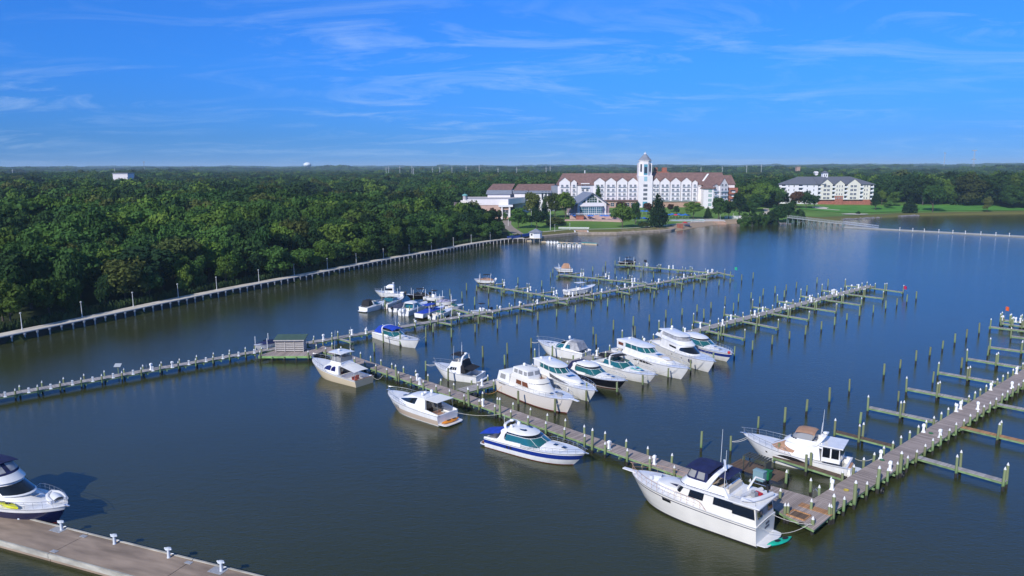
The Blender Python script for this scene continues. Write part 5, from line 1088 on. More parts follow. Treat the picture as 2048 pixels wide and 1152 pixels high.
bx_dir = Vector((math.cos(AC), math.sin(AC), 0)); pb_ = G(130, 1006, 2.3); bX.root.location = (pb_.x - bx_dir.x * 17.5, pb_.y - bx_dir.y * 17.5, 0); bX.root.rotation_euler.z = AC
L, W = bX.L, 2.5; zz = bX.sheer(.6); b = bX
o, S = b.house('deckhouse', (L * .18, L * .90, W * .80, L * .58, 1.9), (L * .2, L * .66, W * .74, L * .52, 2.0), zz - .15, zz + .75, gel, roof=.08)
o, S2 = b.house('upper_cabin', (L * .18, L * .71, W * .76, L * .52, 2.0), (L * .2, L * .56, W * .70, L * .46, 2.1), zz + .82, zz + 1.9, gel, roof=.04)
b.patch('windshield', S2, .33, .67, .1, .75, glass, n=16); 
for sd in (0, 1): u0, u1 = (.12, .30) if sd == 0 else (.70, .88); b.patch('side_window', S2, u0, u1, .12, .7, mat('dark_red_glass', (.05, .008, .008), .08, coat=.5), n=6, top=(lambda a: .72 - .3 * a) if sd == 0 else (lambda a: .42 + .3 * a))
o, SB = b.house('flybridge', (L * .10, L * .60, W * .80, L * .46, 2.1), (L * .12, L * .55, W * .72, L * .44, 2.1), zz + 1.9, zz + 2.5, gel, closed_top=False)
mb = MB(); mb.prism([(x, y) for x, y, _ in b.outline(L * .10, L * .57, W * .76, L * .45)], zz + 1.93, zz + 2.05); b.part('flybridge_floor', mb, gel, o)
o, SC = b.house('canvas_enclosure', (L * .2, L * .545, W * .7, L * .45, 2.2), (L * .2, L * .47, W * .6, L * .40, 2.2), zz + 2.5, zz + 3.55, navycv, closed_top=False)
for a, c in ((.1, .3), (.33, .48), (.52, .67), (.7, .9)): b.patch('clear_panel', SC, a, c, .15, .85, LM, o, n=6)
b.canopy('bimini', L * .18, L * .49, W * .66, zz + 3.5, navycv, crown=.2, drop=.16); b.radar(L * .33, 0, zz + 3.75, 'bar'); b.rail(.55, 1, .7, n=9); b.anchor(); b.hatch(L * .74, 0, zz + .78, .6, .6); b.hatch(L * .88, 0, b.sheer(.88) + .12, .4, .4)
MX = Matrix.Translation(bX.root.location) @ Matrix.Rotation(bX.root.rotation_euler.z, 4, 'Z')
dinghy(MX @ Vector((L * .85, .85, b.sheer(.85) + .08)), bX.root.rotation_euler.z + R(158), 'white upturned dinghy on the foredeck of the navy hulled yacht', 2.6, False, 'tender', plain=True)
kayak(MX @ Vector((L * .65, -1.85, b.sheer(.65) + .02)), bX.root.rotation_euler.z - R(8), (.55, .55, .02), 'yellow_plastic', 'yellow and black kayak on the side deck of the navy hulled yacht', 4.3)

# ---- small boats
def runabout(bow, stern, B, label, lift=0.0, cover=None, top=None, motors=1, mm=black, zb=1.15, zs=.8, hull=gel, kind='runabout', ttop=None, cat='motorboat', liftp=True, name=None, cabin=False, bands=None, towers=False):
    b = Boat(name or kind, bow, stern, B, label, cat, zb=zb, zs=zs, ck=.5 if kind != 'cover' else .4, ckz=.3, lift=lift, rake=.9, hull=hull, full=2.2, bands=bands)
    L = b.L; W = B / 2; z = b.sheer(.5)
    if kind == 'runabout' or kind == 'cover':
        o, S = b.house('windshield', (L * .40, L * .62, W * .78, L * .52, 2.4), (L * .40, L * .56, W * .68, L * .48, 2.4), z, z + .45, teal if not cover else glass, closed_top=False)
    if kind == 'console':
        mb = MB(); mb.loft([[(L * .45 + a * q, b_ * q, zz_) for a, b_ in ((-.45, -.45), (.5, -.4), (.5, .4), (-.45, .45))] for q, zz_ in ((1, .3), (1, 1.3), (.75, 1.6))], sm=False); b.part('console', mb, gel)
        mb = MB(); mb.loft([[(L * .45 + .35 - .25 * q, y, 1.4 + .55 * q) for y in (-.38, .38)] + [(L * .45 + .3 - .25 * q, y, 1.4 + .55 * q) for y in (.38, -.38)] for q in (0, 1)], sm=False); b.part('windshield', mb, glass)
        b.seats([(L * .28, 0, .3, .7, 1.0, 1)])
    if cover:
        mb = MB(); 
        def cf(u, v):
            t = .04 + .80 * u; x, y, zz_ = b.hp(t, 1, 1); q = v * 2 - 1; return (x, y * .98 * q, zz_ + .02 + (.55 * math.sin(math.pi * min(1, u * 1.25)) ** .7) * (1 - q * q) ** .8)
        mb.grid(cf, 12, 8); b.part('mooring_cover', mb, cover, fix=False)
    elif kind == 'runabout': b.seats([(L * .12, 0, .3, .6, B * .6, -1), (L * .36, .5, .3, .5, .5, 1), (L * .36, -.5, .3, .5, .5, 1)])
    if top:
        b.canopy('bimini', L * .22, L * .55, W * .72, z + 1.55, top, crown=.12, drop=.1); b.legs([[(L * .38, sd * W * .8, z), (L * x, sd * W * .72, z + 1.55)] for x in (.25, .39, .53) for sd in (1, -1)])
    if ttop:
        b.canopy('t_top', L * .33, L * .58, W * .62, z + 1.75, ttop, crown=.05, drop=.03, th=.07); b.legs([[(L * x, sd * .5, .4), (L * x, sd * .5, z + 1.75)] for x in (.38, .53) for sd in (1, -1)], r=.03)
    for i in range(motors): b.outboard((i - (motors - 1) / 2) * .62, mm, .75)
    if lift > .2: boat_lift(b, label)
    return b
def boat_lift(b, label, lab=None):
    """four piles with white guide posts and a cradle"""
    L = b.L; W = b.B / 2 + .45; z = b.root.location.z
    r = empty('boat_lift', (b.root.location.x, b.root.location.y, 0), b.root.rotation_euler.z, 'boat lift carrying the ' + ' '.join(label.split()[:9]), 'boat lift', 'boat lifts with white guide posts')
    for x in (L * .18, L * .72):
        mb = MB(); mb.b2(x - .1, x + .1, -W, W, z - .62, z - .42); mb.build('cradle_beam', steel, r)
        for sd in (1, -1):
            add_pile(r, x, sd * (W + .1), 1.3, .13, False); mb = MB(); mb.tube([(x, sd * (W - .15), z - .5), (x, sd * (W - .15), z + 2.5)], .055, 6); mb.build('guide_post', white, r)
b = Boat('small_cruiser', (768, 600), (726, 614), 3.3, 'white cruiser with black cockpit canvas at the left end of the boat cluster', 'cruiser', zb=1.7, zs=1.15, ck=.3, rake=1.2)
express(b, tr=.35, hatches=1); cockpit_sides(b); b.arch(b.L * .34, 1.4, 1.4, 2.8, rakex=-.5, th=.3); b.house('canvas_enclosure', (b.L * .08, b.L * .36, 1.35, b.L * .33, 4), (b.L * .14, b.L * .34, 1.1, b.L * .32, 4), 1.4, 2.7, blackcv, roof=.15); b.platform(.8); b.rail(.5, 1, .45, n=6)
b = Boat('pilothouse_boat', (750, 579.5), (808, 585), 3.2, 'white pilothouse boat with dark windows, raised on a lift behind the boat cluster', 'motorboat', zb=1.6, zs=1.0, ck=.3, lift=1.3, rake=1.2)
L = b.L; o, S = b.house('pilothouse', (L * .32, L * .68, 1.15, L * .56, 3), (L * .34, L * .60, 1.05, L * .52, 3), 1.1, 2.6, gel, roof=.08); b.patch('window', S, .05, .45, .45, .85, glass); b.patch('window', S, .55, .95, .45, .85, glass)
o, S = b.house('flybridge', (L * .33, L * .64, 1.0, L * .55, 2.6), (L * .34, L * .52, .85, L * .48, 2.6), 2.68, 3.25, gel); b.radar(L * .36, 0, 3.5); b.rail(.45, 1, .5, n=6); boat_lift(b, 'white pilothouse boat with dark windows'); b.outboard(.3); b.outboard(-.3)
runabout((812, 587), (857, 588), 2.7, 'black covered boat with black bimini raised on a lift', lift=.9, cover=blackcv, kind='cover', hull=mat('black_gelcoat', (.006, .006, .012), .15), top=blackcv)
runabout((889, 593), (851, 592), 2.5, 'small white centre console with black top on a lift, right of the black covered boat', lift=.7, kind='console', ttop=blackcv)
b = Boat('cuddy_boat', (806, 590), (765, 608), 3.2, 'white cuddy boat in the cluster, just right of the black canvas cruiser', 'motorboat', zb=1.7, zs=1.15, ck=.35, rake=1.1, hull=mat('ivory_gelcoat', (.76, .7, .64), .3))
express(b, tr=.35, hatches=1); cockpit_sides(b); b.rail(.5, 1, .45, n=6); b.outboard(.35, white); b.outboard(-.35, white)
runabout((819, 601), (785, 616), 2.7, 'boat under a dark blue grey mesh canvas in the middle of the cluster', zb=1.3, zs=.95, cover=mat('slate_canvas', (.06, .07, .12), .8, var=.3, vscale=1.3), kind='cover', name='covered_boat')
b = Boat('express_boat', (853, 601), (806, 622), 3.4, 'large white twin engine boat with hardtop in the middle of the cluster', 'motorboat', zb=1.8, zs=1.2, ck=.3, rake=1.2)
express(b, tr=.4, hatches=1, hardtop=True, skylights=False); cockpit_sides(b); b.rail(.5, 1, .45, n=6); b.outboard(.4, white, 1.0, 1.3); b.outboard(-.4, white, 1.0, 1.3)
runabout((888, 610), (837, 627), 2.9, 'boat with bright blue canvas top and cover in the cluster', zb=1.3, zs=.95, cover=bluecv, kind='cover', top=bluecv, motors=0, name='covered_boat', lift=.5)
runabout((903, 615), (863, 631), 2.4, 'small white runabout with big black outboard, nearest the far pier in the cluster', zb=1.2, zs=.9, motors=1, lift=.3)
runabout((914, 599), (872, 603), 2.5, 'boat under a pale lilac cover with blue patches at the right of the cluster', cover=mat('lilac_canvas', (.30, .29, .42), .8, var=.25, vscale=1.5), kind='cover', motors=0, name='covered_boat', lift=.5)
runabout((927, 607), (893, 614), 2.2, 'low white skiff at the right end of the boat cluster', motors=0, name='skiff')
runabout((941.5, 621), (980, 619.5), 2.3, 'small white centre console with black top alone beside the far pier', kind='console', ttop=blackcv, name='center_console')
runabout((948, 557), (989, 560), 2.7, 'tan covered boat on a lift at the end of the leftmost catwalk', lift=.9, cover=tancv, kind='cover', top=blackcv, name='covered_boat', mm=white)
b = Boat('express_cruiser', (1108, 534.5), (1145, 537.5), 3.2, 'white cruiser with tan canvas on a lift at the end of the middle catwalk', 'cruiser', zb=1.5, zs=1.1, ck=.3, lift=1.2, rake=1.2, bands=[(.5, .6, black)])
o, S = b.house('canvas_enclosure', (b.L * .1, b.L * .62, 1.3, b.L * .5, 2.4), (b.L * .2, b.L * .48, 1.0, b.L * .42, 2.4), 1.2, 2.6, tancv, roof=.12); boat_lift(b, 'white cruiser with tan canvas')
bU = runabout((1190.5, 569.5), (1133, 583), 3.2, 'large white centre console with hardtop and triple white outboards beside the far pier', zb=1.9, zs=1.05, motors=3, mm=white, kind='console', ttop=gel, lift=.35, name='center_console'); bU.antenna(bU.L * .5, .4, 3.0, 1.6)
runabout((1236, 524), (1268, 524), 2.7, 'black boat on a lift at the end of the rightmost catwalk', lift=.9, cover=blackcv, kind='cover', hull=mat('black_gelcoat', (.006, .006, .012), .15), top=blackcv, bands=[(.8, 1, gel)], name='covered_boat')
runabout((508, 687), (556, 679), 2.7, 'small white boat with navy cover on a lift beside the slatted shed', zb=1.35, zs=1.0, lift=.7, cover=navycv, kind='cover', motors=0, name='covered_boat')
runabout((1187, 716), (1224, 710), 2.3, 'small dark covered boat behind the open arch cruiser', cover=blackcv, kind='cover', motors=0, name='covered_boat', hull=gel)
# jet ski dock by the boathouse
jd = G(1165, 492, 0); r = empty('floating_dock', (G(1085, 481).x, G(1085, 481).y, 0), 0, 'beige floating dock with the row of small craft below the white boathouse', 'floating dock')
a = G(1050, 482, 0) - r.location; c = G(1196, 490.5, 0) - r.location; d = (c - a); n_ = Vector((-d.y, d.x, 0)).normalized() * .9
bd = mat('beige_plastic_deck', (.52, .43, .30), .8, var=.1, vscale=1)
for i in range(6):
    p, q = a + d * (i / 6 + .003), a + d * ((i + 1) / 6 - .003); mb = MB(); mb.prism([(p.x - n_.x, p.y - n_.y), (q.x - n_.x, q.y - n_.y), (q.x + n_.x, q.y + n_.y), (p.x + n_.x, p.y + n_.y)], -.3, .38); mb.build('float', bd, r)
def jetski(px, py, ang, label, m_=white):
    p = G(px, py, 0); r = empty('jet_ski', (p.x, p.y, 0.1), ang, label, 'jet ski', 'jet skis by the floating dock'); n = 8; mb = MB()
    mb.loft([[(t * 1.6, w_ * a, z_ * c_ + .1) for a, c_ in ((1, .9), (.7, 1.3), (-.7, 1.3), (-1, .9), (-.6, -.5), (.6, -.5))] for t, w_, z_ in ((-1, .45, .45), (-.3, .58, .45), (.4, .55, .5), (.8, .35, .55), (1, .05, .6))]); mb.build('hull', m_, r)
    mb = MB(); mb.loft([[(x, y * w_, z_) for y, z_ in ((-1, .6), (-1, h_), (1, h_), (1, .6))] for x, w_, h_ in ((-1.2, .2, .85), (-.2, .2, .9), (.1, .15, .8))], sm=False); mb.build('seat', black, r)
    mb = MB(); mb.loft([[(x, y * w_, z_) for y, z_ in ((-1, .5), (-1, h_), (1, h_), (1, .5))] for x, w_, h_ in ((.15, .2, 1.1), (.7, .25, .95), (1.1, .12, .7))], sm=False); mb.tube([(.25, -.4, 1.15), (.25, .4, 1.15)], .04); mb.build('steering_cowl', m_, r)
for i in range(4): jetski(1096 + i * 6.2, 487.2 + i * .25, R(-70), 'white jet ski, %s from the left below the boathouse' % ordn(i + 1))
ll = ['white pontoon style boat with black top', 'white runabout with tall windshield', 'white boat with black bimini', 'white boat second from the dock end', 'dark topped white boat at the dock end']
for i in range(5):
    x = 1118 + i * 10.2; runabout((x + 1, 486.2), (x, 491.6 + i * .2), 1.8, 'small white rental boat, %s from the left in the row below the boathouse' % ordn(i + 1), top=blackcv if i in (1, 2, 4) else None, mm=(black if i % 2 else white), name='rental_boat')
for i in range(4):
    p = G(1170 + i * 6, 487.0 + i * .5, 0); kayak(Vector((p.x, p.y, .38 if i > 4 else .05)), R(-25), (.02, .30, .34), 'teal_plastic', 'teal kayak, %s from the left at the right end of the floating dock' % ordn(i + 1), 3.4)
# mooring lines
def rope(p, q, sag, label, m_=None):
    p, q = Vector(p), Vector(q); mb = MB(); mb.tube([p.lerp(q, t) - Vector((0, 0, sag * 4 * t * (1 - t))) for t in [i / 10 for i in range(11)]], .028, 5)
    tag(mb.build('mooring_line', m_ or mat('rope', (.55, .53, .48), .9)), label, 'rope', 'mooring lines')
rope(Mx @ Vector((.1, -1.6, 2.1)), G(1621, 1052, 1.4), .25, 'long white rope from the big motor yacht stern to the nearest corner pile')
rope(Mx @ Vector((.1, 1.9, 2.2)), G(1618, 1050, 1.4), .9, 'slack white rope from the far quarter of the big motor yacht')
rope(G(1005, 768, 1.5), G(963, 783, 1.1), .9, 'orange rope sagging from the cream motor yacht stern to the pier', mat('orange_rope', (.6, .32, .08), .9))
rope(MD @ Vector((0, -1.5, 1.2)), G(1000, 828, 1.1), .35, 'rope from the white hardtop yacht stern to the slanting walkway')
rope(Matrix.Translation(bE.root.location) @ Matrix.Rotation(bE.root.rotation_euler.z, 4, 'Z') @ Vector((0, -1.8, 1.1)), G(764, 750, 1.1), .6, 'short rope from the sport fishing boat stern to the walkway')
rope(G(1708, 921, 1.3), G(1745, 921, 1.3), .3, 'rope from the tan topped yacht stern to the right pier')

def tie(b, nm, t, side, reach=8.0):
    """a line from a deck cleat to the nearest free pile"""
    M = Matrix.Translation(b.root.location) @ Matrix.Rotation(b.root.rotation_euler.z, 4, 'Z'); p = M @ Vector(b.hp(t, 1, side)); best = None
    for q, _, _ in pl:
        q = Vector(q[:2] + (0,)) if isinstance(q, tuple) else Vector((q.x, q.y, 0)); d = (q - Vector((p.x, p.y, 0))).length
        if d < reach and (best is None or d < best[0]): best = (d, q)
    if best: rope(p, best[1] + Vector((0, 0, 1.7)), .25, nm)
pl = FREE
for b_, nm in ((bB, 'tan topped yacht'), (bI, 'grey windowed hardtop yacht'), (bJ, 'black hulled cruiser'), (bK, 'open arch cruiser'), (bL_, 'oval windowed yacht'), (bM, 'tall flybridge yacht'), (bO, 'mesh canvas cruiser'), (bF, 'black canvas flybridge cruiser'), (bG, 'blue canvas cruiser'), (bH, 'cream motor yacht')):
    for sd_, sn in ((-1, 'right'), (1, 'left')): tie(b_, 'thin line from the %s bow of the %s to its mooring pile' % (sn, nm), .93, sd_)
hosem = mat('green_hose', (.03, .16, .07), .6); hosew = mat('yellow_cord', (.50, .40, .05), .6)
def coil(px, py, m_, label, cat='hose'):
    p = G(px, py, DZ); mb = MB(); mb.tube([((.2 + .09 * (i % 36) / 36) * math.cos(i * .55), (.2 + .09 * (i % 36) / 36) * math.sin(i * .55), .03 + i * .0016) for i in range(56)], .025, 4); tag(mb.build('hose_coil', m_, loc=(p.x, p.y, DZ + .012)), label, cat)
for x, y, m_, lb in ((1762, 925, hosem, 'green hose coil on the right pier near the tan topped yacht stern'), (1690, 985, hosew, 'yellow cord coil on the near end of the right pier'), (1860, 872, hosem, 'green hose coil beside a pedestal halfway up the right pier'), (960, 812, hosew, 'yellow cord coil on the walkway near the orange kayak'), (1215, 900, hosem, 'green hose coil on the walkway near the blue striped cruiser bow'), (820, 768, hosem, 'green hose coil on the walkway left of the white hardtop yacht'), (1600, 1052, black, 'black rope coil on the corner platform')): coil(x, y, m_, lb)
db = mat('dock_box_white', (.66, .67, .67), .5)
def dockbox(px, py, a, label):
    p = G(px, py, DZ); r = empty('dock_box', (p.x, p.y, DZ + .012), a, label, 'dock box'); mb = MB(); mb.b2(-.55, .55, -.25, .25, 0, .42); mb.build('box_body', db, r); mb = MB(); mb.loft([[(x, y, z) for x, y in ((-.6, -.3), (.6, -.3), (.6, .3), (-.6, .3))] for z in (.421, .47)] + [[(x, y, .55) for x, y in ((-.5, -.12), (.5, -.12), (.5, .12), (-.5, .12))]], sm=False); mb.build('lid', db, r)
# ------------------------------------------------------------------ seawall, promenade, lamps
brd = mat('promenade_boards', (.52, .47, .40), .85, extra=plank); wdk = mat('dark_sheet_wall', (.018, .016, .014), .8, var=.3, vscale=1); wpl = mat('pale_wall_pile', (.50, .47, .44), .8, var=.15, vscale=2)
w0 = WALL[1]; ws = empty('seawall', (w0.x, w0.y, 0), 0, 'long dark seawall with pale piles and a light boardwalk along the wood', 'seawall')
def offs(P, k):                                     # polyline moved sideways, + is inland
    out = []
    for i, p in enumerate(P):
        a = P[max(0, i - 1)]; b = P[min(len(P) - 1, i + 1)]; d = (b - a); n = Vector((-d.y, d.x, 0)).normalized(); out.append(p + n * k)
    return out
WP = [WALL[0].lerp(WALL[1], .75)] + WALL[1:] + [G(1050, 476.5, 1.6)]
fin = []
for i in range(len(WP) - 1):
    for j in range(4): fin.append(WP[i].lerp(WP[i + 1], j / 4))
fin.append(WP[-1])
for _ in range(2): fin = [fin[0]] + [(fin[i - 1] + fin[i] * 2 + fin[i + 1]) / 4 for i in range(1, len(fin) - 1)] + [fin[-1]]
def strip(P, k0, k1, z0, z1, off=w0):
    A, B_ = offs(P, k0), offs(P, k1); mb = MB()
    mb.loft([[(a.x - off.x, a.y - off.y, z0), (a.x - off.x, a.y - off.y, z1), (b.x - off.x, b.y - off.y, z1), (b.x - off.x, b.y - off.y, z0)] for a, b in zip(A, B_)], sm=False); return mb
strip(fin, .05, .35, -2.5, 1.38).build('wall', wdk, ws)
strip(fin, -.18, .5, 1.385, 1.6).build('cap', wpl, ws)
strip(fin, .505, 3.5, 1.3, 1.59).build('boardwalk', mat('pale_walk', (.60, .55, .47), .9, var=.12, vscale=.4, detail=8), ws)
cum = [0]
for a, b in zip(fin[:-1], fin[1:]): cum.append(cum[-1] + (b - a).length)
def at_len(s, k=0):
    i = max(0, min(len(fin) - 2, next((j for j in range(len(cum) - 1) if cum[j + 1] >= s), len(fin) - 2))); t = (s - cum[i]) / (cum[i + 1] - cum[i]); d = (fin[i + 1] - fin[i]).normalized(); return fin[i].lerp(fin[i + 1], t) + Vector((-d.y, d.x, 0)) * k, math.atan2(d.y, d.x)
mb = MB(); mb.loft([[(.16 * math.cos(t), .16 * math.sin(t), z) for t in [math.pi / 4 * j for j in range(8)]] for z in (-2, 1.25)]); mb.loft([[(a * .2, b * .2, z) for a, b in ((-1, -1), (1, -1), (1, 1), (-1, 1))] for z in (1.0, 1.37)], sm=False)
wp = mb.build('pile', wpl); WPM = wp.data; bpy.data.objects.remove(wp)
n_ = int(cum[-1] / 2.55)
for i in range(n_):
    if i >= 98: break
    p, a = at_len(2 + i * 2.55 * (cum[-1] / 2.55 / min(n_, 98) if n_ > 98 else 1), -.20); o = bpy.data.objects.new('pile', WPM); C.objects.link(o); o.location = (p.x - w0.x, p.y - w0.y, 0); o.rotation_euler.z = a; setp(o, ws)
def lamp_parts():
    mb = MB(); mb.tube([(0, 0, 0), (0, 0, 3.5)], [.09, .06], 8); mb.tube([(0, 0, 0), (0, 0, .3)], .14, 8); a = mb.build('post', mat('pale_post', (.60, .62, .62), .5))
    mb = MB(); mb.loft([[(q * math.cos(t), q * math.sin(t), z) for t in [math.pi / 4 * j for j in range(8)]] for q, z in ((.12, 3.5), (.24, 3.56), (.24, 3.7), (.1, 3.8))]); b = mb.build('lamp_head', mat('lamp_grey', (.45, .47, .47), .4)); return a.data, b.data
LPM, LHM = lamp_parts()
for o in list(C.objects):
    if o.name in ('lamp_head',) or (o.data in (LPM, LHM)): bpy.data.objects.remove(o)
def street_lamp(p, label, s=1.0, group='lamp posts along the seawall', name='lamp_post'):
    r = empty(name, p, 0, label, 'lamp post', group); r.scale = (s, s, s)
    for n__, d in (('post', LPM), ('lamp_head', LHM)): o = bpy.data.objects.new(n__, d); C.objects.link(o); setp(o, r)
LAMPX = [51, 172, 273, 360, 439, 521, 592, 658, 717, 772, 822, 867, 910, 946, 983]
for i, x in enumerate(LAMPX):
    best = min((abs(proj(at_len(cum[-1] * j / 400, 1.7)[0])[0] - x), j) for j in range(400))[1]; p, a = at_len(cum[-1] * best / 400, 2.6); street_lamp((p.x, p.y, 1.592), '%s pale lamp post from the left along the seawall' % ordn(i + 1))
# reeds behind the walk (stuff)
rng = random.Random(3); mb = MB()
for i in range(9000):
    s_ = rng.random() * cum[-1]; k = 3.8 + rng.random() ** 1.3 * 4.2; p, a = at_len(s_, k); h = rng.uniform(.8, 2.2); w_ = rng.uniform(.12, .35); t = rng.random() * 3.14
    if proj(p)[0] < -60: continue
    dx, dy = math.cos(t) * w_, math.sin(t) * w_; z0 = 1.2; j = rng.uniform(-.4, .4)
    mb.add([(p.x - dx, p.y - dy, z0), (p.x + dx, p.y + dy, z0), (p.x + dx * .4 + j, p.y + dy * .4 + j, z0 + h), (p.x - dx * .4 + j, p.y - dy * .4 + j, z0 + h)], [(0, 1, 2, 3)])
reedm = mat('reeds', (.035, .062, .022), .9, var=.35, vscale=.25, spec=.1)
tag(mb.build('reeds', reedm, fix=False), kind='stuff')
# ------------------------------------------------------------------ buildings
stucco = mat('white_stucco', (.76, .72, .73), .8, var=.04, vscale=.3); roofm = mat('brown_red_shingles', (.19, .112, .10), .85, var=.18, vscale=.6, detail=8); brick = mat('tan_brick', (.42, .27, .20), .9, var=.15, vscale=.7); brickr = mat('red_brick', (.33, .12, .08), .9, var=.18, vscale=.7)
bwin = mat('window_glass', (.035, .045, .065), .12, spec=.7); bluewin = mat('pale_blue_glass', (.10, .32, .42), .15, spec=.7); greyroof = mat('blue_grey_metal_roof', (.22, .24, .29), .6, var=.08, vscale=.5); darkroof = mat('slate_roof', (.11, .12, .15), .8, var=.06, vscale=.6); lap = mat('cream_siding', (.69, .66, .57), .8, var=.04, vscale=.4); trim = mat('white_trim', (.8, .8, .82), .6)
railm = mat('balcony_rail', (.55, .58, .66), .5)
def win_mesh(w_, h_, key, gl=bwin, nx=2, nz=2):
    mb = MB(); mb.b2(-w_ / 2, w_ / 2, -.06, .05, 0, h_, 0)
    f = .09
    for i in range(nx + 1): x = -w_ / 2 + w_ * i / nx; mb.b2(x - f / 2, x + f / 2, -.1, -.062, 0, h_, 1)
    for i in range(nz + 1): z = h_ * i / nz; mb.b2(-w_ / 2 - f / 2, w_ / 2 + f / 2, -.14, -.102, z - f / 2, z + f / 2, 1)
    o = mb.build('window', [gl, trim]); d = o.data; bpy.data.objects.remove(o); return d
def place(d, name, parent, x, y, z, rz=0, s=None):
    o = bpy.data.objects.new(name, d); C.objects.link(o); o.location = (x, y, z); o.rotation_euler.z = rz
    if s: o.scale = s
    setp(o, parent); return o
def gable(root, x0, x1, y, z0, ze, zp, depth, wm, rm, name='gable_wall', ov=.45, rname='roof'):
    mb = MB(); xm = (x0 + x1) / 2; mb.add([(x0, y, z0), (x1, y, z0), (x1, y, ze), (xm, y, zp), (x0, y, ze), (x0, y + depth, z0), (x1, y + depth, z0), (x1, y + depth, ze), (xm, y + depth, zp), (x0, y + depth, ze)], [(0, 1, 2, 3, 4), (9, 8, 7, 6, 5), (0, 5, 6, 1), (1, 6, 7, 2), (2, 7, 8, 3), (3, 8, 9, 4), (4, 9, 5, 0)])
    w = mb.build(name, wm, root); mb = MB(); k = (zp - ze) / (xm - x0); t = .28; a = y - ov * .7; b = y + depth
    for s, xa in ((-1, x0 - ov), (1, x1 + ov)):
        za = ze - k * ov + .04; zb = zp + .04
        mb.add([(xa, a, za), (xm, a, zb), (xm, b, zb), (xa, b, za), (xa, a, za + t), (xm, a, zb + t), (xm, b, zb + t), (xa, b, za + t)], [(0, 1, 2, 3), (7, 6, 5, 4), (0, 4, 5, 1), (3, 2, 6, 7), (0, 3, 7, 4)])
    mb.build(rname, rm, root); return w
S5 = 560 / 1480
def gable_roof(root, x0, x1, y0, y1, ze, zr, hip0, hip1, m, ov=.6, name='roof'):
    ym = (y0 + y1) / 2; V = [(x0 - ov, y0 - ov, ze), (x1 + ov, y0 - ov, ze), (x1 + ov, y1 + ov, ze), (x0 - ov, y1 + ov, ze), (x0 - ov + hip0, ym, zr), (x1 + ov - hip1, ym, zr)]
    V += [(v[0], v[1], v[2] - .35) for v in V[:4]]
    mb = MB(); mb.add(V, [(0, 1, 5, 4), (1, 2, 5), (2, 3, 4, 5), (3, 0, 4), (0, 6, 7, 1), (1, 7, 8, 2), (2, 8, 9, 3), (3, 9, 6, 0), (9, 8, 7, 6)]); return mb.build(name, m, root)
HX = lambda px: (px - 1116) * S5
HZ = lambda py: (414.6 - py) * S5
hr = empty('hotel', ((1116 - 1024) * S5, 560, 5), 0, 'long white hotel with brown gabled roofs and a tall grey capped tower', 'hotel')
WH = win_mesh(1.75, 1.7, 'h', nx=3, nz=1)
mb = MB(); mb.b2(0, HX(1274), 0, 18, 4.2, HZ(370)); mb.b2(HX(1302), HX(1400), 0, 18, 4.2, HZ(370)); mb.build('wall', stucco, hr)
mb = MB(); mb.b2(0, HX(1274), .1, 18, -1, 4.2); mb.b2(HX(1302), HX(1400), .1, 18, -1, 4.2); mb.build('brick_base', brick, hr)
gable_roof(hr, 0, HX(1274), 0, 18, HZ(370), HZ(347.5), 4.5, -1, roofm); gable_roof(hr, HX(1302), HX(1450), 0, 18, HZ(370), HZ(346.5), -1, 2.0, roofm)
ROWS = [374, 382.6, 391.1, 399.6]
def bay(px0, px1, pe, pp, nwin, base=402.5, rows=ROWS, winm=WH, bal=True):
    x0, x1 = HX(px0), HX(px1); gable(hr, x0, x1, -1.1, HZ(base), HZ(pe), HZ(pp), 6.5, stucco, roofm); 
    for r_ in rows:
        for j in range(nwin): place(winm, 'window', hr, x0 + (x1 - x0) * (.5 if nwin == 1 else (.27 + .46 * j)), -1.12, HZ(r_))
        if bal:
            mb = MB(); y = -1.9; mb.b2(x0 + .9, x1 - .9, y, -1.105, HZ(r_) - .22, HZ(r_) - .08)
            mb.b2(x0 + .9, x1 - .9, y - .04, y, HZ(r_) + .78, HZ(r_) + .86)
            for i in range(9): x = x0 + .95 + (x1 - x0 - 1.9) * i / 8; mb.b2(x - .03, x + .03, y - .035, y - .005, HZ(r_) - .08, HZ(r_) + .78)
            mb.build('balcony', railm, hr)
for p0, p1 in ((1187, 1208.2), (1209.5, 1230.6), (1232, 1252.8), (1254.2, 1273.5)): bay(p0, p1, 363.5, 356, 2)
bay(1118, 1139.5, 364, 355.5, 2); bay(1141.5, 1152.5, 364.5, 359.5, 1)
for p0, p1 in ((1302.5, 1316.6), (1317.6, 1336.8), (1338, 1358), (1359.2, 1379.4)): bay(p0, p1, 364.3, 356.2, 2)
bay(1381, 1391.5, 365, 361, 1)
for r_ in ROWS[:2]:
    for px in (1165, 1174): place(WH, 'window', hr, HX(px), -.02, HZ(r_))
mb = MB(); mb.b2(HX(1161), HX(1178), -1.3, -.01, HZ(375.5), HZ(374.5)); mb.b2(HX(1161), HX(1178), -1.3, -1.2, HZ(374.5), HZ(372)); mb.build('balcony', railm, hr)
mb = MB(); mb.b2(HX(1161), HX(1178), -.9, 3, HZ(368.5), HZ(366.6)); mb.build('dormer', stucco, hr)
# ground floor terrace wing between pavilion and tower
mb = MB(); mb.b2(HX(1204), HX(1272), -7, .08, HZ(401.5) , HZ(399.5)); mb.build('terrace_canopy', mat('brown_fascia', (.16, .09, .08), .8), hr)
mb = MB(); mb.b2(HX(1205), HX(1271), -6.2, .06, -1, HZ(401.6)); mb.build('terrace_wing', brick, hr)
WT = win_mesh(2.6, 2.6, 't')
for px in (1222, 1232, 1252, 1262): place(WT, 'window', hr, HX(px), -6.22, 1.2)
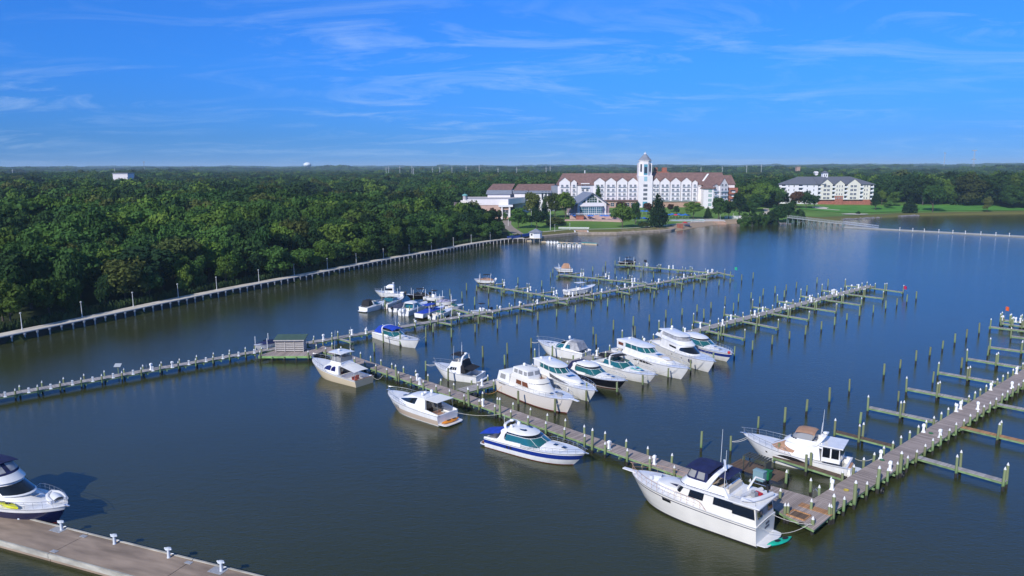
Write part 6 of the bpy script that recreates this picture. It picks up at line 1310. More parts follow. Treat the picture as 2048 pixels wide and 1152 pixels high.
# tower
tx0, tx1 = HX(1274), HX(1302); tm = (tx0 + tx1) / 2
mb = MB(); mb.b2(tx0, tx1, -2.2, 9, -1, HZ(352)); mb.build('tower_shaft', stucco, hr)
def octa(cx, cy, r, z): return [(cx + r * math.cos(t), cy + r * math.sin(t), z) for t in [math.pi / 8 + math.pi / 4 * j for j in range(8)]]
mb = MB(); mb.loft([octa(tm, 2.6, 4.7, HZ(352)), octa(tm, 2.6, 4.7, HZ(322.6))], sm=False); mb.build('tower_lantern', stucco, hr)
mb = MB(); mb.b2(tx0 + .3, tx1 - .3, .6, 7, HZ(352), HZ(328)); mb.build('tower_shoulder', stucco, hr)
mb = MB(); mb.loft([octa(tm, 2.6, 5.3, HZ(323)), octa(tm, 2.6, 5.3, HZ(322.2))], sm=False); mb.build('cornice', trim, hr)
mb = MB(); mb.loft([octa(tm, 2.6, 5.1, HZ(322.1)), octa(tm, 2.6, 2.6, HZ(315)), octa(tm, 2.6, 1.0, HZ(310.3))], sm=False); cr = mb.build('tower_roof', greyroof, hr)
mb = MB(); mb.loft([octa(tm, 2.6, .9, HZ(310.2)), octa(tm, 2.6, .9, HZ(308.2)), octa(tm, 2.6, .1, HZ(307))], sm=False); mb.tube([(tm, 2.6, HZ(307.2)), (tm, 2.6, HZ(304.5))], .08); mb.build('finial', trim, cr)
mb = MB(); mb.b2(tm - 1.2, tm + 1.2, -2.3, -2.201, HZ(363), HZ(354)); mb.build('tall_window', mat('pale_aqua_glass', (.30, .50, .58), .2), hr)
mb = MB(); mb.b2(tm - 1.4, tm + 1.4, 2.6 - 4.36, 2.6 - 4.2, HZ(351), HZ(330)); mb.build('tall_window', bluewin, hr)
mb = MB(); mb.b2(tm - 1.1, tm + 1.1, 2.6 - 4.45, 2.6 - 4.365, HZ(347.5), HZ(335)); mb.build('dark_pane', bwin, hr)
for s in (-1, 1):
    mb = MB(); mb.box((tm + s * 3.35, 2.6 - 3.3, HZ(337)), (1.3, .14, 5.5), rz=s * R(45)); mb.build('side_window', bwin, hr)
WR = win_mesh(3.0, 1.9, 'r', nx=4, nz=1)
for r_ in ROWS: place(WR, 'window', hr, tm, -2.22, HZ(r_))
mb = MB(); mb.b2(tm - 1.8, tm + 1.8, -2.32, -2.205, -.5, HZ(403)); mb.build('entrance', bluewin, hr)
for px, w_ in ((1314, 6), (1331.5, 9)):
    mb = MB(); mb.b2(HX(px - w_ / 2), HX(px + w_ / 2), 10, 13, HZ(352), HZ(336.5)); mb.build('chimney', brickr, hr)
mb = MB(); mb.b2(HX(1310), HX(1339), 9.5, 14, HZ(350), HZ(344.8)); mb.build('roof_block', brickr, hr)
mb = MB(); mb.tube([(HX(1171), 9.5, HZ(349)), (HX(1171), 9.5, HZ(341.5))], .35); mb.build('flue', trim, hr)
# right wing
mb = MB(); mb.b2(HX(1399), HX(1418.5), -9, 2, -1, HZ(376)); mb.build('wing_wall', stucco, hr)
mb = MB(); V = [(HX(1397.5), -10, HZ(376.5)), (HX(1419), -10, HZ(376.5)), (HX(1437), 4, HZ(355.5)), (HX(1418), 4, HZ(355.5)), (HX(1397.5), -10, HZ(377.5)), (HX(1419), -10, HZ(377.5)), (HX(1445), 4, HZ(377.5)), (HX(1397.5), 4, HZ(377.5))]
mb.add(V, [(0, 1, 2, 3), (0, 4, 5, 1), (1, 5, 6, 2), (0, 3, 7, 4), (4, 7, 6, 5)]); mb.build('wing_roof', roofm, hr)
mb = MB(); mb.add([(HX(1394), -.8, HZ(372)), (HX(1397.5), -.8, HZ(372)), (HX(1419), 7, HZ(349)), (HX(1415.5), 7, HZ(349)), (HX(1394), -.3, HZ(373)), (HX(1397.5), -.3, HZ(373)), (HX(1419), 7.5, HZ(350)), (HX(1415.5), 7.5, HZ(350))], [(0, 1, 2, 3), (1, 5, 6, 2), (0, 3, 7, 4), (0, 4, 5, 1), (3, 2, 6, 7)]); mb.build('barge_board', trim, hr)
WG = win_mesh(2.6, 2.1, 'g', mat('pale_green_glass', (.20, .33, .30), .2), 3, 2)
for r_ in (384.5, 393.3, 402.3, 411): place(WG, 'window', hr, HX(1411.5), -9.02, HZ(r_))
# angled wing: facade turned to the right
aw = empty('hotel_wing', (hr.location.x + HX(1418.7), 560 - 9, 5), R(28), 'angled right wing of the white hotel with bluish shaded gable and stacked balconies', 'hotel wing')
def gw(x0, x1, ze, zp, y, name='gable_wall'): return gable(aw, x0, x1, y, -1, ze, zp, 16, stucco, roofm, name)
gw(0, 5.2, HZ(372), HZ(369), .6); gw(5.4, 13.2, HZ(370), HZ(357), -.6)
for r_ in (383, 391.5, 400): 
    place(WH, 'window', aw, 2.6, .58, HZ(r_)); 
    for x in (7.6, 11): place(WH, 'window', aw, x, -.62, HZ(r_ - 1))
    for x0_, x1_, y in ((.4, 4.8, .6), (5.9, 12.7, -.6)):
        mb = MB(); mb.b2(x0_, x1_, y - 1.1, y - .01, HZ(r_) - .3, HZ(r_) - .12); mb.b2(x0_, x1_, y - 1.1, y - 1.03, HZ(r_) - .12, HZ(r_) + .7); mb.build('balcony', railm, aw)
place(WH, 'window', aw, 7.6, -.62, HZ(373)); place(WH, 'window', aw, 11, -.62, HZ(373))
mb = MB(); mb.b2(HX(1448), HX(1469), 4, 20, -1, HZ(369)); mb.build('wing_wall', stucco, hr)
gable_roof(hr, HX(1446), HX(1469), 4, 20, HZ(369.5), HZ(352), 0, 1.0, roofm)
mb = MB(); mb.b2(HX(1452), HX(1472), -1, 3.98, -1, HZ(376.5)); mb.build('brick_wing', brickr, hr)
for r_ in (384.2, 392.5, 402): 
    mb = MB(); mb.b2(HX(1457), HX(1467), -1.06, -1.003, HZ(r_), HZ(r_ - 3.4)); mb.build('recess_shade', bwin, hr)  # flat dark panel stands in for the shade of a recess
    mb = MB(); mb.b2(HX(1460), HX(1466.5), -1.5, -1.07, HZ(r_ + 1.5), HZ(r_ - .4)); mb.build('balcony', trim, hr)
# conference centre
S4 = 480 / 1480
CX = lambda px: (px - 935) * S4
CZ = lambda py: 36 - 4 - (py - 332.4) * S4
cr_ = empty('conference_centre', ((935 - 1024) * S4, 480, 4), 0, 'low white conference building with brick lower wall, flat grey roof and columned entrance', 'building')
mb = MB(); mb.add([(0, 0, CZ(409)), (CX(1017), 0, CZ(409)), (CX(1017) + 13, 38, CZ(409)), (-2, 38, CZ(409)), (0, 0, CZ(397.5)), (CX(1017), 0, CZ(397.5)), (CX(1017) + 13, 38, CZ(397.5)), (-2, 38, CZ(397.5))], [(0, 1, 5, 4), (1, 2, 6, 5), (2, 3, 7, 6), (3, 0, 4, 7), (3, 2, 1, 0)]); mb.add([(0.5, .5, CZ(398)), (CX(1017) - .5, .5, CZ(398)), (CX(1017) + 12.5, 37.5, CZ(398)), (-1.5, 37.5, CZ(398))], [(0, 1, 2, 3)], 1); mb.build('upper_wall', [stucco, mat('flat_grey_roof', (.42, .40, .40), .9)], cr_)
mb = MB(); mb.b2(.4, CX(1016), .3, 20, -1.5, CZ(409.02)); mb.build('brick_wall', mat('pink_brick', (.52, .36, .30), .9, var=.08, vscale=.6), cr_)
mb = MB(); mb.b2(CX(998), CX(1026), -7, .29, CZ(411.5), CZ(408.5)); mb.build('entrance_canopy', trim, cr_)
mb = MB(); mb.b2(CX(1003), CX(1021), -5.5, .28, -1.5, CZ(412)); mb.build('entrance_wall', brick, cr_)
for px in (1004.5, 1019.5): mb = MB(); mb.b2(CX(px - 1.6), CX(px + 1.6), -6.6, -5.6, -1.5, CZ(411.7)); mb.build('column', stucco, cr_)
place(win_mesh(3.6, 4.2, 'c', bwin, 2, 3), 'window', cr_, CX(1012), -5.52, .2, 0)
def hall(px0, px1, pt0, pt1, py_top, py_mid, py_wall, py_bot, d, label, leftc=True):
    s = d / 1480; X = lambda p: (p - px0) * s; Z_ = lambda p: 36 - 4 - (p - 332.5) * s
    r = empty('hall', ((px0 - 1024) * s, d, 4), 0, label, 'building')
    mb = MB(); mb.b2(0, X(px1), 0, 24, -1, Z_(py_wall)); mb.build('wall', stucco, r)
    mb = MB(); a, b = X(pt0), X(pt1); ym = 9
    mb.add([(-1, -1, Z_(py_wall)), (X(px1) + 1, -1, Z_(py_wall)), (X(px1) + 1, 3, Z_(py_mid)), (-1 + .5, 3, Z_(py_mid)), (-1, -1, Z_(py_wall) - .4), (X(px1) + 1, -1, Z_(py_wall) - .4)], [(0, 1, 2, 3), (4, 5, 1, 0)]); mb.build('lower_roof', greyroof, r)
    mb = MB(); mb.add([(-.5, 3, Z_(py_mid) + .05), (X(px1) + 1, 3, Z_(py_mid) + .05), (b, 12, Z_(py_top)), (a, 12, Z_(py_top)), (X(px1) + 1, 24, Z_(py_mid)), (-.5, 24, Z_(py_mid))], [(0, 1, 2, 3), (3, 2, 4, 5), (1, 4, 2), (0, 3, 5)]); mb.build('roof', roofm, r)
    return r
hall(976, 1021, 986, 1031, 368, 380, 386.5, 392, 512, 'left of two white halls with brown roof and grey metal skirt behind the conference building')
h2 = hall(1029, 1100, 1037, 1112, 368.5, 381, 384.5, 395, 514, 'right of two white halls with brown roof beside the hotel end')
for px in (1052, 1085, 1092, 1098): mb = MB(); mb.b2((px - 1029) * .347 - .6, (px - 1029) * .347 + .6, -.08, -.005, 9, 14.5); mb.build('window', bwin, h2)
mb = MB(); mb.b2(-2.8, .0, 2, 22, -1, 36 - 4 - (380 - 332.5) * .347); mb.build('link_roof', greyroof, h2)
mb = MB(); mb.b2(71 * .347 + 1.1, 86 * .347, 3, 22, -1, 36 - 4 - (372 - 332.5) * .347); mb.build('link_roof', greyroof, h2)
cu = empty('cupola_building', ((915 - 1024) * .311, 460, 3.5), 0, 'small stepped white building with grey roof and teal domed cupola by the wood', 'building')
QX = lambda p: (p - 915) * .311
QZ = lambda p: 36 - 3.5 - (p - 332.3) * .311
gable_roof(cu, QX(918), QX(957), 0, 9, QZ(420), QZ(409), 3, 4, greyroof); mb = MB(); mb.b2(QX(919), QX(956), .3, 8.7, -1, QZ(420.2)); mb.build('wall', stucco, cu)
mb = MB(); mb.b2(QX(918), QX(939), 5, 9.5, QZ(416), QZ(405)); mb.b2(QX(921), QX(936), 5.3, 9.2, QZ(405), QZ(400.5)); mb.build('stepped_parapet', mat('pale_cream', (.72, .68, .62), .8), cu)
def octb(cx, cy, r, z): return octa(cx, cy, r, z)
c_ = QX(929.5)
mb = MB(); mb.loft([octb(c_, 7.2, 1.35, QZ(400.4)), octb(c_, 7.2, 1.35, QZ(391))], sm=False); l_ = mb.build('cupola', stucco, cu)
for k_ in range(4): a_ = -math.pi / 2 + (k_ - 1.5) * math.pi / 4; mb = MB(); mb.box((c_ + 1.27 * math.cos(a_), 7.2 + 1.27 * math.sin(a_), QZ(395.5)), (.55, .1, 2.0), rz=a_ + math.pi / 2); mb.build('window', bwin, l_)
mb = MB(); mb.loft([octb(c_, 7.2, q * 1.9, QZ(391) + z) for q, z in ((1, 0), (.98, .25), (.7, .8), (.1, 1.15))]); mb.tube([(c_, 7.2, QZ(391) + 1), (c_, 7.2, QZ(391) + 2.2)], .06); mb.build('dome', mat('teal_copper', (.16, .38, .36), .6), l_)
mb = MB(); mb.b2(QX(905), QX(915), 1, 7, -1, QZ(404)); mb.build('annex', mat('brown_annex', (.2, .15, .16), .8), cu)
# pavilion with gable
pr = empty('pavilion', ((1155 - 1024) * .3135, 464, 4), R(9), 'white gabled pavilion with big glass bay, grey roof and chimney above the terrace', 'pavilion')
PX_ = lambda p: (p - 1155) * .3135
PZ = lambda p: 36 - 4 - (p - 332.9) * .3135
w_ = PX_(1214); gable(pr, 0, w_, 0, -1.5, PZ(406), PZ(386.5), 22, stucco, greyroof, ov=2.6)
mb = MB(); mb.b2(-2.4, 0, 1.5, 20, -1.5, PZ(412)); mb.b2(w_, w_ + 2.4, 1.5, 20, -1.5, PZ(412)); mb.build('side_wall', mat('shade_tinted_brick', (.34, .25, .27), .9, var=.1, vscale=.6), pr)  # bluish shade of the side walls is put into the brick colour
mb = MB(); bo = [(PX_(1159.5), -.01), (PX_(1164), -2.6), (PX_(1203), -2.6), (PX_(1208), -.01)]; mb.prism(bo, -.8, PZ(413.5)); by = mb.build('glass_bay', mat('pavilion_glass', (.04, .14, .20), .08, spec=.8), pr)
mb = MB(); z0, z1 = -.8, PZ(413.5)
def bar(p, q, zz0, zz1, r=.09): mb.add([], []); mb.tube([(p[0], p[1], zz0), (q[0], q[1], zz1)], r, 4, sm=False)
for (p, q), n__ in ((((bo[0]), (bo[1])), 2), ((bo[1], bo[2]), 10), ((bo[2], bo[3]), 2)):
    for i in range(n__ + 1):
        t = i / n__; x, y = p[0] + (q[0] - p[0]) * t, p[1] + (q[1] - p[1]) * t; bar((x, y - .05), (x, y - .05), z0, z1, .16 if (n__ == 10 and i in (3, 7)) else .08)
    for zz in (z0 + .1, z0 + (z1 - z0) * .45, z0 + (z1 - z0) * .6, z0 + (z1 - z0) * .8, z1): bar((p[0], p[1] - .06), (q[0], q[1] - .06), zz, zz, .07)
mb.build('mullions', trim, by)
mb = MB(); mb.prism([(bo[0][0] - .4, -.02), (bo[1][0] - .3, -3), (bo[2][0] + .3, -3), (bo[3][0] + .4, -.02)], z1 + .02, z1 + .35); mb.build('bay_roof', greyroof, pr)
xm = w_ / 2
for pts, nm in (([(xm - 3.2, 0), (xm + 3.2, 0), (xm + 3.2, 2.6), (xm, 5.2), (xm - 3.2, 2.6)], 'gable_window'), ([(xm - 6.8, 0), (xm - 4.2, 0), (xm - 4.2, 1.9), ], 'side_window'), ([(xm + 4.2, 0), (xm + 6.8, 0), (xm + 4.2, 1.9)], 'side_window')):
    zb = PZ(405.5); mb = MB(); n__ = len(pts); mb.add([(x, -.03, zb + z) for x, z in pts] + [(x, .05, zb + z) for x, z in pts], [tuple(range(n__)), tuple(range(2 * n__ - 1, n__ - 1, -1))] + [(i, n__ + i, n__ + (i + 1) % n__, (i + 1) % n__) for i in range(n__)]); gw_ = mb.build(nm, mat('green_pane', (.035, .07, .045), .1, spec=.7), pr)
    if n__ == 5:
        mb = MB()
        for i in range(5): x = xm - 3.2 + 1.6 * i; mb.tube([(x, -.06, zb), (x, -.06, zb + 2.6 + 2.6 * (1 - abs(x - xm) / 3.2))], .07, 4, sm=False)
        for z in (0, 1.3, 2.6): mb.tube([(xm - 3.2, -.06, zb + z), (xm + 3.2, -.06, zb + z)], .07, 4, sm=False)
        mb.build('mullions', trim, gw_)
mb = MB(); mb.b2(xm + 2.5, xm + 4.3, 13, 15, PZ(395), PZ(374)); mb.build('chimney', stucco, pr)
# terrace, wall and balustrade
tz = gz((1185 - 1024) * .305, 446); 
tr = empty('terrace', ((1130 - 1024) * .302, 447, 3.1), 0, 'pinkish terrace with white balustrade in front of the gabled pavilion', 'terrace'); TX = lambda p: (p - 1130) * .302
pink = mat('pink_paving', (.50, .34, .30), .9, var=.12, vscale=.5)
mb = MB(); mb.b2(0, TX(1246), 0, 26, -2, .6); mb.build('paving', pink, tr)
mb = MB(); mb.b2(TX(1142), TX(1236), 8.5, 8.9, .6, 3.0); mb.build('retaining_wall', pink, tr)
mb = MB(); mb.b2(TX(1136), TX(1238), 8.2, 8.45, 4.05, 4.2); 
for i in range(60): x = TX(1136) + i * .515; mb.b2(x - .06, x + .06, 8.25, 8.4, 3.0, 4.05)
mb.build('balustrade', trim, tr)
mb = MB(); mb.b2(TX(1154), TX(1169), 4, 7, .6, 3.0); mb.build('brick_bar', brickr, tr); mb = MB(); mb.b2(TX(1153), TX(1170), 3.5, 7.5, 3.0, 3.3); mb.build('bar_roof', mat('brown_fascia', (.16, .09, .08), .8), tr)
pool = empty('swimming_pool', ((1368 - 1024) * .32, 474, gz((1368 - 1024) * .32, 474) + .05), 0, 'pale turquoise swimming pool behind the lawn, between the blue umbrellas', 'swimming pool')
mb = MB(); mb.b2(-9, 13, -5, 5, .1, .3); mb.build('pool_water', mat('pool_water', (.15, .45, .48), .1), pool)
mb = MB(); mb.b2(-16, 24, -9, 9, -1.0, .08); mb.build('pool_deck', mat('pale_paving', (.50, .46, .42), .9, var=.1, vscale=.5), pool)
bum = mat('blue_umbrella', (.015, .14, .55), .8)
def umbrella(p, label, m_=bum, s=1.0):
    r = empty('umbrella', p, rng.random(), label, 'umbrella', 'blue umbrellas around the hotel pool'); r.scale = (s, s, s)
    mb = MB(); mb.tube([(0, 0, 0), (0, 0, 2.6)], .04, 5); mb.build('pole', trim, r)
    mb = MB(); n = 8; mb.loft([[(q * 1.65 * math.cos(t), q * 1.65 * math.sin(t), z) for t in [2 * math.pi * j / n for j in range(n)]] for q, z in ((1, 2.0), (.98, 2.12), (.05, 2.8))], sm=False, cap=False); mb.build('canopy', m_, r, fix=False)
UM = [(1143, 443), (1150, 445), (1178, 446), (1184, 447), (1192, 443), (1203, 447), (1209, 444), (1214, 447.5), (1221, 444), (1226, 446.5), (1266, 445), (1272, 447), (1280, 446), (1288, 444.5), (1292, 447), (1285, 431), (1292, 432), (1278, 433)]
ul = sorted(UM)
for i, (x, y) in enumerate(ul):
    d = 455 if y > 440 else 500; p = PD(x, d + (445 - y) * 1.5 if y > 440 else 500); p.z = max(gz(p.x, p.y), 3.72 if 1130 < x < 1246 else 0); umbrella(p, 'blue umbrella, %s from the left between pavilion terrace and tall dark tree' % ordn(i + 1))
for i, x in enumerate((1338, 1344, 1351, 1357, 1364, 1370, 1376)):
    p = PD(x, 484 + (i % 2) * 4); p.z = gz(p.x, p.y); umbrella(p, ('magenta umbrella among the blue ones by the pool' if i == 2 else 'blue umbrella by the pool right of the tall dark tree, %s from the left' % ordn(i + 1)), mat('magenta_umbrella', (.6, .01, .12), .8) if i == 2 else bum)
# sun loungers on the lawn (countable)
def lounger(p, a, label):
    mb = MB(); mb.box((0, 0, .32), (1.9, .65, .08)); mb.box((-.75, 0, .55), (.6, .65, .07), M=Matrix.Rotation(R(38), 4, 'Y')); 
    for x in (-.6, .8):
        for y in (-.28, .28): mb.box((x, y, .15), (.06, .06, .3))
    o = mb.build('sun_lounger', mat('lounger_white', (.6, .62, .66), .6), loc=p); o.rotation_euler.z = a; tag(o, label, 'sun lounger', 'sun loungers on the hotel lawn')
k_ = 0
for row, (y0, x0, x1, n) in enumerate(((455, 1384, 1408, 9), (468, 1410, 1448, 12))):
    for i in range(n):
        p = PD(x0 + (x1 - x0) * i / (n - 1), y0 + (i % 2)); p.z = gz(p.x, p.y); lounger(p, R(60), '%s white sun lounger from the left in the %s row on the lawn' % (ordn(i + 1), ('front', 'back')[row]))
# paths, lawn furniture, steps
pathm = mat('pale_path', (.50, .45, .38), .9, var=.08, vscale=.5)
def path(pts, w_, name='path', m_=pathm, dz=.05):
    P = []
    for a, b in zip(pts[:-1], pts[1:]):
        for j in range(6): P.append(a.lerp(b, j / 6))
    P.append(pts[-1]); L_, R__ = offs(P, w_ / 2), offs(P, -w_ / 2); mb = MB()
    mb.loft([[(a.x, a.y, gz(a.x, a.y) + dz), (b.x, b.y, gz(b.x, b.y) + dz)] for a, b in zip(L_, R__)], cap=False, closed=False, sm=False); tag(mb.build(name, m_, fix=False), kind='structure')
def onshore(px, back):                               # a point `back` metres behind the shore at a column
    for y in range(360, 720, 1):
        q = PD(px, y)
        if sdist([q.x], [q.y])[0] > back: return q
path([onshore(x, b) for x, b in ((1060, 9), (1090, 10), (1130, 11), (1180, 12), (1240, 12), (1290, 13), (1330, 14), (1360, 13), (1400, 13), (1450, 13), (1486, 16))], 2.4)
path([PD(1015, 468), PD(1013, 440), PD(1018, 420), PD(1030, 395), PD(1042, 372)], 5.5, 'road', mat('tan_asphalt', (.30, .25, .21), .9, var=.1, vscale=.3))
path([PD(1500, 480), PD(1515, 500), PD(1522, 520), PD(1534, 535), PD(1530, 560)], 4.0, 'path')
# shore revetment (low timber bulkhead) from the boathouse to the beach
rv = [G(x, y, .35) for x, y in ((1051, 481.5), (1087, 475), (1156, 469), (1234, 469), (1320, 465), (1342, 463.5), (1352, 461))]
mb = MB(); P = rv; A_, B_ = offs(P, -.3), offs(P, .9); mb.loft([[(a.x, a.y, -2), (a.x, a.y, 1.0), (b.x, b.y, 1.35), (b.x, b.y, -2)] for a, b in zip(A_, B_)], sm=False)
tag(mb.build('bulkhead', mat('pale_timber_bulkhead', (.34, .28, .22), .9, var=.25, vscale=.8)), 'low tan bulkhead along the shore below the hotel lawn', 'bulkhead')
def steps(px, label):
    q = onshore(px, 1.0); r = empty('steps', (q.x, q.y, 0), 0, label, 'steps'); st = mat('brown_step_timber', (.40, .27, .20), .9, var=.15, vscale=1)
    mb = MB()
    for i in range(6): mb.b2(-3.2, 3.2, -1.6 + i * .8, -.8 + i * .8 + .001 * i, -1.2, .25 + i * .28)
    mb.build('treads', st, r)
    for s in (-3.5, 3.5):
        mb = MB(); mb.b2(s - .25, s + .25, -1.8, 3.4, -1.2, 1.5); mb.build('side_wall', trim if px < 1200 else st, r)
steps(1163, 'brown steps with white side walls down to the water left of the dark trees'); steps(1439, 'brown wooden steps down to the beach below the sun loungers')
q = onshore(1150, 14); r = empty('picket_fence', (q.x, q.y, gz(q.x, q.y)), R(-8), 'white picket fence climbing the lawn beside the steps', 'fence'); mb = MB()
for i in range(34): mb.b2(-9 + i * .5, -8.75 + i * .5, 0, .06, -.3, 1.0)
mb.build('pickets', trim, r); mb = MB(); mb.b2(-9, 8, .065, .13, .7, .82); mb.build('rail', trim, r)
q = onshore(1477, 18); r = empty('picket_fence', (q.x, q.y, gz(q.x, q.y)), R(-10), 'white panel fence behind the lawn near the shoreline bushes', 'fence')
for j in range(4):
    mb = MB()
    for i in range(9): mb.b2(-9 + j * 4.5 + i * .48, -8.7 + j * 4.5 + i * .48, 0, .06, -.3, 1.9)
    mb.b2(-9 + j * 4.5, -4.9 + j * 4.5, .065, .13, 1.7, 1.85); mb.build('fence_panel', trim, r)
# beach kiosk wall and red umbrella
q = onshore(1360, 2.5); r = empty('brick_wall', (q.x, q.y, 0), R(15), 'short brown brick wall at the left end of the beach', 'wall'); mb = MB(); mb.b2(-1.8, 1.8, -.3, .3, -.5, 3.4); mb.build('wall', brickr, r); mb = MB(); mb.b2(-2, 2, -.4, .4, 3.4, 3.55); mb.build('coping', pink, r)
q = onshore(1370, 3.5); q.z = gz(q.x, q.y); umbrella(q, 'red umbrella on the small beach beside the brick wall', redp)
q = onshore(1374, 3.0); r = empty('beach_cart', (q.x, q.y, gz(q.x, q.y)), 0, 'dark blue canopy cart under the red umbrella on the beach', 'cart'); mb = MB(); mb.b2(-1.6, 1.6, -.8, .8, .5, 1.2); mb.build('cart_body', mat('dark_blue_cart', (.03, .05, .12), .6), r); mb = MB(); mb.b2(-1.8, 1.8, -1, 1, 1.9, 2.0); mb.build('canopy', bluecv, r)
for x in (-1.2, 1.2):
    mb = MB(); mb.tube([(x, -.85, .35), (x, .85, .35)], .35, 10); mb.build('wheel', black, r)
# boathouse on the shore end of the promenade
q = G(1072, 484, 0); bh = empty('boathouse', (q.x, q.y, 0), R(-20), 'small white boathouse with grey hipped roof on posts by the floating dock', 'boathouse')
mb = MB(); hexo = [(3.0 * math.cos(t), 3.0 * math.sin(t)) for t in [math.pi / 6 + math.pi / 3 * j for j in range(6)]]; mb.prism(hexo, 2.0, 4.6); mb.build('wall', white, bh)
mb = MB(); mb.loft([[(x * 1.22, y * 1.22, 4.6) for x, y in hexo], [(x * 1.22, y * 1.22, 4.72) for x, y in hexo], [(x * .05, y * .05, 6.4) for x, y in hexo]], sm=False); mb.build('roof', greyroof, bh)
for x, y in hexo: mb = MB(); mb.tube([(x * .9, y * .9, -2), (x * .9, y * .9, 2)], .14, 6); mb.build('post', wpl, bh)
mb = MB(); mb.prism([(x * 1.15, y * 1.15) for x, y in hexo], 1.8, 1.995); mb.build('floor', bd, bh)
for k_ in (2, 3, 4):
    a_ = math.pi / 3 * k_ + 0; mb = MB(); mb.box((2.63 * math.cos(a_), 2.63 * math.sin(a_), 3.6), (1.1, .1, .8), rz=a_ + math.pi / 2); mb.build('window', bwin, bh)
p0, p1 = G(1019, 477.5, 1.6), G(1066, 469, 2.0)
blr = mat('blue_rail_panel', (.05, .12, .42), .6); r = empty('gangway', (p0.x, p0.y, 0), math.atan2(p1.y - p0.y, p1.x - p0.x), 'walkway ramp with blue side panels leading to the white boathouse', 'walkway'); L_ = (p1 - p0).length
mb = MB(); mb.b2(0, L_, -1.2, 1.2, 1.62, 1.75); mb.build('deck', brd, r)
for s in (-1.2, 1.2):
    mb = MB(); mb.b2(0, L_, s - .05, s + .05, 1.76, 2.75); mb.build('side_panel', blr, r)
# ------------------------------------------------------------------ apartment building
S6 = 600 / 1480
ab = empty('apartment_building', ((1632 - 1024) * S6, 600, 5.9), 0, 'cream apartment block with slate hipped roof, red brick base and small white cupola', 'apartment building')
AX = lambda p: (p - 1632) * S6
AZ = lambda p: 36 - 5.9 - (p - 333.7) * S6
mb = MB(); mb.b2(0, AX(1742), 0, 20, AZ(401.5), AZ(371)); mb.build('wall', lap, ab); mb = MB(); mb.b2(.1, AX(1741.5), .12, 20, -2, AZ(401.5)); mb.build('brick_base', brickr, ab)
gable_roof(ab, AX(1632), AX(1742), 0, 20, AZ(371), AZ(356.3), 0, 16, darkroof, ov=.9)
aw2 = empty('apartment_wing', ((1634 - 1024) * S6, 600, 5.9), R(180 - 20), 'pale bluish left wing of the cream apartment block', 'apartment building')
wl = 30.5; mb = MB(); mb.b2(0, wl, -20, -.15, -2, AZ(371) - .02); mb.build('wall', mat('pale_siding', (.66, .66, .70), .8, var=.04, vscale=.4), aw2); gable_roof(aw2, -4, wl, -20, -.15, AZ(371) - .01, AZ(356.4), 0, 15, darkroof, ov=.9)  # siding cooler and paler than on the main block
WS_ = win_mesh(.8, 1.5, 's', nx=1, nz=2); WD = win_mesh(2.2, 1.6, 'd', nx=2, nz=2)
AR = [376.8, 384.4, 392.3, 400]
for p0_, p1_, pe, pp, m_ in ((1636, 1659, 371, 361.3, lap), (1664.5, 1683, 371, 363.5, trim), (1689, 1714.5, 371, 361.3, lap)): gable(ab, AX(p0_), AX(p1_), -1.2, AZ(401.4), AZ(pe), AZ(pp), 8, m_ if m_ is lap else lap, darkroof)
for r_ in AR:
    for px in (1644, 1651, 1697, 1704): place(WD, 'window', ab, AX(px), -1.22, AZ(r_))
    for px in (1668, 1673, 1678): place(WS_, 'window', ab, AX(px), -1.22, AZ(r_))
    for px in (1719, 1724, 1729): place(WS_, 'window', ab, AX(px), -.02, AZ(r_))
    for px in (1634, 1661.8, 1686, 1717 - .5, 1737.5):
        mb = MB(); mb.b2(AX(px) - 1.0, AX(px) + 1.0, -.06, -.004, AZ(r_ + .3), AZ(r_ - 5.2)); mb.build('recess_shade', bwin, ab)  # shade of the balcony recess, laid on the wall as a dark sheet
        mb = MB(); mb.b2(AX(px) - 1.25, AX(px) + 1.25, -1.5, -.065, AZ(r_ + 1), AZ(r_ + .4)); mb.b2(AX(px) - 1.25, AX(px) + 1.25, -1.5, -1.42, AZ(r_ + .4), AZ(r_ - 1.8)); mb.build('balcony', trim, ab)
for k_, r_ in enumerate(AR):
    for x in (4, 9, 19, 23): place(WS_, 'window', aw2, x, -.13, AZ(r_), math.pi)
    for x in (14, 27):
        mb = MB(); mb.b2(x - 1.4, x + 1.4, -.145, -.09, AZ(r_ + .3), AZ(r_ - 5)); mb.build('recess_shade', bwin, aw2); mb = MB(); mb.b2(x - 1.6, x + 1.6, -.085, 1.3, AZ(r_ + 1), AZ(r_ + .4)); mb.b2(x - 1.6, x + 1.6, 1.22, 1.3, AZ(r_ + .4), AZ(r_ - 1.8)); mb.build('balcony', trim, aw2)  # dark sheet on the facade imitates the shaded balcony recess
mb = MB(); mb.b2(AX(1664.5), AX(1681), -1.26, -1.205, -1.5, AZ(394)); mb.build('brick_panel', brickr, ab)
cxx = AX(1653); mb = MB(); mb.b2(cxx - 2, cxx + 2, 8, 12, AZ(358), AZ(349.5)); q = mb.build('cupola', trim, ab); mb = MB(); mb.loft([[(cxx + a * k, 10 + b_ * k, z) for a, b_ in ((-1, -1), (1, -1), (1, 1), (-1, 1))] for k, z in ((2.5, AZ(349.5)), (.1, AZ(344.6)))], sm=False); mb.build('cupola_roof', darkroof, q)
for s in (-.8, .8): mb = MB(); mb.b2(cxx + s - .35, cxx + s + .35, 7.93, 7.995, AZ(356), AZ(352)); mb.build('window', bwin, q)
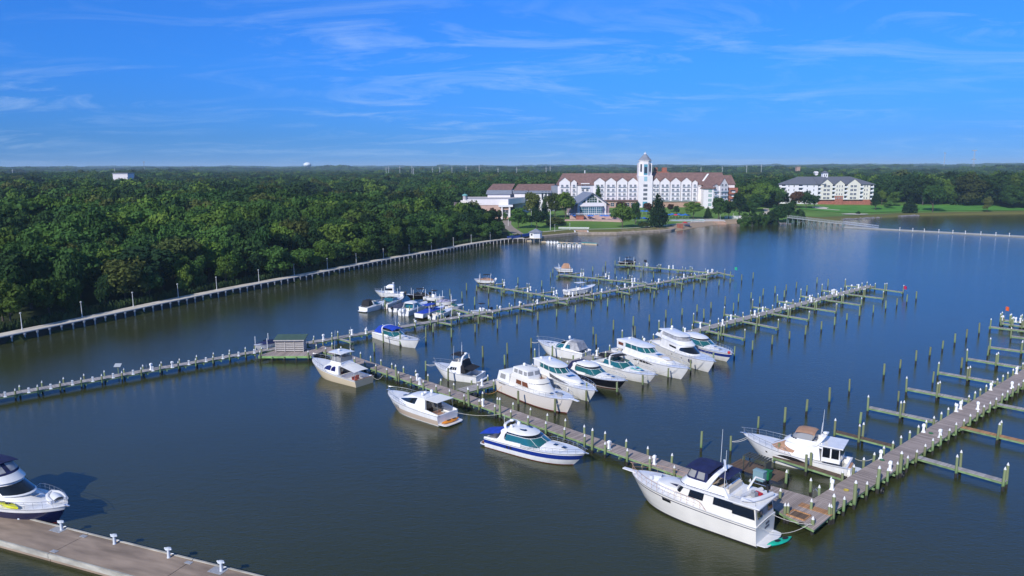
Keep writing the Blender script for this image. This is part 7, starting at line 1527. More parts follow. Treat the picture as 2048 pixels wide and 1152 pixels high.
# golf bunkers
def patch_g(pts, name, m_, dz=.45):
    P = [Vector(p) for p in pts]; c = sum(P, Vector()) / len(P); mb = MB(); n = len(P) * 4; ring = []
    for i in range(n):
        f = i / 4; a, b = P[int(f) % len(P)], P[(int(f) + 1) % len(P)]; p0__, p3 = P[(int(f) - 1) % len(P)], P[(int(f) + 2) % len(P)]; t = f - int(f)
        ring.append(.5 * ((2 * a) + (b - p0__) * t + (2 * p0__ - 5 * a + 4 * b - p3) * t * t + (3 * a - p0__ - 3 * b + p3) * t ** 3))
    V = [c] + ring; mb.add([(p.x, p.y, gz(p.x, p.y) + dz) for p in V], [(0, i + 1, (i + 1) % n + 1) for i in range(n)]); tag(mb.build(name, m_, fix=False), kind='structure')
sandm = mat('bunker_sand', (.55, .52, .44), .95, var=.06, vscale=.5)
patch_g([PD(1621, 570), PD(1636, 558), PD(1652, 556), PD(1675, 552), PD(1680, 560), PD(1662, 566), PD(1640, 574)], 'sand', sandm)
patch_g([PD(1681, 524), PD(1700, 520), PD(1725, 519), PD(1735, 526), PD(1712, 530), PD(1695, 530)], 'sand', sandm)
fw = mat('fairway_grass', (.085, .24, .040), .95, spec=.1, var=.15, vscale=.08)
patch_g([PD(1600, 556), PD(1650, 545), PD(1700, 538), PD(1790, 552), PD(1880, 560), PD(2040, 570), PD(2150, 600), PD(2040, 612), PD(1850, 600), PD(1760, 592), PD(1680, 586), PD(1620, 580)], 'fairway', fw, .28)
# rocks on the right shore (stuff)
mb = MB(); rk = mat('shore_rocks', (.20, .19, .21), .9, var=.3, vscale=.8)
for i in range(700):
    px = rng.choice((rng.uniform(1500, 1580), rng.uniform(1685, 1760), rng.uniform(1285, 1340), rng.uniform(1800, 1835))); q = onshore_ = None
    y = None
    k__ = int(px / 4) * 4
    if k__ not in PILES: PILES[k__] = onshore(k__, .1)
    q = PILES[k__]; s = rng.uniform(.25, .8); c = (q.x + rng.uniform(-1.2, 1.2) * (q.y / 1480 * 4), q.y + rng.uniform(-1.5, 1.6), rng.uniform(0, .5))
    mb.box(c, (s * 1.3, s, s * .8), M=Matrix.Rotation(rng.random() * 6, 4, Vector((rng.random(), rng.random(), rng.random() + .1)).normalized()))
tag(mb.build('shore_rocks', rk, fix=False), kind='stuff')
# fishing pier, ramp and floating breakwater on the right
a, b = G(1576, 451.5, 0), G(1687, 458.5, 0); L_ = (b - a).length; r = empty('timber_pier', (a.x, a.y, 0), math.atan2(b.y - a.y, b.x - a.x), 'tall grey timber pier with railings sloping down from the bushy point', 'pier'); gt = mat('grey_timber', (.30, .33, .33), .85, var=.15, vscale=.6)
zt_ = lambda x: 4.4 - 2.2 * x / L_
mb = MB(); mb.add([(0, -1.4, zt_(0)), (L_, -1.4, zt_(L_)), (L_, 1.4, zt_(L_)), (0, 1.4, zt_(0)), (0, -1.4, zt_(0) - .35), (L_, -1.4, zt_(L_) - .35), (L_, 1.4, zt_(L_) - .35), (0, 1.4, zt_(0) - .35)], [(0, 1, 2, 3), (7, 6, 5, 4), (0, 4, 5, 1), (1, 5, 6, 2), (2, 6, 7, 3), (3, 7, 4, 0)]); mb.build('deck', gt, r)
nb = int(L_ / 3.4)
for s in (-1.4, 1.4):
    mb = MB(); mb.tube([(0, s, zt_(0) + 1.05), (L_, s, zt_(L_) + 1.05)], .07, 4); mb.tube([(0, s, zt_(0) + .6), (L_, s, zt_(L_) + .6)], .05, 4)
    for i in range(nb * 2 + 1): x = L_ * i / nb / 2; mb.tube([(x, s, zt_(x)), (x, s, zt_(x) + 1.05)], .05, 4)
    mb.build('railing', gt, r)
for i in range(nb + 1):
    x = L_ * i / nb; mb = MB(); mb.tube([(x, -1.2, -2), (x, -1.2, zt_(x) - .3)], .17, 6); mb.tube([(x, 1.2, -2), (x, 1.2, zt_(x) - .3)], .17, 6); mb.tube([(x, -1.2, .3), (x, 1.2, zt_(x) - .4)], .09, 4); mb.tube([(x, 1.2, .3), (x, -1.2, zt_(x) - .4)], .09, 4); mb.build('bent', mat('blue_green_timber', (.16, .24, .24), .85), r)
a2_, b2_ = G(1687, 458, 0), G(1757, 461.5, 0); l2 = (b2_ - a2_).length; r = empty('ramp', (a2_.x, a2_.y, 0), math.atan2(b2_.y - a2_.y, b2_.x - a2_.x), 'long pale aluminium ramp from the timber pier down to the floating breakwater', 'ramp')
al = mat('aluminium', (.45, .50, .58), .5)
for s in (-.9, .9):
    mb = MB(); mb.tube([(0, s, 2.2), (l2, s, .6)], .07, 4); mb.tube([(0, s, 3.4), (l2, s, 1.8)], .06, 4)
    for i in range(14): x = l2 * i / 13; mb.tube([(x, s, 2.2 - 1.6 * x / l2), (x, s, 3.4 - 1.6 * x / l2)], .035, 4); x2 = min(l2, x + l2 / 13); mb.tube([(x, s, 2.2 - 1.6 * x / l2), (x2, s, 3.4 - 1.6 * x2 / l2)], .03, 4)
    mb.build('truss', al, r)
mb = MB(); mb.add([(0, -.9, 2.2), (l2, -.9, .6), (l2, .9, .6), (0, .9, 2.2), (0, -.9, 2.1), (l2, -.9, .5), (l2, .9, .5), (0, .9, 2.1)], [(0, 1, 2, 3), (7, 6, 5, 4), (0, 4, 5, 1), (2, 6, 7, 3)]); mb.build('deck', al, r)
a, b = G(1690, 459, 0), G(2048, 480, 0); d = (b - a); b = b + d * .35; L_ = (b - a).length; r = empty('floating_breakwater', (a.x, a.y, 0), math.atan2(d.y, d.x), 'long thin floating breakwater dock crossing to the right edge of the frame', 'floating dock')
for i in range(12):
    mb = MB(); mb.b2(L_ * i / 12 + .05, L_ * (i + 1) / 12 - .05, -1.5, 1.5, -.5, .55); mb.build('float', mat('grey_float', (.26, .27, .27), .9, var=.1, vscale=.3), r); mb = MB(); mb.b2(L_ * i / 12 + .1, L_ * (i + 1) / 12 - .1, -1.45, 1.45, .55, .6); mb.build('float_deck', mat('pale_float_deck', (.42, .42, .42), .8), r)
for i, x in enumerate((1800, 1826, 1849, 1878, 1906, 1931, 1962, 1992, 2019)):
    t = (x - 1690) / (2048 - 1690); q = G(x, 459 + 21 * t, .6); mb = MB(); mb.tube([(0, 0, 0), (0, 0, 1.5)], .12, 6); mb.ball((0, 0, 1.6), .25, n=6); o = mb.build('marker_post', white, loc=(q.x, q.y, .6)); tag(o, '%s white marker post from the left on the floating breakwater' % ordn(i + 1), 'marker post', 'marker posts on the breakwater')
# ------------------------------------------------------------------ far landmarks
def far(px, d): return PD(px, d)
p = far(621, 3600); r = empty('water_tower', (p.x, p.y, 0), 0, 'white and blue water tower ball rising above the horizon trees', 'water tower'); mb = MB()
ztw = 36 - (327.5 - 331) / 1480 * 3600; mb.tube([(0, 0, 0), (0, 0, ztw - 8)], [5, 3], 10); mb.build('stem', white, r); mb = MB(); mb.ball((0, 0, ztw), 19, sz=.62, n=16); mb.build('tank', mat('tank_white', (.75, .8, .82), .5), r); mb = MB(); mb.loft([[(q * 19.2 * math.cos(t), q * 19.2 * math.sin(t), ztw + z) for t in [math.pi / 8 * j for j in range(16)]] for q, z in ((.72, -8), (.96, -2.6), (.98, -1.5))], cap=False); mb.build('blue_band', mat('tank_blue', (.05, .32, .5), .5), r)
for i, (px, top, d) in enumerate(((1935, 307.5, 2600), (1877, 312, 2900), (299, 321, 3200))):
    p = far(px, d); hz_ = 36 + (333.5 + (px - 1024) * .0027 - top) / 1480 * d; r = empty('radio_mast', (p.x, p.y, 0), 0, ('lattice mast, tallest on the right horizon', 'thinner mast left of the tallest one on the right horizon', 'small lattice mast on the left horizon')[i], 'mast'); mb = MB(); w_ = 3.2 if i == 0 else 1.8
    for s, t in ((-1, -1), (1, -1), (0, 1)): mb.tube([(s * w_, t * w_, 0), (s * w_ * .35, t * w_ * .35, hz_)], .5, 4)
    for k in range(12): z = hz_ * k / 12; q_ = w_ * (1 - .65 * k / 12); mb.tube([(-q_, -q_, z), (q_, -q_, z + hz_ / 12)], .25, 4)
    mb.build('lattice', mat('mast_grey', (.32, .34, .38), .6), r); mb = MB(); mb.b2(-w_ * 2.4, w_ * 2.4, -1, 1, hz_ - 3, hz_); 
    if i == 0: mb.b2(-w_ * 2.4, w_ * 2.4, -1, 1, hz_ * .62, hz_ * .62 + 3)
    mb.build('antenna_array', mat('mast_grey', (.32, .34, .38), .6), r)
pp_ = [38, 240, 776, 781, 803, 827, 830, 867.5, 882, 906, 934, 960, 997, 1034, 1092, 1100, 1488, 1517, 1398, 1440]
for i, x in enumerate(pp_):
    d = 1500; p = far(x, d); mb = MB(); h = 33 + (i * 7 % 6); mb.tube([(0, 0, 0), (0, 0, h)], [.5, .3], 5); mb.tube([(-2.2, 0, h - 4), (2.2, 0, h - 4)], .15, 4); o = mb.build('power_pole', mat('pole_grey', (.60, .61, .62), .7), loc=(p.x, p.y, 0)); tag(o, 'distant pale power pole, %s from the left above the woods' % ordn(sorted(pp_).index(x) + 1), 'power pole', 'power poles beyond the woods')
def farhouse(px, d, w_, h_, dp, z, label, wm_, rm_, rz=0, flat=False):
    p = far(px, d); r = empty('distant_building', (p.x, p.y, z), rz, label, 'building'); mb = MB(); mb.b2(-w_ / 2, w_ / 2, 0, dp, -z, h_); mb.build('wall', wm_, r)
    if flat: mb = MB(); mb.b2(-w_ / 2 - .5, w_ / 2 + .5, -.5, dp + .5, h_, h_ + 1); mb.build('roof', rm_, r)
    else: gable_roof(r, -w_ / 2, w_ / 2, 0, dp, h_, h_ * 1.5, 0, 0, rm_)
farhouse(250, 900, 17, 7, 20, 21, 'large pale flat roofed building among trees on the upper left', stucco, greyroof, .1, True)
farhouse(263, 920, 10, 4, 14, 17, 'low pale annex right of the large flat roofed building', stucco, greyroof, 0, True)
farhouse(1590.5, 1500, 7, 12, 8, 20, 'brown square tower far behind the apartment block', brick, brick, 0, True)
farhouse(1627, 1100, 4, 4, 6, 21, 'tiny white house between trees above the apartment block', stucco, stucco)
farhouse(1650 + 275, 1000, 40, 4, 15, 13, 'low brown roofed building half hidden by trees on the right', brick, brickr)
farhouse(130, 402, 12, 4, 9, 2, 'grey roofed house half hidden in the left woods', greyroof, greyroof) if False else None
farhouse(263, 440, 9, 7, 8, 2, 'slate roofed house glimpsed between trees in the left woods', greyroof, darkroof, .3)
farhouse(437, 430, 7, 7, 8, 2, 'pale roofed house glimpsed in the middle of the left woods', stucco, greyroof, -.2)
rg = mat('far_roof_white', (.6, .62, .66), .6)
for i in range(7): farhouse(58 + i * 7, 700 + (i % 3) * 8, 3.0, 4.2, 8, 16, 'white parked trailer roof, %s from the left in the far clearing' % ordn(i + 1), rg, rg, 0, True)
def tall_lamp(px, pt, d, label, h):
    p = far(px, d); z = 36 - (pt - 331) / 1480 * d; r = empty('street_light', (p.x, p.y, z - h), 0, label, 'street light', 'tall street lights showing above trees'); mb = MB(); mb.tube([(0, 0, 0), (0, 0, h), (-.3, 0, h + .3)], .13, 6); mb.build('pole', mat('pole_white', (.72, .74, .74), .5), r); mb = MB(); mb.box((-.9, 0, h + .3), (1.3, .35, .14)); mb.build('lamp_head', trim, r)
TL = [(68, 418, 330), (83, 420, 322), (98, 423, 315), (43.5, 422, 330), (162, 417, 380), (272, 430, 360), (266, 414, 400), (433, 407, 400), (752, 413, 430)]
for i, (x, y, d) in enumerate(sorted(TL)): tall_lamp(x, y, d, '%s tall street light from the left poking out of the left woods' % ordn(i + 1), 16 if x < 100 else 14)
for i, (x, y, d) in enumerate([(1063, 418, 425), (1083, 409, 450), (1101, 418, 405), (1017, 425, 430)]): tall_lamp(x, y, d, '%s pale street light from the left in front of the hotel' % ordn([1063, 1083, 1101, 1017].index(x) + 1 if False else (2, 3, 4, 1)[i]), (10, 9, 11, 8)[i])
for i, (x, b) in enumerate(((1140, 9), (1110, 7), (1334, 6), (1440, 14), (1466, 14))):
    q = onshore(x, b); street_lamp((q.x, q.y, gz(q.x, q.y)), '%s lamp post along the hotel shore path, counting from the left' % ordn(sorted((1140, 1110, 1334, 1440, 1466)).index(x) + 1), 1.0, 'lamp posts on the hotel shore')
# ------------------------------------------------------------------ trees
def leafmat(name, a, b):
    def ex(n, k, bs, cc, mpp):
        nz = n.new('ShaderNodeTexNoise'); nz.inputs['Scale'].default_value = .55; nz.inputs['Detail'].default_value = 3; k.new(cc.outputs['Object'], nz.inputs[0])
        oi = n.new('ShaderNodeObjectInfo'); rm = n.new('ShaderNodeMapRange'); rm.inputs[3].default_value = -.30; rm.inputs[4].default_value = .30; k.new(oi.outputs['Random'], rm.inputs[0])
        ad = n.new('ShaderNodeMath'); k.new(nz.outputs[0], ad.inputs[0]); k.new(rm.outputs[0], ad.inputs[1])
        r = n.new('ShaderNodeValToRGB'); e = r.color_ramp.elements; e[0].position = .25; e[0].color = (*a, 1); e[1].position = .8; e[1].color = (*b, 1)
        k.new(ad.outputs[0], r.inputs[0]); k.new(r.outputs[0], bs.inputs['Base Color'])
        h = n.new('ShaderNodeHueSaturation'); mr = n.new('ShaderNodeMapRange'); mr.inputs[3].default_value = .55; mr.inputs[4].default_value = 1.3
        w2 = n.new('ShaderNodeTexWhiteNoise'); w2.noise_dimensions = '1D'; k.new(oi.outputs['Random'], w2.inputs['W']); 
        nl = n.new('ShaderNodeTexNoise'); nl.inputs['Scale'].default_value = .011; nl.inputs['Detail'].default_value = 2; k.new(oi.outputs['Location'], nl.inputs[0])
        av = n.new('ShaderNodeMath'); av.operation = 'MULTIPLY_ADD'; k.new(w2.outputs[0], av.inputs[0]); av.inputs[1].default_value = .5; am = n.new('ShaderNodeMath'); am.operation = 'MULTIPLY_ADD'; k.new(nl.outputs[0], am.inputs[0]); am.inputs[1].default_value = 2.6; am.inputs[2].default_value = -1.05
        k.new(am.outputs[0], av.inputs[2]); k.new(av.outputs[0], mr.inputs[0]); k.new(mr.outputs[0], h.inputs['Value']); k.new(r.outputs[0], h.inputs['Color'])
        k.new(h.outputs[0], bs.inputs['Base Color'])
        tr = n.new('ShaderNodeBsdfTranslucent'); k.new(h.outputs[0], tr.inputs['Color']); ms = n.new('ShaderNodeMixShader'); ms.inputs[0].default_value = .2
        k.new(bs.outputs[0], ms.inputs[1]); k.new(tr.outputs[0], ms.inputs[2]); k.new(ms.outputs[0], n['Material Output'].inputs['Surface'])
    return mat(name, a, .8, spec=.15, extra=ex)
LM_ = {'dark': leafmat('dark_leaves', (.016, .043, .015), (.045, .098, .024)), 'mid': leafmat('mid_leaves', (.028, .075, .018), (.072, .153, .030)),
       'bright': leafmat('bright_leaves', (.056, .117, .018), (.135, .212, .034)), 'olive': leafmat('olive_leaves', (.045, .070, .018), (.115, .135, .032)),
       'rust': leafmat('rusty_leaves', (.060, .030, .016), (.11, .055, .028))}
bark = mat('bark', (.085, .065, .05), .95, var=.25, vscale=3)
def crown_mesh(seed, shape, col, nq=1500, q=.085):
    """unit crown: radius 1 across, from z=0 to z=1 (scaled by object)"""
    r = np.random.RandomState(seed); L = []
    if shape == 'cone':
        for i in range(26):
            z = .06 + .88 * (i / 25); rr = (1 - z) ** .75 * .80; t = i * 2.4; k = r.uniform(.25, .6) * rr; L.append((k * math.cos(t), k * math.sin(t), z, rr * r.uniform(.5, .75) + .08, .10 + .05 * (1 - z)))
    else:
        nl = 22 if shape != 'bush' else 12
        for i in range(nl):
            if shape == 'round': z = r.uniform(.25, .84); rad = .70 * math.sqrt(max(.05, 1 - ((z - .5) / .48) ** 2))
            elif shape == 'tall': z = r.uniform(.2, .88); rad = .60 * math.sqrt(max(.05, 1 - ((z - .5) / .52) ** 2))
            elif shape == 'spread': z = r.uniform(.35, .82); rad = .78 * math.sqrt(max(.05, 1 - ((z - .52) / .42) ** 2))
            else: z = r.uniform(.2, .6); rad = .7
            t = i * 2.39996 + r.uniform(-.4, .4); k = rad * r.uniform(.45, 1); s = r.uniform(.16, .40); L.append((k * math.cos(t), k * math.sin(t), z, s, s * r.uniform(.42, .58)))
        L.append((0, 0, .62, .5, .3))
    A = np.array(L); wts = A[:, 3] ** 2; wts /= wts.sum(); idx = r.choice(len(A), nq, p=wts); B_ = A[idx]
    d = r.normal(size=(nq, 3)); d[:, 2] = d[:, 2] * .9 + .25; d /= np.linalg.norm(d, axis=1)[:, None]
    rad = (r.uniform(.62, 1.02, nq) + (r.rand(nq) < .12) * r.uniform(0, .3, nq))[:, None]
    c = B_[:, :3] + d * np.stack([B_[:, 3], B_[:, 3], B_[:, 4]], 1) * rad
    nrm = d + r.normal(size=(nq, 3)) * .45; nrm /= np.linalg.norm(nrm, axis=1)[:, None]
    up = r.normal(size=(nq, 3)); u = np.cross(nrm, up); u /= np.linalg.norm(u, axis=1)[:, None]; v = np.cross(nrm, u)
    s1 = q * r.uniform(.6, 1.35, nq)[:, None]; s2 = q * r.uniform(.5, 1.1, nq)[:, None]; sc3 = np.array([1, 1, .6])
    V = np.stack([c + (-u * s1) * sc3, c + (-v * s2) * sc3, c + (u * s1) * sc3, c + (v * s2) * sc3], 1).reshape(-1, 3)
    # inner shell so the crown is not see-through all over
    me_ = bpy.data.meshes.new('crown'); n = len(V) // 4; me_.from_pydata(V.tolist(), [], np.arange(n * 4).reshape(n, 4).tolist())
    me_.materials.append(LM_[col]); me_.update(); return me_
def trunk_mesh():
    mb = MB(); mb.tube([(0, 0, -.15), (0.01, 0, .25), (-.01, .01, .62)], [.045, .032, .016], 7)
    for i in range(6):
        a = i * 1.05; z = .22 + .05 * i; mb.tube([(0, 0, z), (.22 * math.cos(a), .22 * math.sin(a), z + .16), (.38 * math.cos(a), .38 * math.sin(a), z + .32)], [.018, .011, .005], 5)
    o = mb.build('trunk', bark); d = o.data; bpy.data.objects.remove(o); return d
TRK = trunk_mesh()
CR = {}
def getc(shape, col, var):
    k = (shape, col, var)
    if k not in CR: CR[k] = crown_mesh(hash_(k), shape, col, {'cone': 2600, 'bush': 1500}.get(shape, 2800), {'cone': .062, 'bush': .08}.get(shape, .066))
    return CR[k]
def hash_(k): return sum(ord(c) * (i + 3) for i, c in enumerate(str(k))) % 100000
CROWN_SRC = {}
def tree(p, h, w, shape, col, label, group=None, name='tree', cat='tree', base=.12, var=None):
    """p ground point, h height, w crown width"""
    r = empty(name, (p[0], p[1], p[2]), rng.random() * 6.28, label, cat, group)
    var = rng.randint(0, 2) if var is None else var
    o = bpy.data.objects.new('crown', getc(shape, col, var)); C.objects.link(o); o.location = (0, 0, h * base); o.scale = (w / 2 / .98, w / 2 / .98, h * (1 - base) / .98); setp(o, r); CROWN_SRC.setdefault((shape, col), o)
    if shape != 'bush':
        t = bpy.data.objects.new('trunk', TRK); C.objects.link(t); t.scale = (h * .5, h * .5, h * .95); setp(t, r)
    return r
PAL = ['dark'] * 6 + ['mid'] * 9 + ['bright'] * 5 + ['olive'] * 2
SHN = {'round': 'rounded', 'tall': 'tall oval', 'spread': 'spreading', 'cone': 'conical', 'bush': 'low bushy'}
CLN = {'dark': 'dark green', 'mid': 'mid green', 'bright': 'yellow green', 'olive': 'olive brown', 'rust': 'rusty'}
cand = []
rng = random.Random(11)
total = cum[-1]
for k in range(0, 36):
    off = 7.5 + 7.8 * k + max(0, k - 4) ** 1.5 * .55; s = -30.0 + (k % 2) * 4
    while s < total + 8:
        p, a = at_len(max(0, min(total, s)), 0)
        if s < 0: p = fin[0] + (fin[0] - fin[1]).normalized() * -s
        d = Vector((-math.sin(a), math.cos(a), 0)); q = p + d * (off + rng.uniform(-2.2, 2.2)) + Vector((math.cos(a), math.sin(a), 0)) * rng.uniform(-2.4, 2.4)
        s += (7.2 if k < 3 else 8.4 + min(4.5, max(0, k - 3) * .6)) + rng.uniform(-.6, 1.2)
        x, y = proj((q.x, q.y, gz(q.x, q.y) + 8))
        if -25 < x < 1012 and q.y < 690 and q.y > 100: cand.append((k, q, x))
def blocked(q, x):
    if q.y > 395 and x > 985: return True
    if x > 998 and q.y > 352: return True
    if x > 893 and q.y > 425 and q.y < 560: return True
    if x > 955 and q.y > 560: return True
    for (lx, ly, ld) in TL:
        lp = far(lx, ld)
        if lx < 100 and abs(q.x - lp.x - 2) < 8 and -34 < q.y - lp.y < 7: return True
        if lx > 100 and abs(q.x - lp.x) < 5 and -22 < q.y - lp.y < 4: return True
    for (hx, hd) in ((263, 440), (437, 430)):
        if abs(x - hx) < 16 and -34 < q.y - hd < 12: return True
    if 150 < x < 290 and 0: return True
    return False
cand = [c for c in cand if not blocked(c[1], c[2])]
cand.sort(key=lambda c: c[1].y)
cand2 = []
for c in cand:
    if all((c[1] - e[1]).length > 5.0 for e in cand2[-120:]): cand2.append(c)
near, farr = cand2[:262], cand2[262:]
def hgt(k): return (rng.uniform(7.5, 11) if k == 0 else rng.uniform(11, 14.5) if k == 1 else rng.uniform(12.5, 17) if k < 5 else rng.uniform(13, 19) + min(4, (k - 4) * .5))
perrow = {}
for k, q, x in near: perrow.setdefault(k, []).append((x, q))
for k, L_ in perrow.items():
    L_.sort(key=lambda t: t[0])
    for i, (x, q) in enumerate(L_):
        col = rng.choice(PAL); shp = rng.choice(['round', 'round', 'tall', 'spread']); h = hgt(k)
        if k == 0 and x < 120: col = 'bright'
        zg = gz(q.x, q.y); tree((q.x, q.y, zg), h, h * rng.uniform(.75, 1.15) * (1.2 if k < 2 else 1) if shp != 'tall' else h * .7, shp, col, '%s %s tree, %s from left in %s row behind the seawall' % (CLN[col], SHN[shp], ordn(i + 1), ordn(k + 1)), 'trees of the wood behind the seawall', base=.06 if k < 2 else .15)
# trees around the hotel and golf course: (px, base y or distance, top y, width px, shape, colour, label)
def at_d(px, d, top, wpx, shape, col, label, name='tree', cat='tree', base=.14, group=None):
    p = PD(px, d); z = gz(p.x, p.y); hy = 332 + (px - 1024) * .0027; h = (36 - (top - hy) * d / 1480) - z; return tree((p.x, p.y, z - .1), h, wpx * d / 1480 * 1.08, shape, col, label, group, name, cat, base)
HT = [(1245, 417, 409, 50, 'round', 'bright', 'broad bright green tree left of the tall dark conifer at the hotel shore'), (1316, 421, 389, 50, 'cone', 'dark', 'tall dark conical tree at the water below the hotel, tallest there'),
 (1288, 418, 442, 28, 'bush', 'olive', 'low olive shrub between the two big shore trees'), (1271, 440, 401, 24, 'tall', 'mid', 'slender green tree behind the broad shore tree'), (1243, 485, 403, 26, 'round', 'rust', 'brownish tree in front of the hotel terrace'),
 (1295, 500, 405, 20, 'round', 'rust', 'reddish tree at the foot of the tower'), (1340, 520, 408, 16, 'round', 'rust', 'small reddish tree before the brick hotel base, right of the tower'), (1352, 505, 411, 14, 'round', 'mid', 'small green tree before the brick hotel base'),
 (1037, 412, 412, 44, 'round', 'mid', 'round green tree right of the road above the boathouse'), (1074, 412, 413, 42, 'round', 'dark', 'dark round tree on the lawn above the boathouse, right of the road tree'), (1065, 452, 384, 46, 'round', 'olive', 'tall olive green tree before the white halls'),
 (1089, 470, 391, 20, 'cone', 'dark', 'blue green pine between olive trees before the halls'), (1110, 458, 386, 38, 'round', 'olive', 'olive tree left of the big one beside the pavilion'), (1131, 455, 382, 44, 'spread', 'bright', 'large bright green tree immediately left of the pavilion'),
 (1110, 428, 430, 46, 'bush', 'olive', 'wide low olive shrub mass on the lawn left of the pavilion'), (1090, 440, 425, 30, 'bush', 'dark', 'dark shrub below the olive tree near the street light'), (1196, 500, 371, 26, 'cone', 'mid', 'pine standing behind the pavilion roof against the hotel'),
 (1386, 480, 403, 42, 'spread', 'bright', 'bright yellow green tree on the lawn before the hotel'), (1415, 490, 414, 20, 'cone', 'dark', 'small dark conifer right of the bright lawn tree'), (1437, 480, 394, 38, 'round', 'mid', 'green tree before the angled hotel wing'),
 (1457, 484, 401, 30, 'round', 'dark', 'darker tree before the brick hotel wing'), (1478, 490, 387, 34, 'tall', 'dark', 'tall dark tree at the right end of the hotel'), (1498, 500, 404, 26, 'round', 'mid', 'mid green tree right of the hotel end'), (1512, 540, 388, 34, 'round', 'mid', 'tall green tree behind the pale winding path'),
 (1490, 446, 424, 30, 'bush', 'mid', 'leftmost bush on the shoreline point'), (1506, 449, 421, 30, 'bush', 'mid', 'second bush on the shoreline point'), (1524, 452, 422, 32, 'bush', 'mid', 'third bush on the shoreline point'), (1541, 455, 419, 34, 'bush', 'dark', 'fourth, darker bush on the shoreline point'),
 (1557, 462, 410, 34, 'round', 'mid', 'round tree at the root of the timber pier'), (1576, 470, 402, 38, 'round', 'dark', 'dark tree behind the timber pier'), (1598, 478, 417, 34, 'bush', 'dark', 'dark bush right of the timber pier root'), (1585, 465, 424, 28, 'bush', 'mid', 'low green bush beside the timber pier'),
 (1556, 560, 384, 24, 'tall', 'dark', 'dark tree before the left end of the apartment block'), (1568, 575, 386, 20, 'round', 'dark', 'second dark tree before the apartment left end'), (1590, 560, 384, 30, 'round', 'rust', 'dark purplish tree before the apartment wing'), (1610, 558, 383, 28, 'tall', 'dark', 'dark green tree right of the purplish one'), (1627, 562, 391, 20, 'round', 'dark', 'smallest dark tree of the group before the apartments'),
 (1748, 560, 386, 20, 'tall', 'dark', 'dark tree at the right end of the apartment block'), (1760, 600, 384, 20, 'round', 'bright', 'yellow green tree just right of the apartment block'), (1783, 590, 386, 28, 'round', 'bright', 'bright round tree on the golf course left of the big oaks'), (1777, 575, 402, 24, 'bush', 'mid', 'clipped shrub under the bright golf tree'),
 (1817, 541, 396, 36, 'cone', 'dark', 'dark conical evergreen near the golf shore'), (1863, 552, 372, 44, 'spread', 'mid', 'big oak standing alone on the fairway edge'), (1842, 600, 357, 60, 'spread', 'dark', 'large dark oak behind the fairway oak'), (1971, 552, 399, 24, 'tall', 'olive', 'slim olive tree near the golf shore on the right'),
 (1903, 602, 401, 16, 'bush', 'mid', 'leftmost small shrub on the fairway back edge'), (1922, 602, 401, 20, 'bush', 'mid', 'second small shrub on the fairway back edge'), (1946, 604, 399, 20, 'bush', 'olive', 'third small shrub on the fairway back edge'), (1715, 527, 424, 10, 'bush', 'dark', 'tiny dark shrub by the lower sand bunker'),
 (987, 462, 413, 14, 'round', 'rust', 'small brownish tree left of the columned entrance'), (998, 465, 416, 14, 'round', 'olive', 'small olive tree beside the columned entrance'), (1011, 462, 421, 10, 'round', 'mid', 'small green tree before the entrance glass'), (925, 440, 404, 18, 'round', 'bright', 'bright tree before the cupola building')]
for t in HT: at_d(*t[:6], t[6], group=None, name='bush' if t[4] == 'bush' else 'tree', cat='shrub' if t[4] == 'bush' else 'tree', base=.02 if t[4] == 'bush' else (.05 if t[4] == 'cone' else .16))
# the far wood: instances of the same crowns on scattered points, thinning out to the horizon
pts = [(q.x, q.y, gz(q.x, q.y) - .5, hgt(k) * 1.05) for k, q, x in farr]
r_ = 400.0
def free(x, px, y):
    if px < 893: return y > 690 or (px < 893 and sdist([x], [y])[0] > 330)
    if px < 955: return y > 565
    if px < 1480: return y > 596
    if px < 1545: return y > 560
    if px < 1765: return y > 650
    return y > 625
rr = 540.0
while rr < 11000:
    sp_ = 11.5 if rr < 1000 else 11.5 + (rr - 1000) / 120.0
    n = int(rr * 1.42 / sp_)
    for i in range(n):
        a = -.70 + 1.44 * (i + rng.random()) / n; q = rr + rng.uniform(-.5, .5) * sp_; x, y = q * math.sin(a), q * math.cos(a)
        px = 1024 + x / y * F
        if not (-60 < px < 2110): continue
        if rr < 700 and not free(x, px, y): continue
        if 35 < px < 110 and 630 < y < 722 or 222 < px < 278 and 760 < y < 930: continue
        h = rng.uniform(12, 20.5) if px < 1480 else rng.uniform(13, 21)
        if px > 1765 and rr < 760: h = rng.uniform(14, 21)
        h *= 1 + max(0, mnoise.noise(Vector((x / 420, y / 420, 1)))) * (.5 if rr < 2000 else 1.0); pts.append((x, y, 4.0, h * (1 if rr < 2200 else (1 + (rr - 2200) / 14000))))
    rr += sp_ * .85
print('far wood', len(pts))
me = bpy.data.meshes.new('far_wood'); me.from_pydata([p[:3] for p in pts], [], []); R_ = np.random.RandomState(5); n = len(pts)
P_ = np.array(pts); dist = np.hypot(P_[:, 0], P_[:, 1]); wide = P_[:, 3] * R_.uniform(.42, .72, n) * np.clip(dist / 1300, 1, 7)
sc_ = np.stack([wide, wide, P_[:, 3]], 1)
a = me.attributes.new('scl', 'FLOAT_VECTOR', 'POINT'); a.data.foreach_set('vector', sc_.ravel())
a = me.attributes.new('rz', 'FLOAT_VECTOR', 'POINT'); rz_ = np.zeros((n, 3)); rz_[:, 2] = R_.rand(n) * 6.28; a.data.foreach_set('vector', rz_.ravel())
keys = [k for k in CROWN_SRC if k[0] in ('round', 'spread', 'tall') and k[1] != 'rust']; keys.sort()
wk_ = np.array([{'dark': 7, 'mid': 9, 'bright': 3.5, 'olive': 2}[k[1]] for k in keys], float); wk_ /= wk_.sum()
a = me.attributes.new('typ', 'INT', 'POINT'); a.data.foreach_set('value', R_.choice(len(keys), n, p=wk_).astype(np.int32))
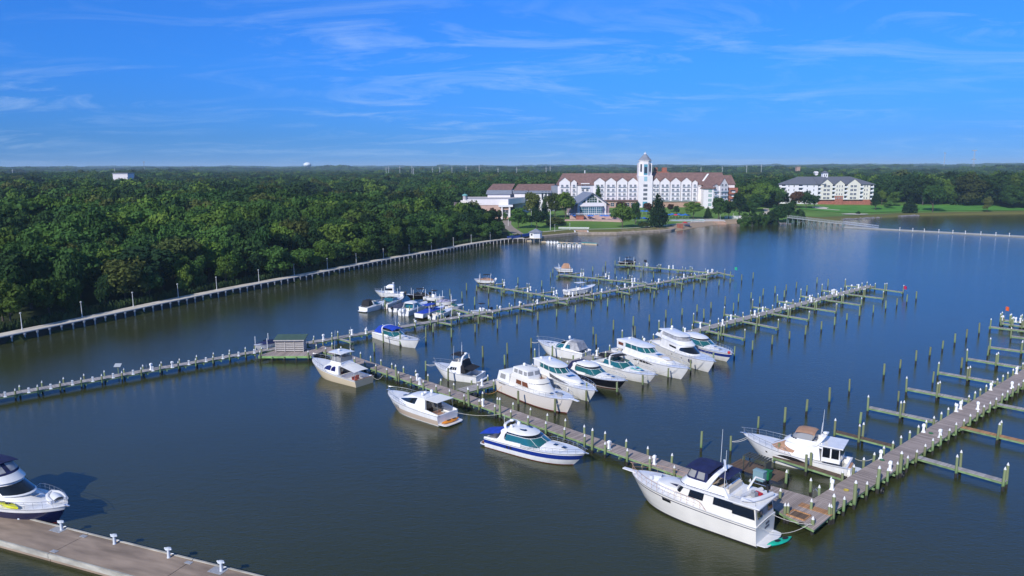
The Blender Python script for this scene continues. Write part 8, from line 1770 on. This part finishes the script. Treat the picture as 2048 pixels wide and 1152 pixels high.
fo = bpy.data.objects.new('far_wood', me); C.objects.link(fo); tag(fo, kind='stuff')
ng = bpy.data.node_groups.new('scatter', 'GeometryNodeTree'); ng.interface.new_socket('Geometry', in_out='INPUT', socket_type='NodeSocketGeometry'); ng.interface.new_socket('Geometry', in_out='OUTPUT', socket_type='NodeSocketGeometry')
gi = ng.nodes.new('NodeGroupInput'); gq = ng.nodes.new('NodeGroupOutput'); jn = ng.nodes.new('GeometryNodeJoinGeometry')
def attr(nm, ty): q = ng.nodes.new('GeometryNodeInputNamedAttribute'); q.data_type = ty; q.inputs['Name'].default_value = nm; return q.outputs['Attribute']
s_a, r_a, t_a = attr('scl', 'FLOAT_VECTOR'), attr('rz', 'FLOAT_VECTOR'), attr('typ', 'INT')
for i, k in enumerate(keys):
    oi = ng.nodes.new('GeometryNodeObjectInfo'); oi.inputs['Object'].default_value = CROWN_SRC[k]; oi.transform_space = 'ORIGINAL'; oi.inputs['As Instance'].default_value = True
    ip = ng.nodes.new('GeometryNodeInstanceOnPoints'); cmp_ = ng.nodes.new('FunctionNodeCompare'); cmp_.data_type = 'INT'; cmp_.operation = 'EQUAL'
    ng.links.new(t_a, cmp_.inputs[2]); cmp_.inputs[3].default_value = i
    ng.links.new(gi.outputs[0], ip.inputs['Points']); ng.links.new(cmp_.outputs[0], ip.inputs['Selection']); ng.links.new(oi.outputs['Geometry'], ip.inputs['Instance']); ng.links.new(s_a, ip.inputs['Scale'])
    e2 = ng.nodes.new('FunctionNodeEulerToRotation'); ng.links.new(r_a, e2.inputs[0]); ng.links.new(e2.outputs[0], ip.inputs['Rotation']); ng.links.new(ip.outputs[0], jn.inputs[0])
ng.links.new(jn.outputs[0], gq.inputs[0]); md = fo.modifiers.new('scatter', 'NODES'); md.node_group = ng
# ------------------------------------------------------------------ haze
HAZE = 0.0001
if HAZE:
    mb = MB(); mb.b2(-20000, 20000, -3500, 21500, -4.5, 96)
    hz = mb.build('haze', []); hm = bpy.data.materials.new('haze'); hm.use_nodes = True
    t = hm.node_tree; t.nodes.remove(t.nodes['Principled BSDF']); pv = t.nodes.new('ShaderNodeVolumePrincipled')
    pv.inputs['Color'].default_value = (0.55, 0.80, 1.0, 1); pv.inputs['Density'].default_value = HAZE; pv.inputs['Anisotropy'].default_value = -0.1
    t.links.new(pv.outputs[0], t.nodes['Material Output'].inputs['Volume'])
    hz.data.materials.clear(); hz.data.materials.append(hm); tag(hz, kind='stuff')
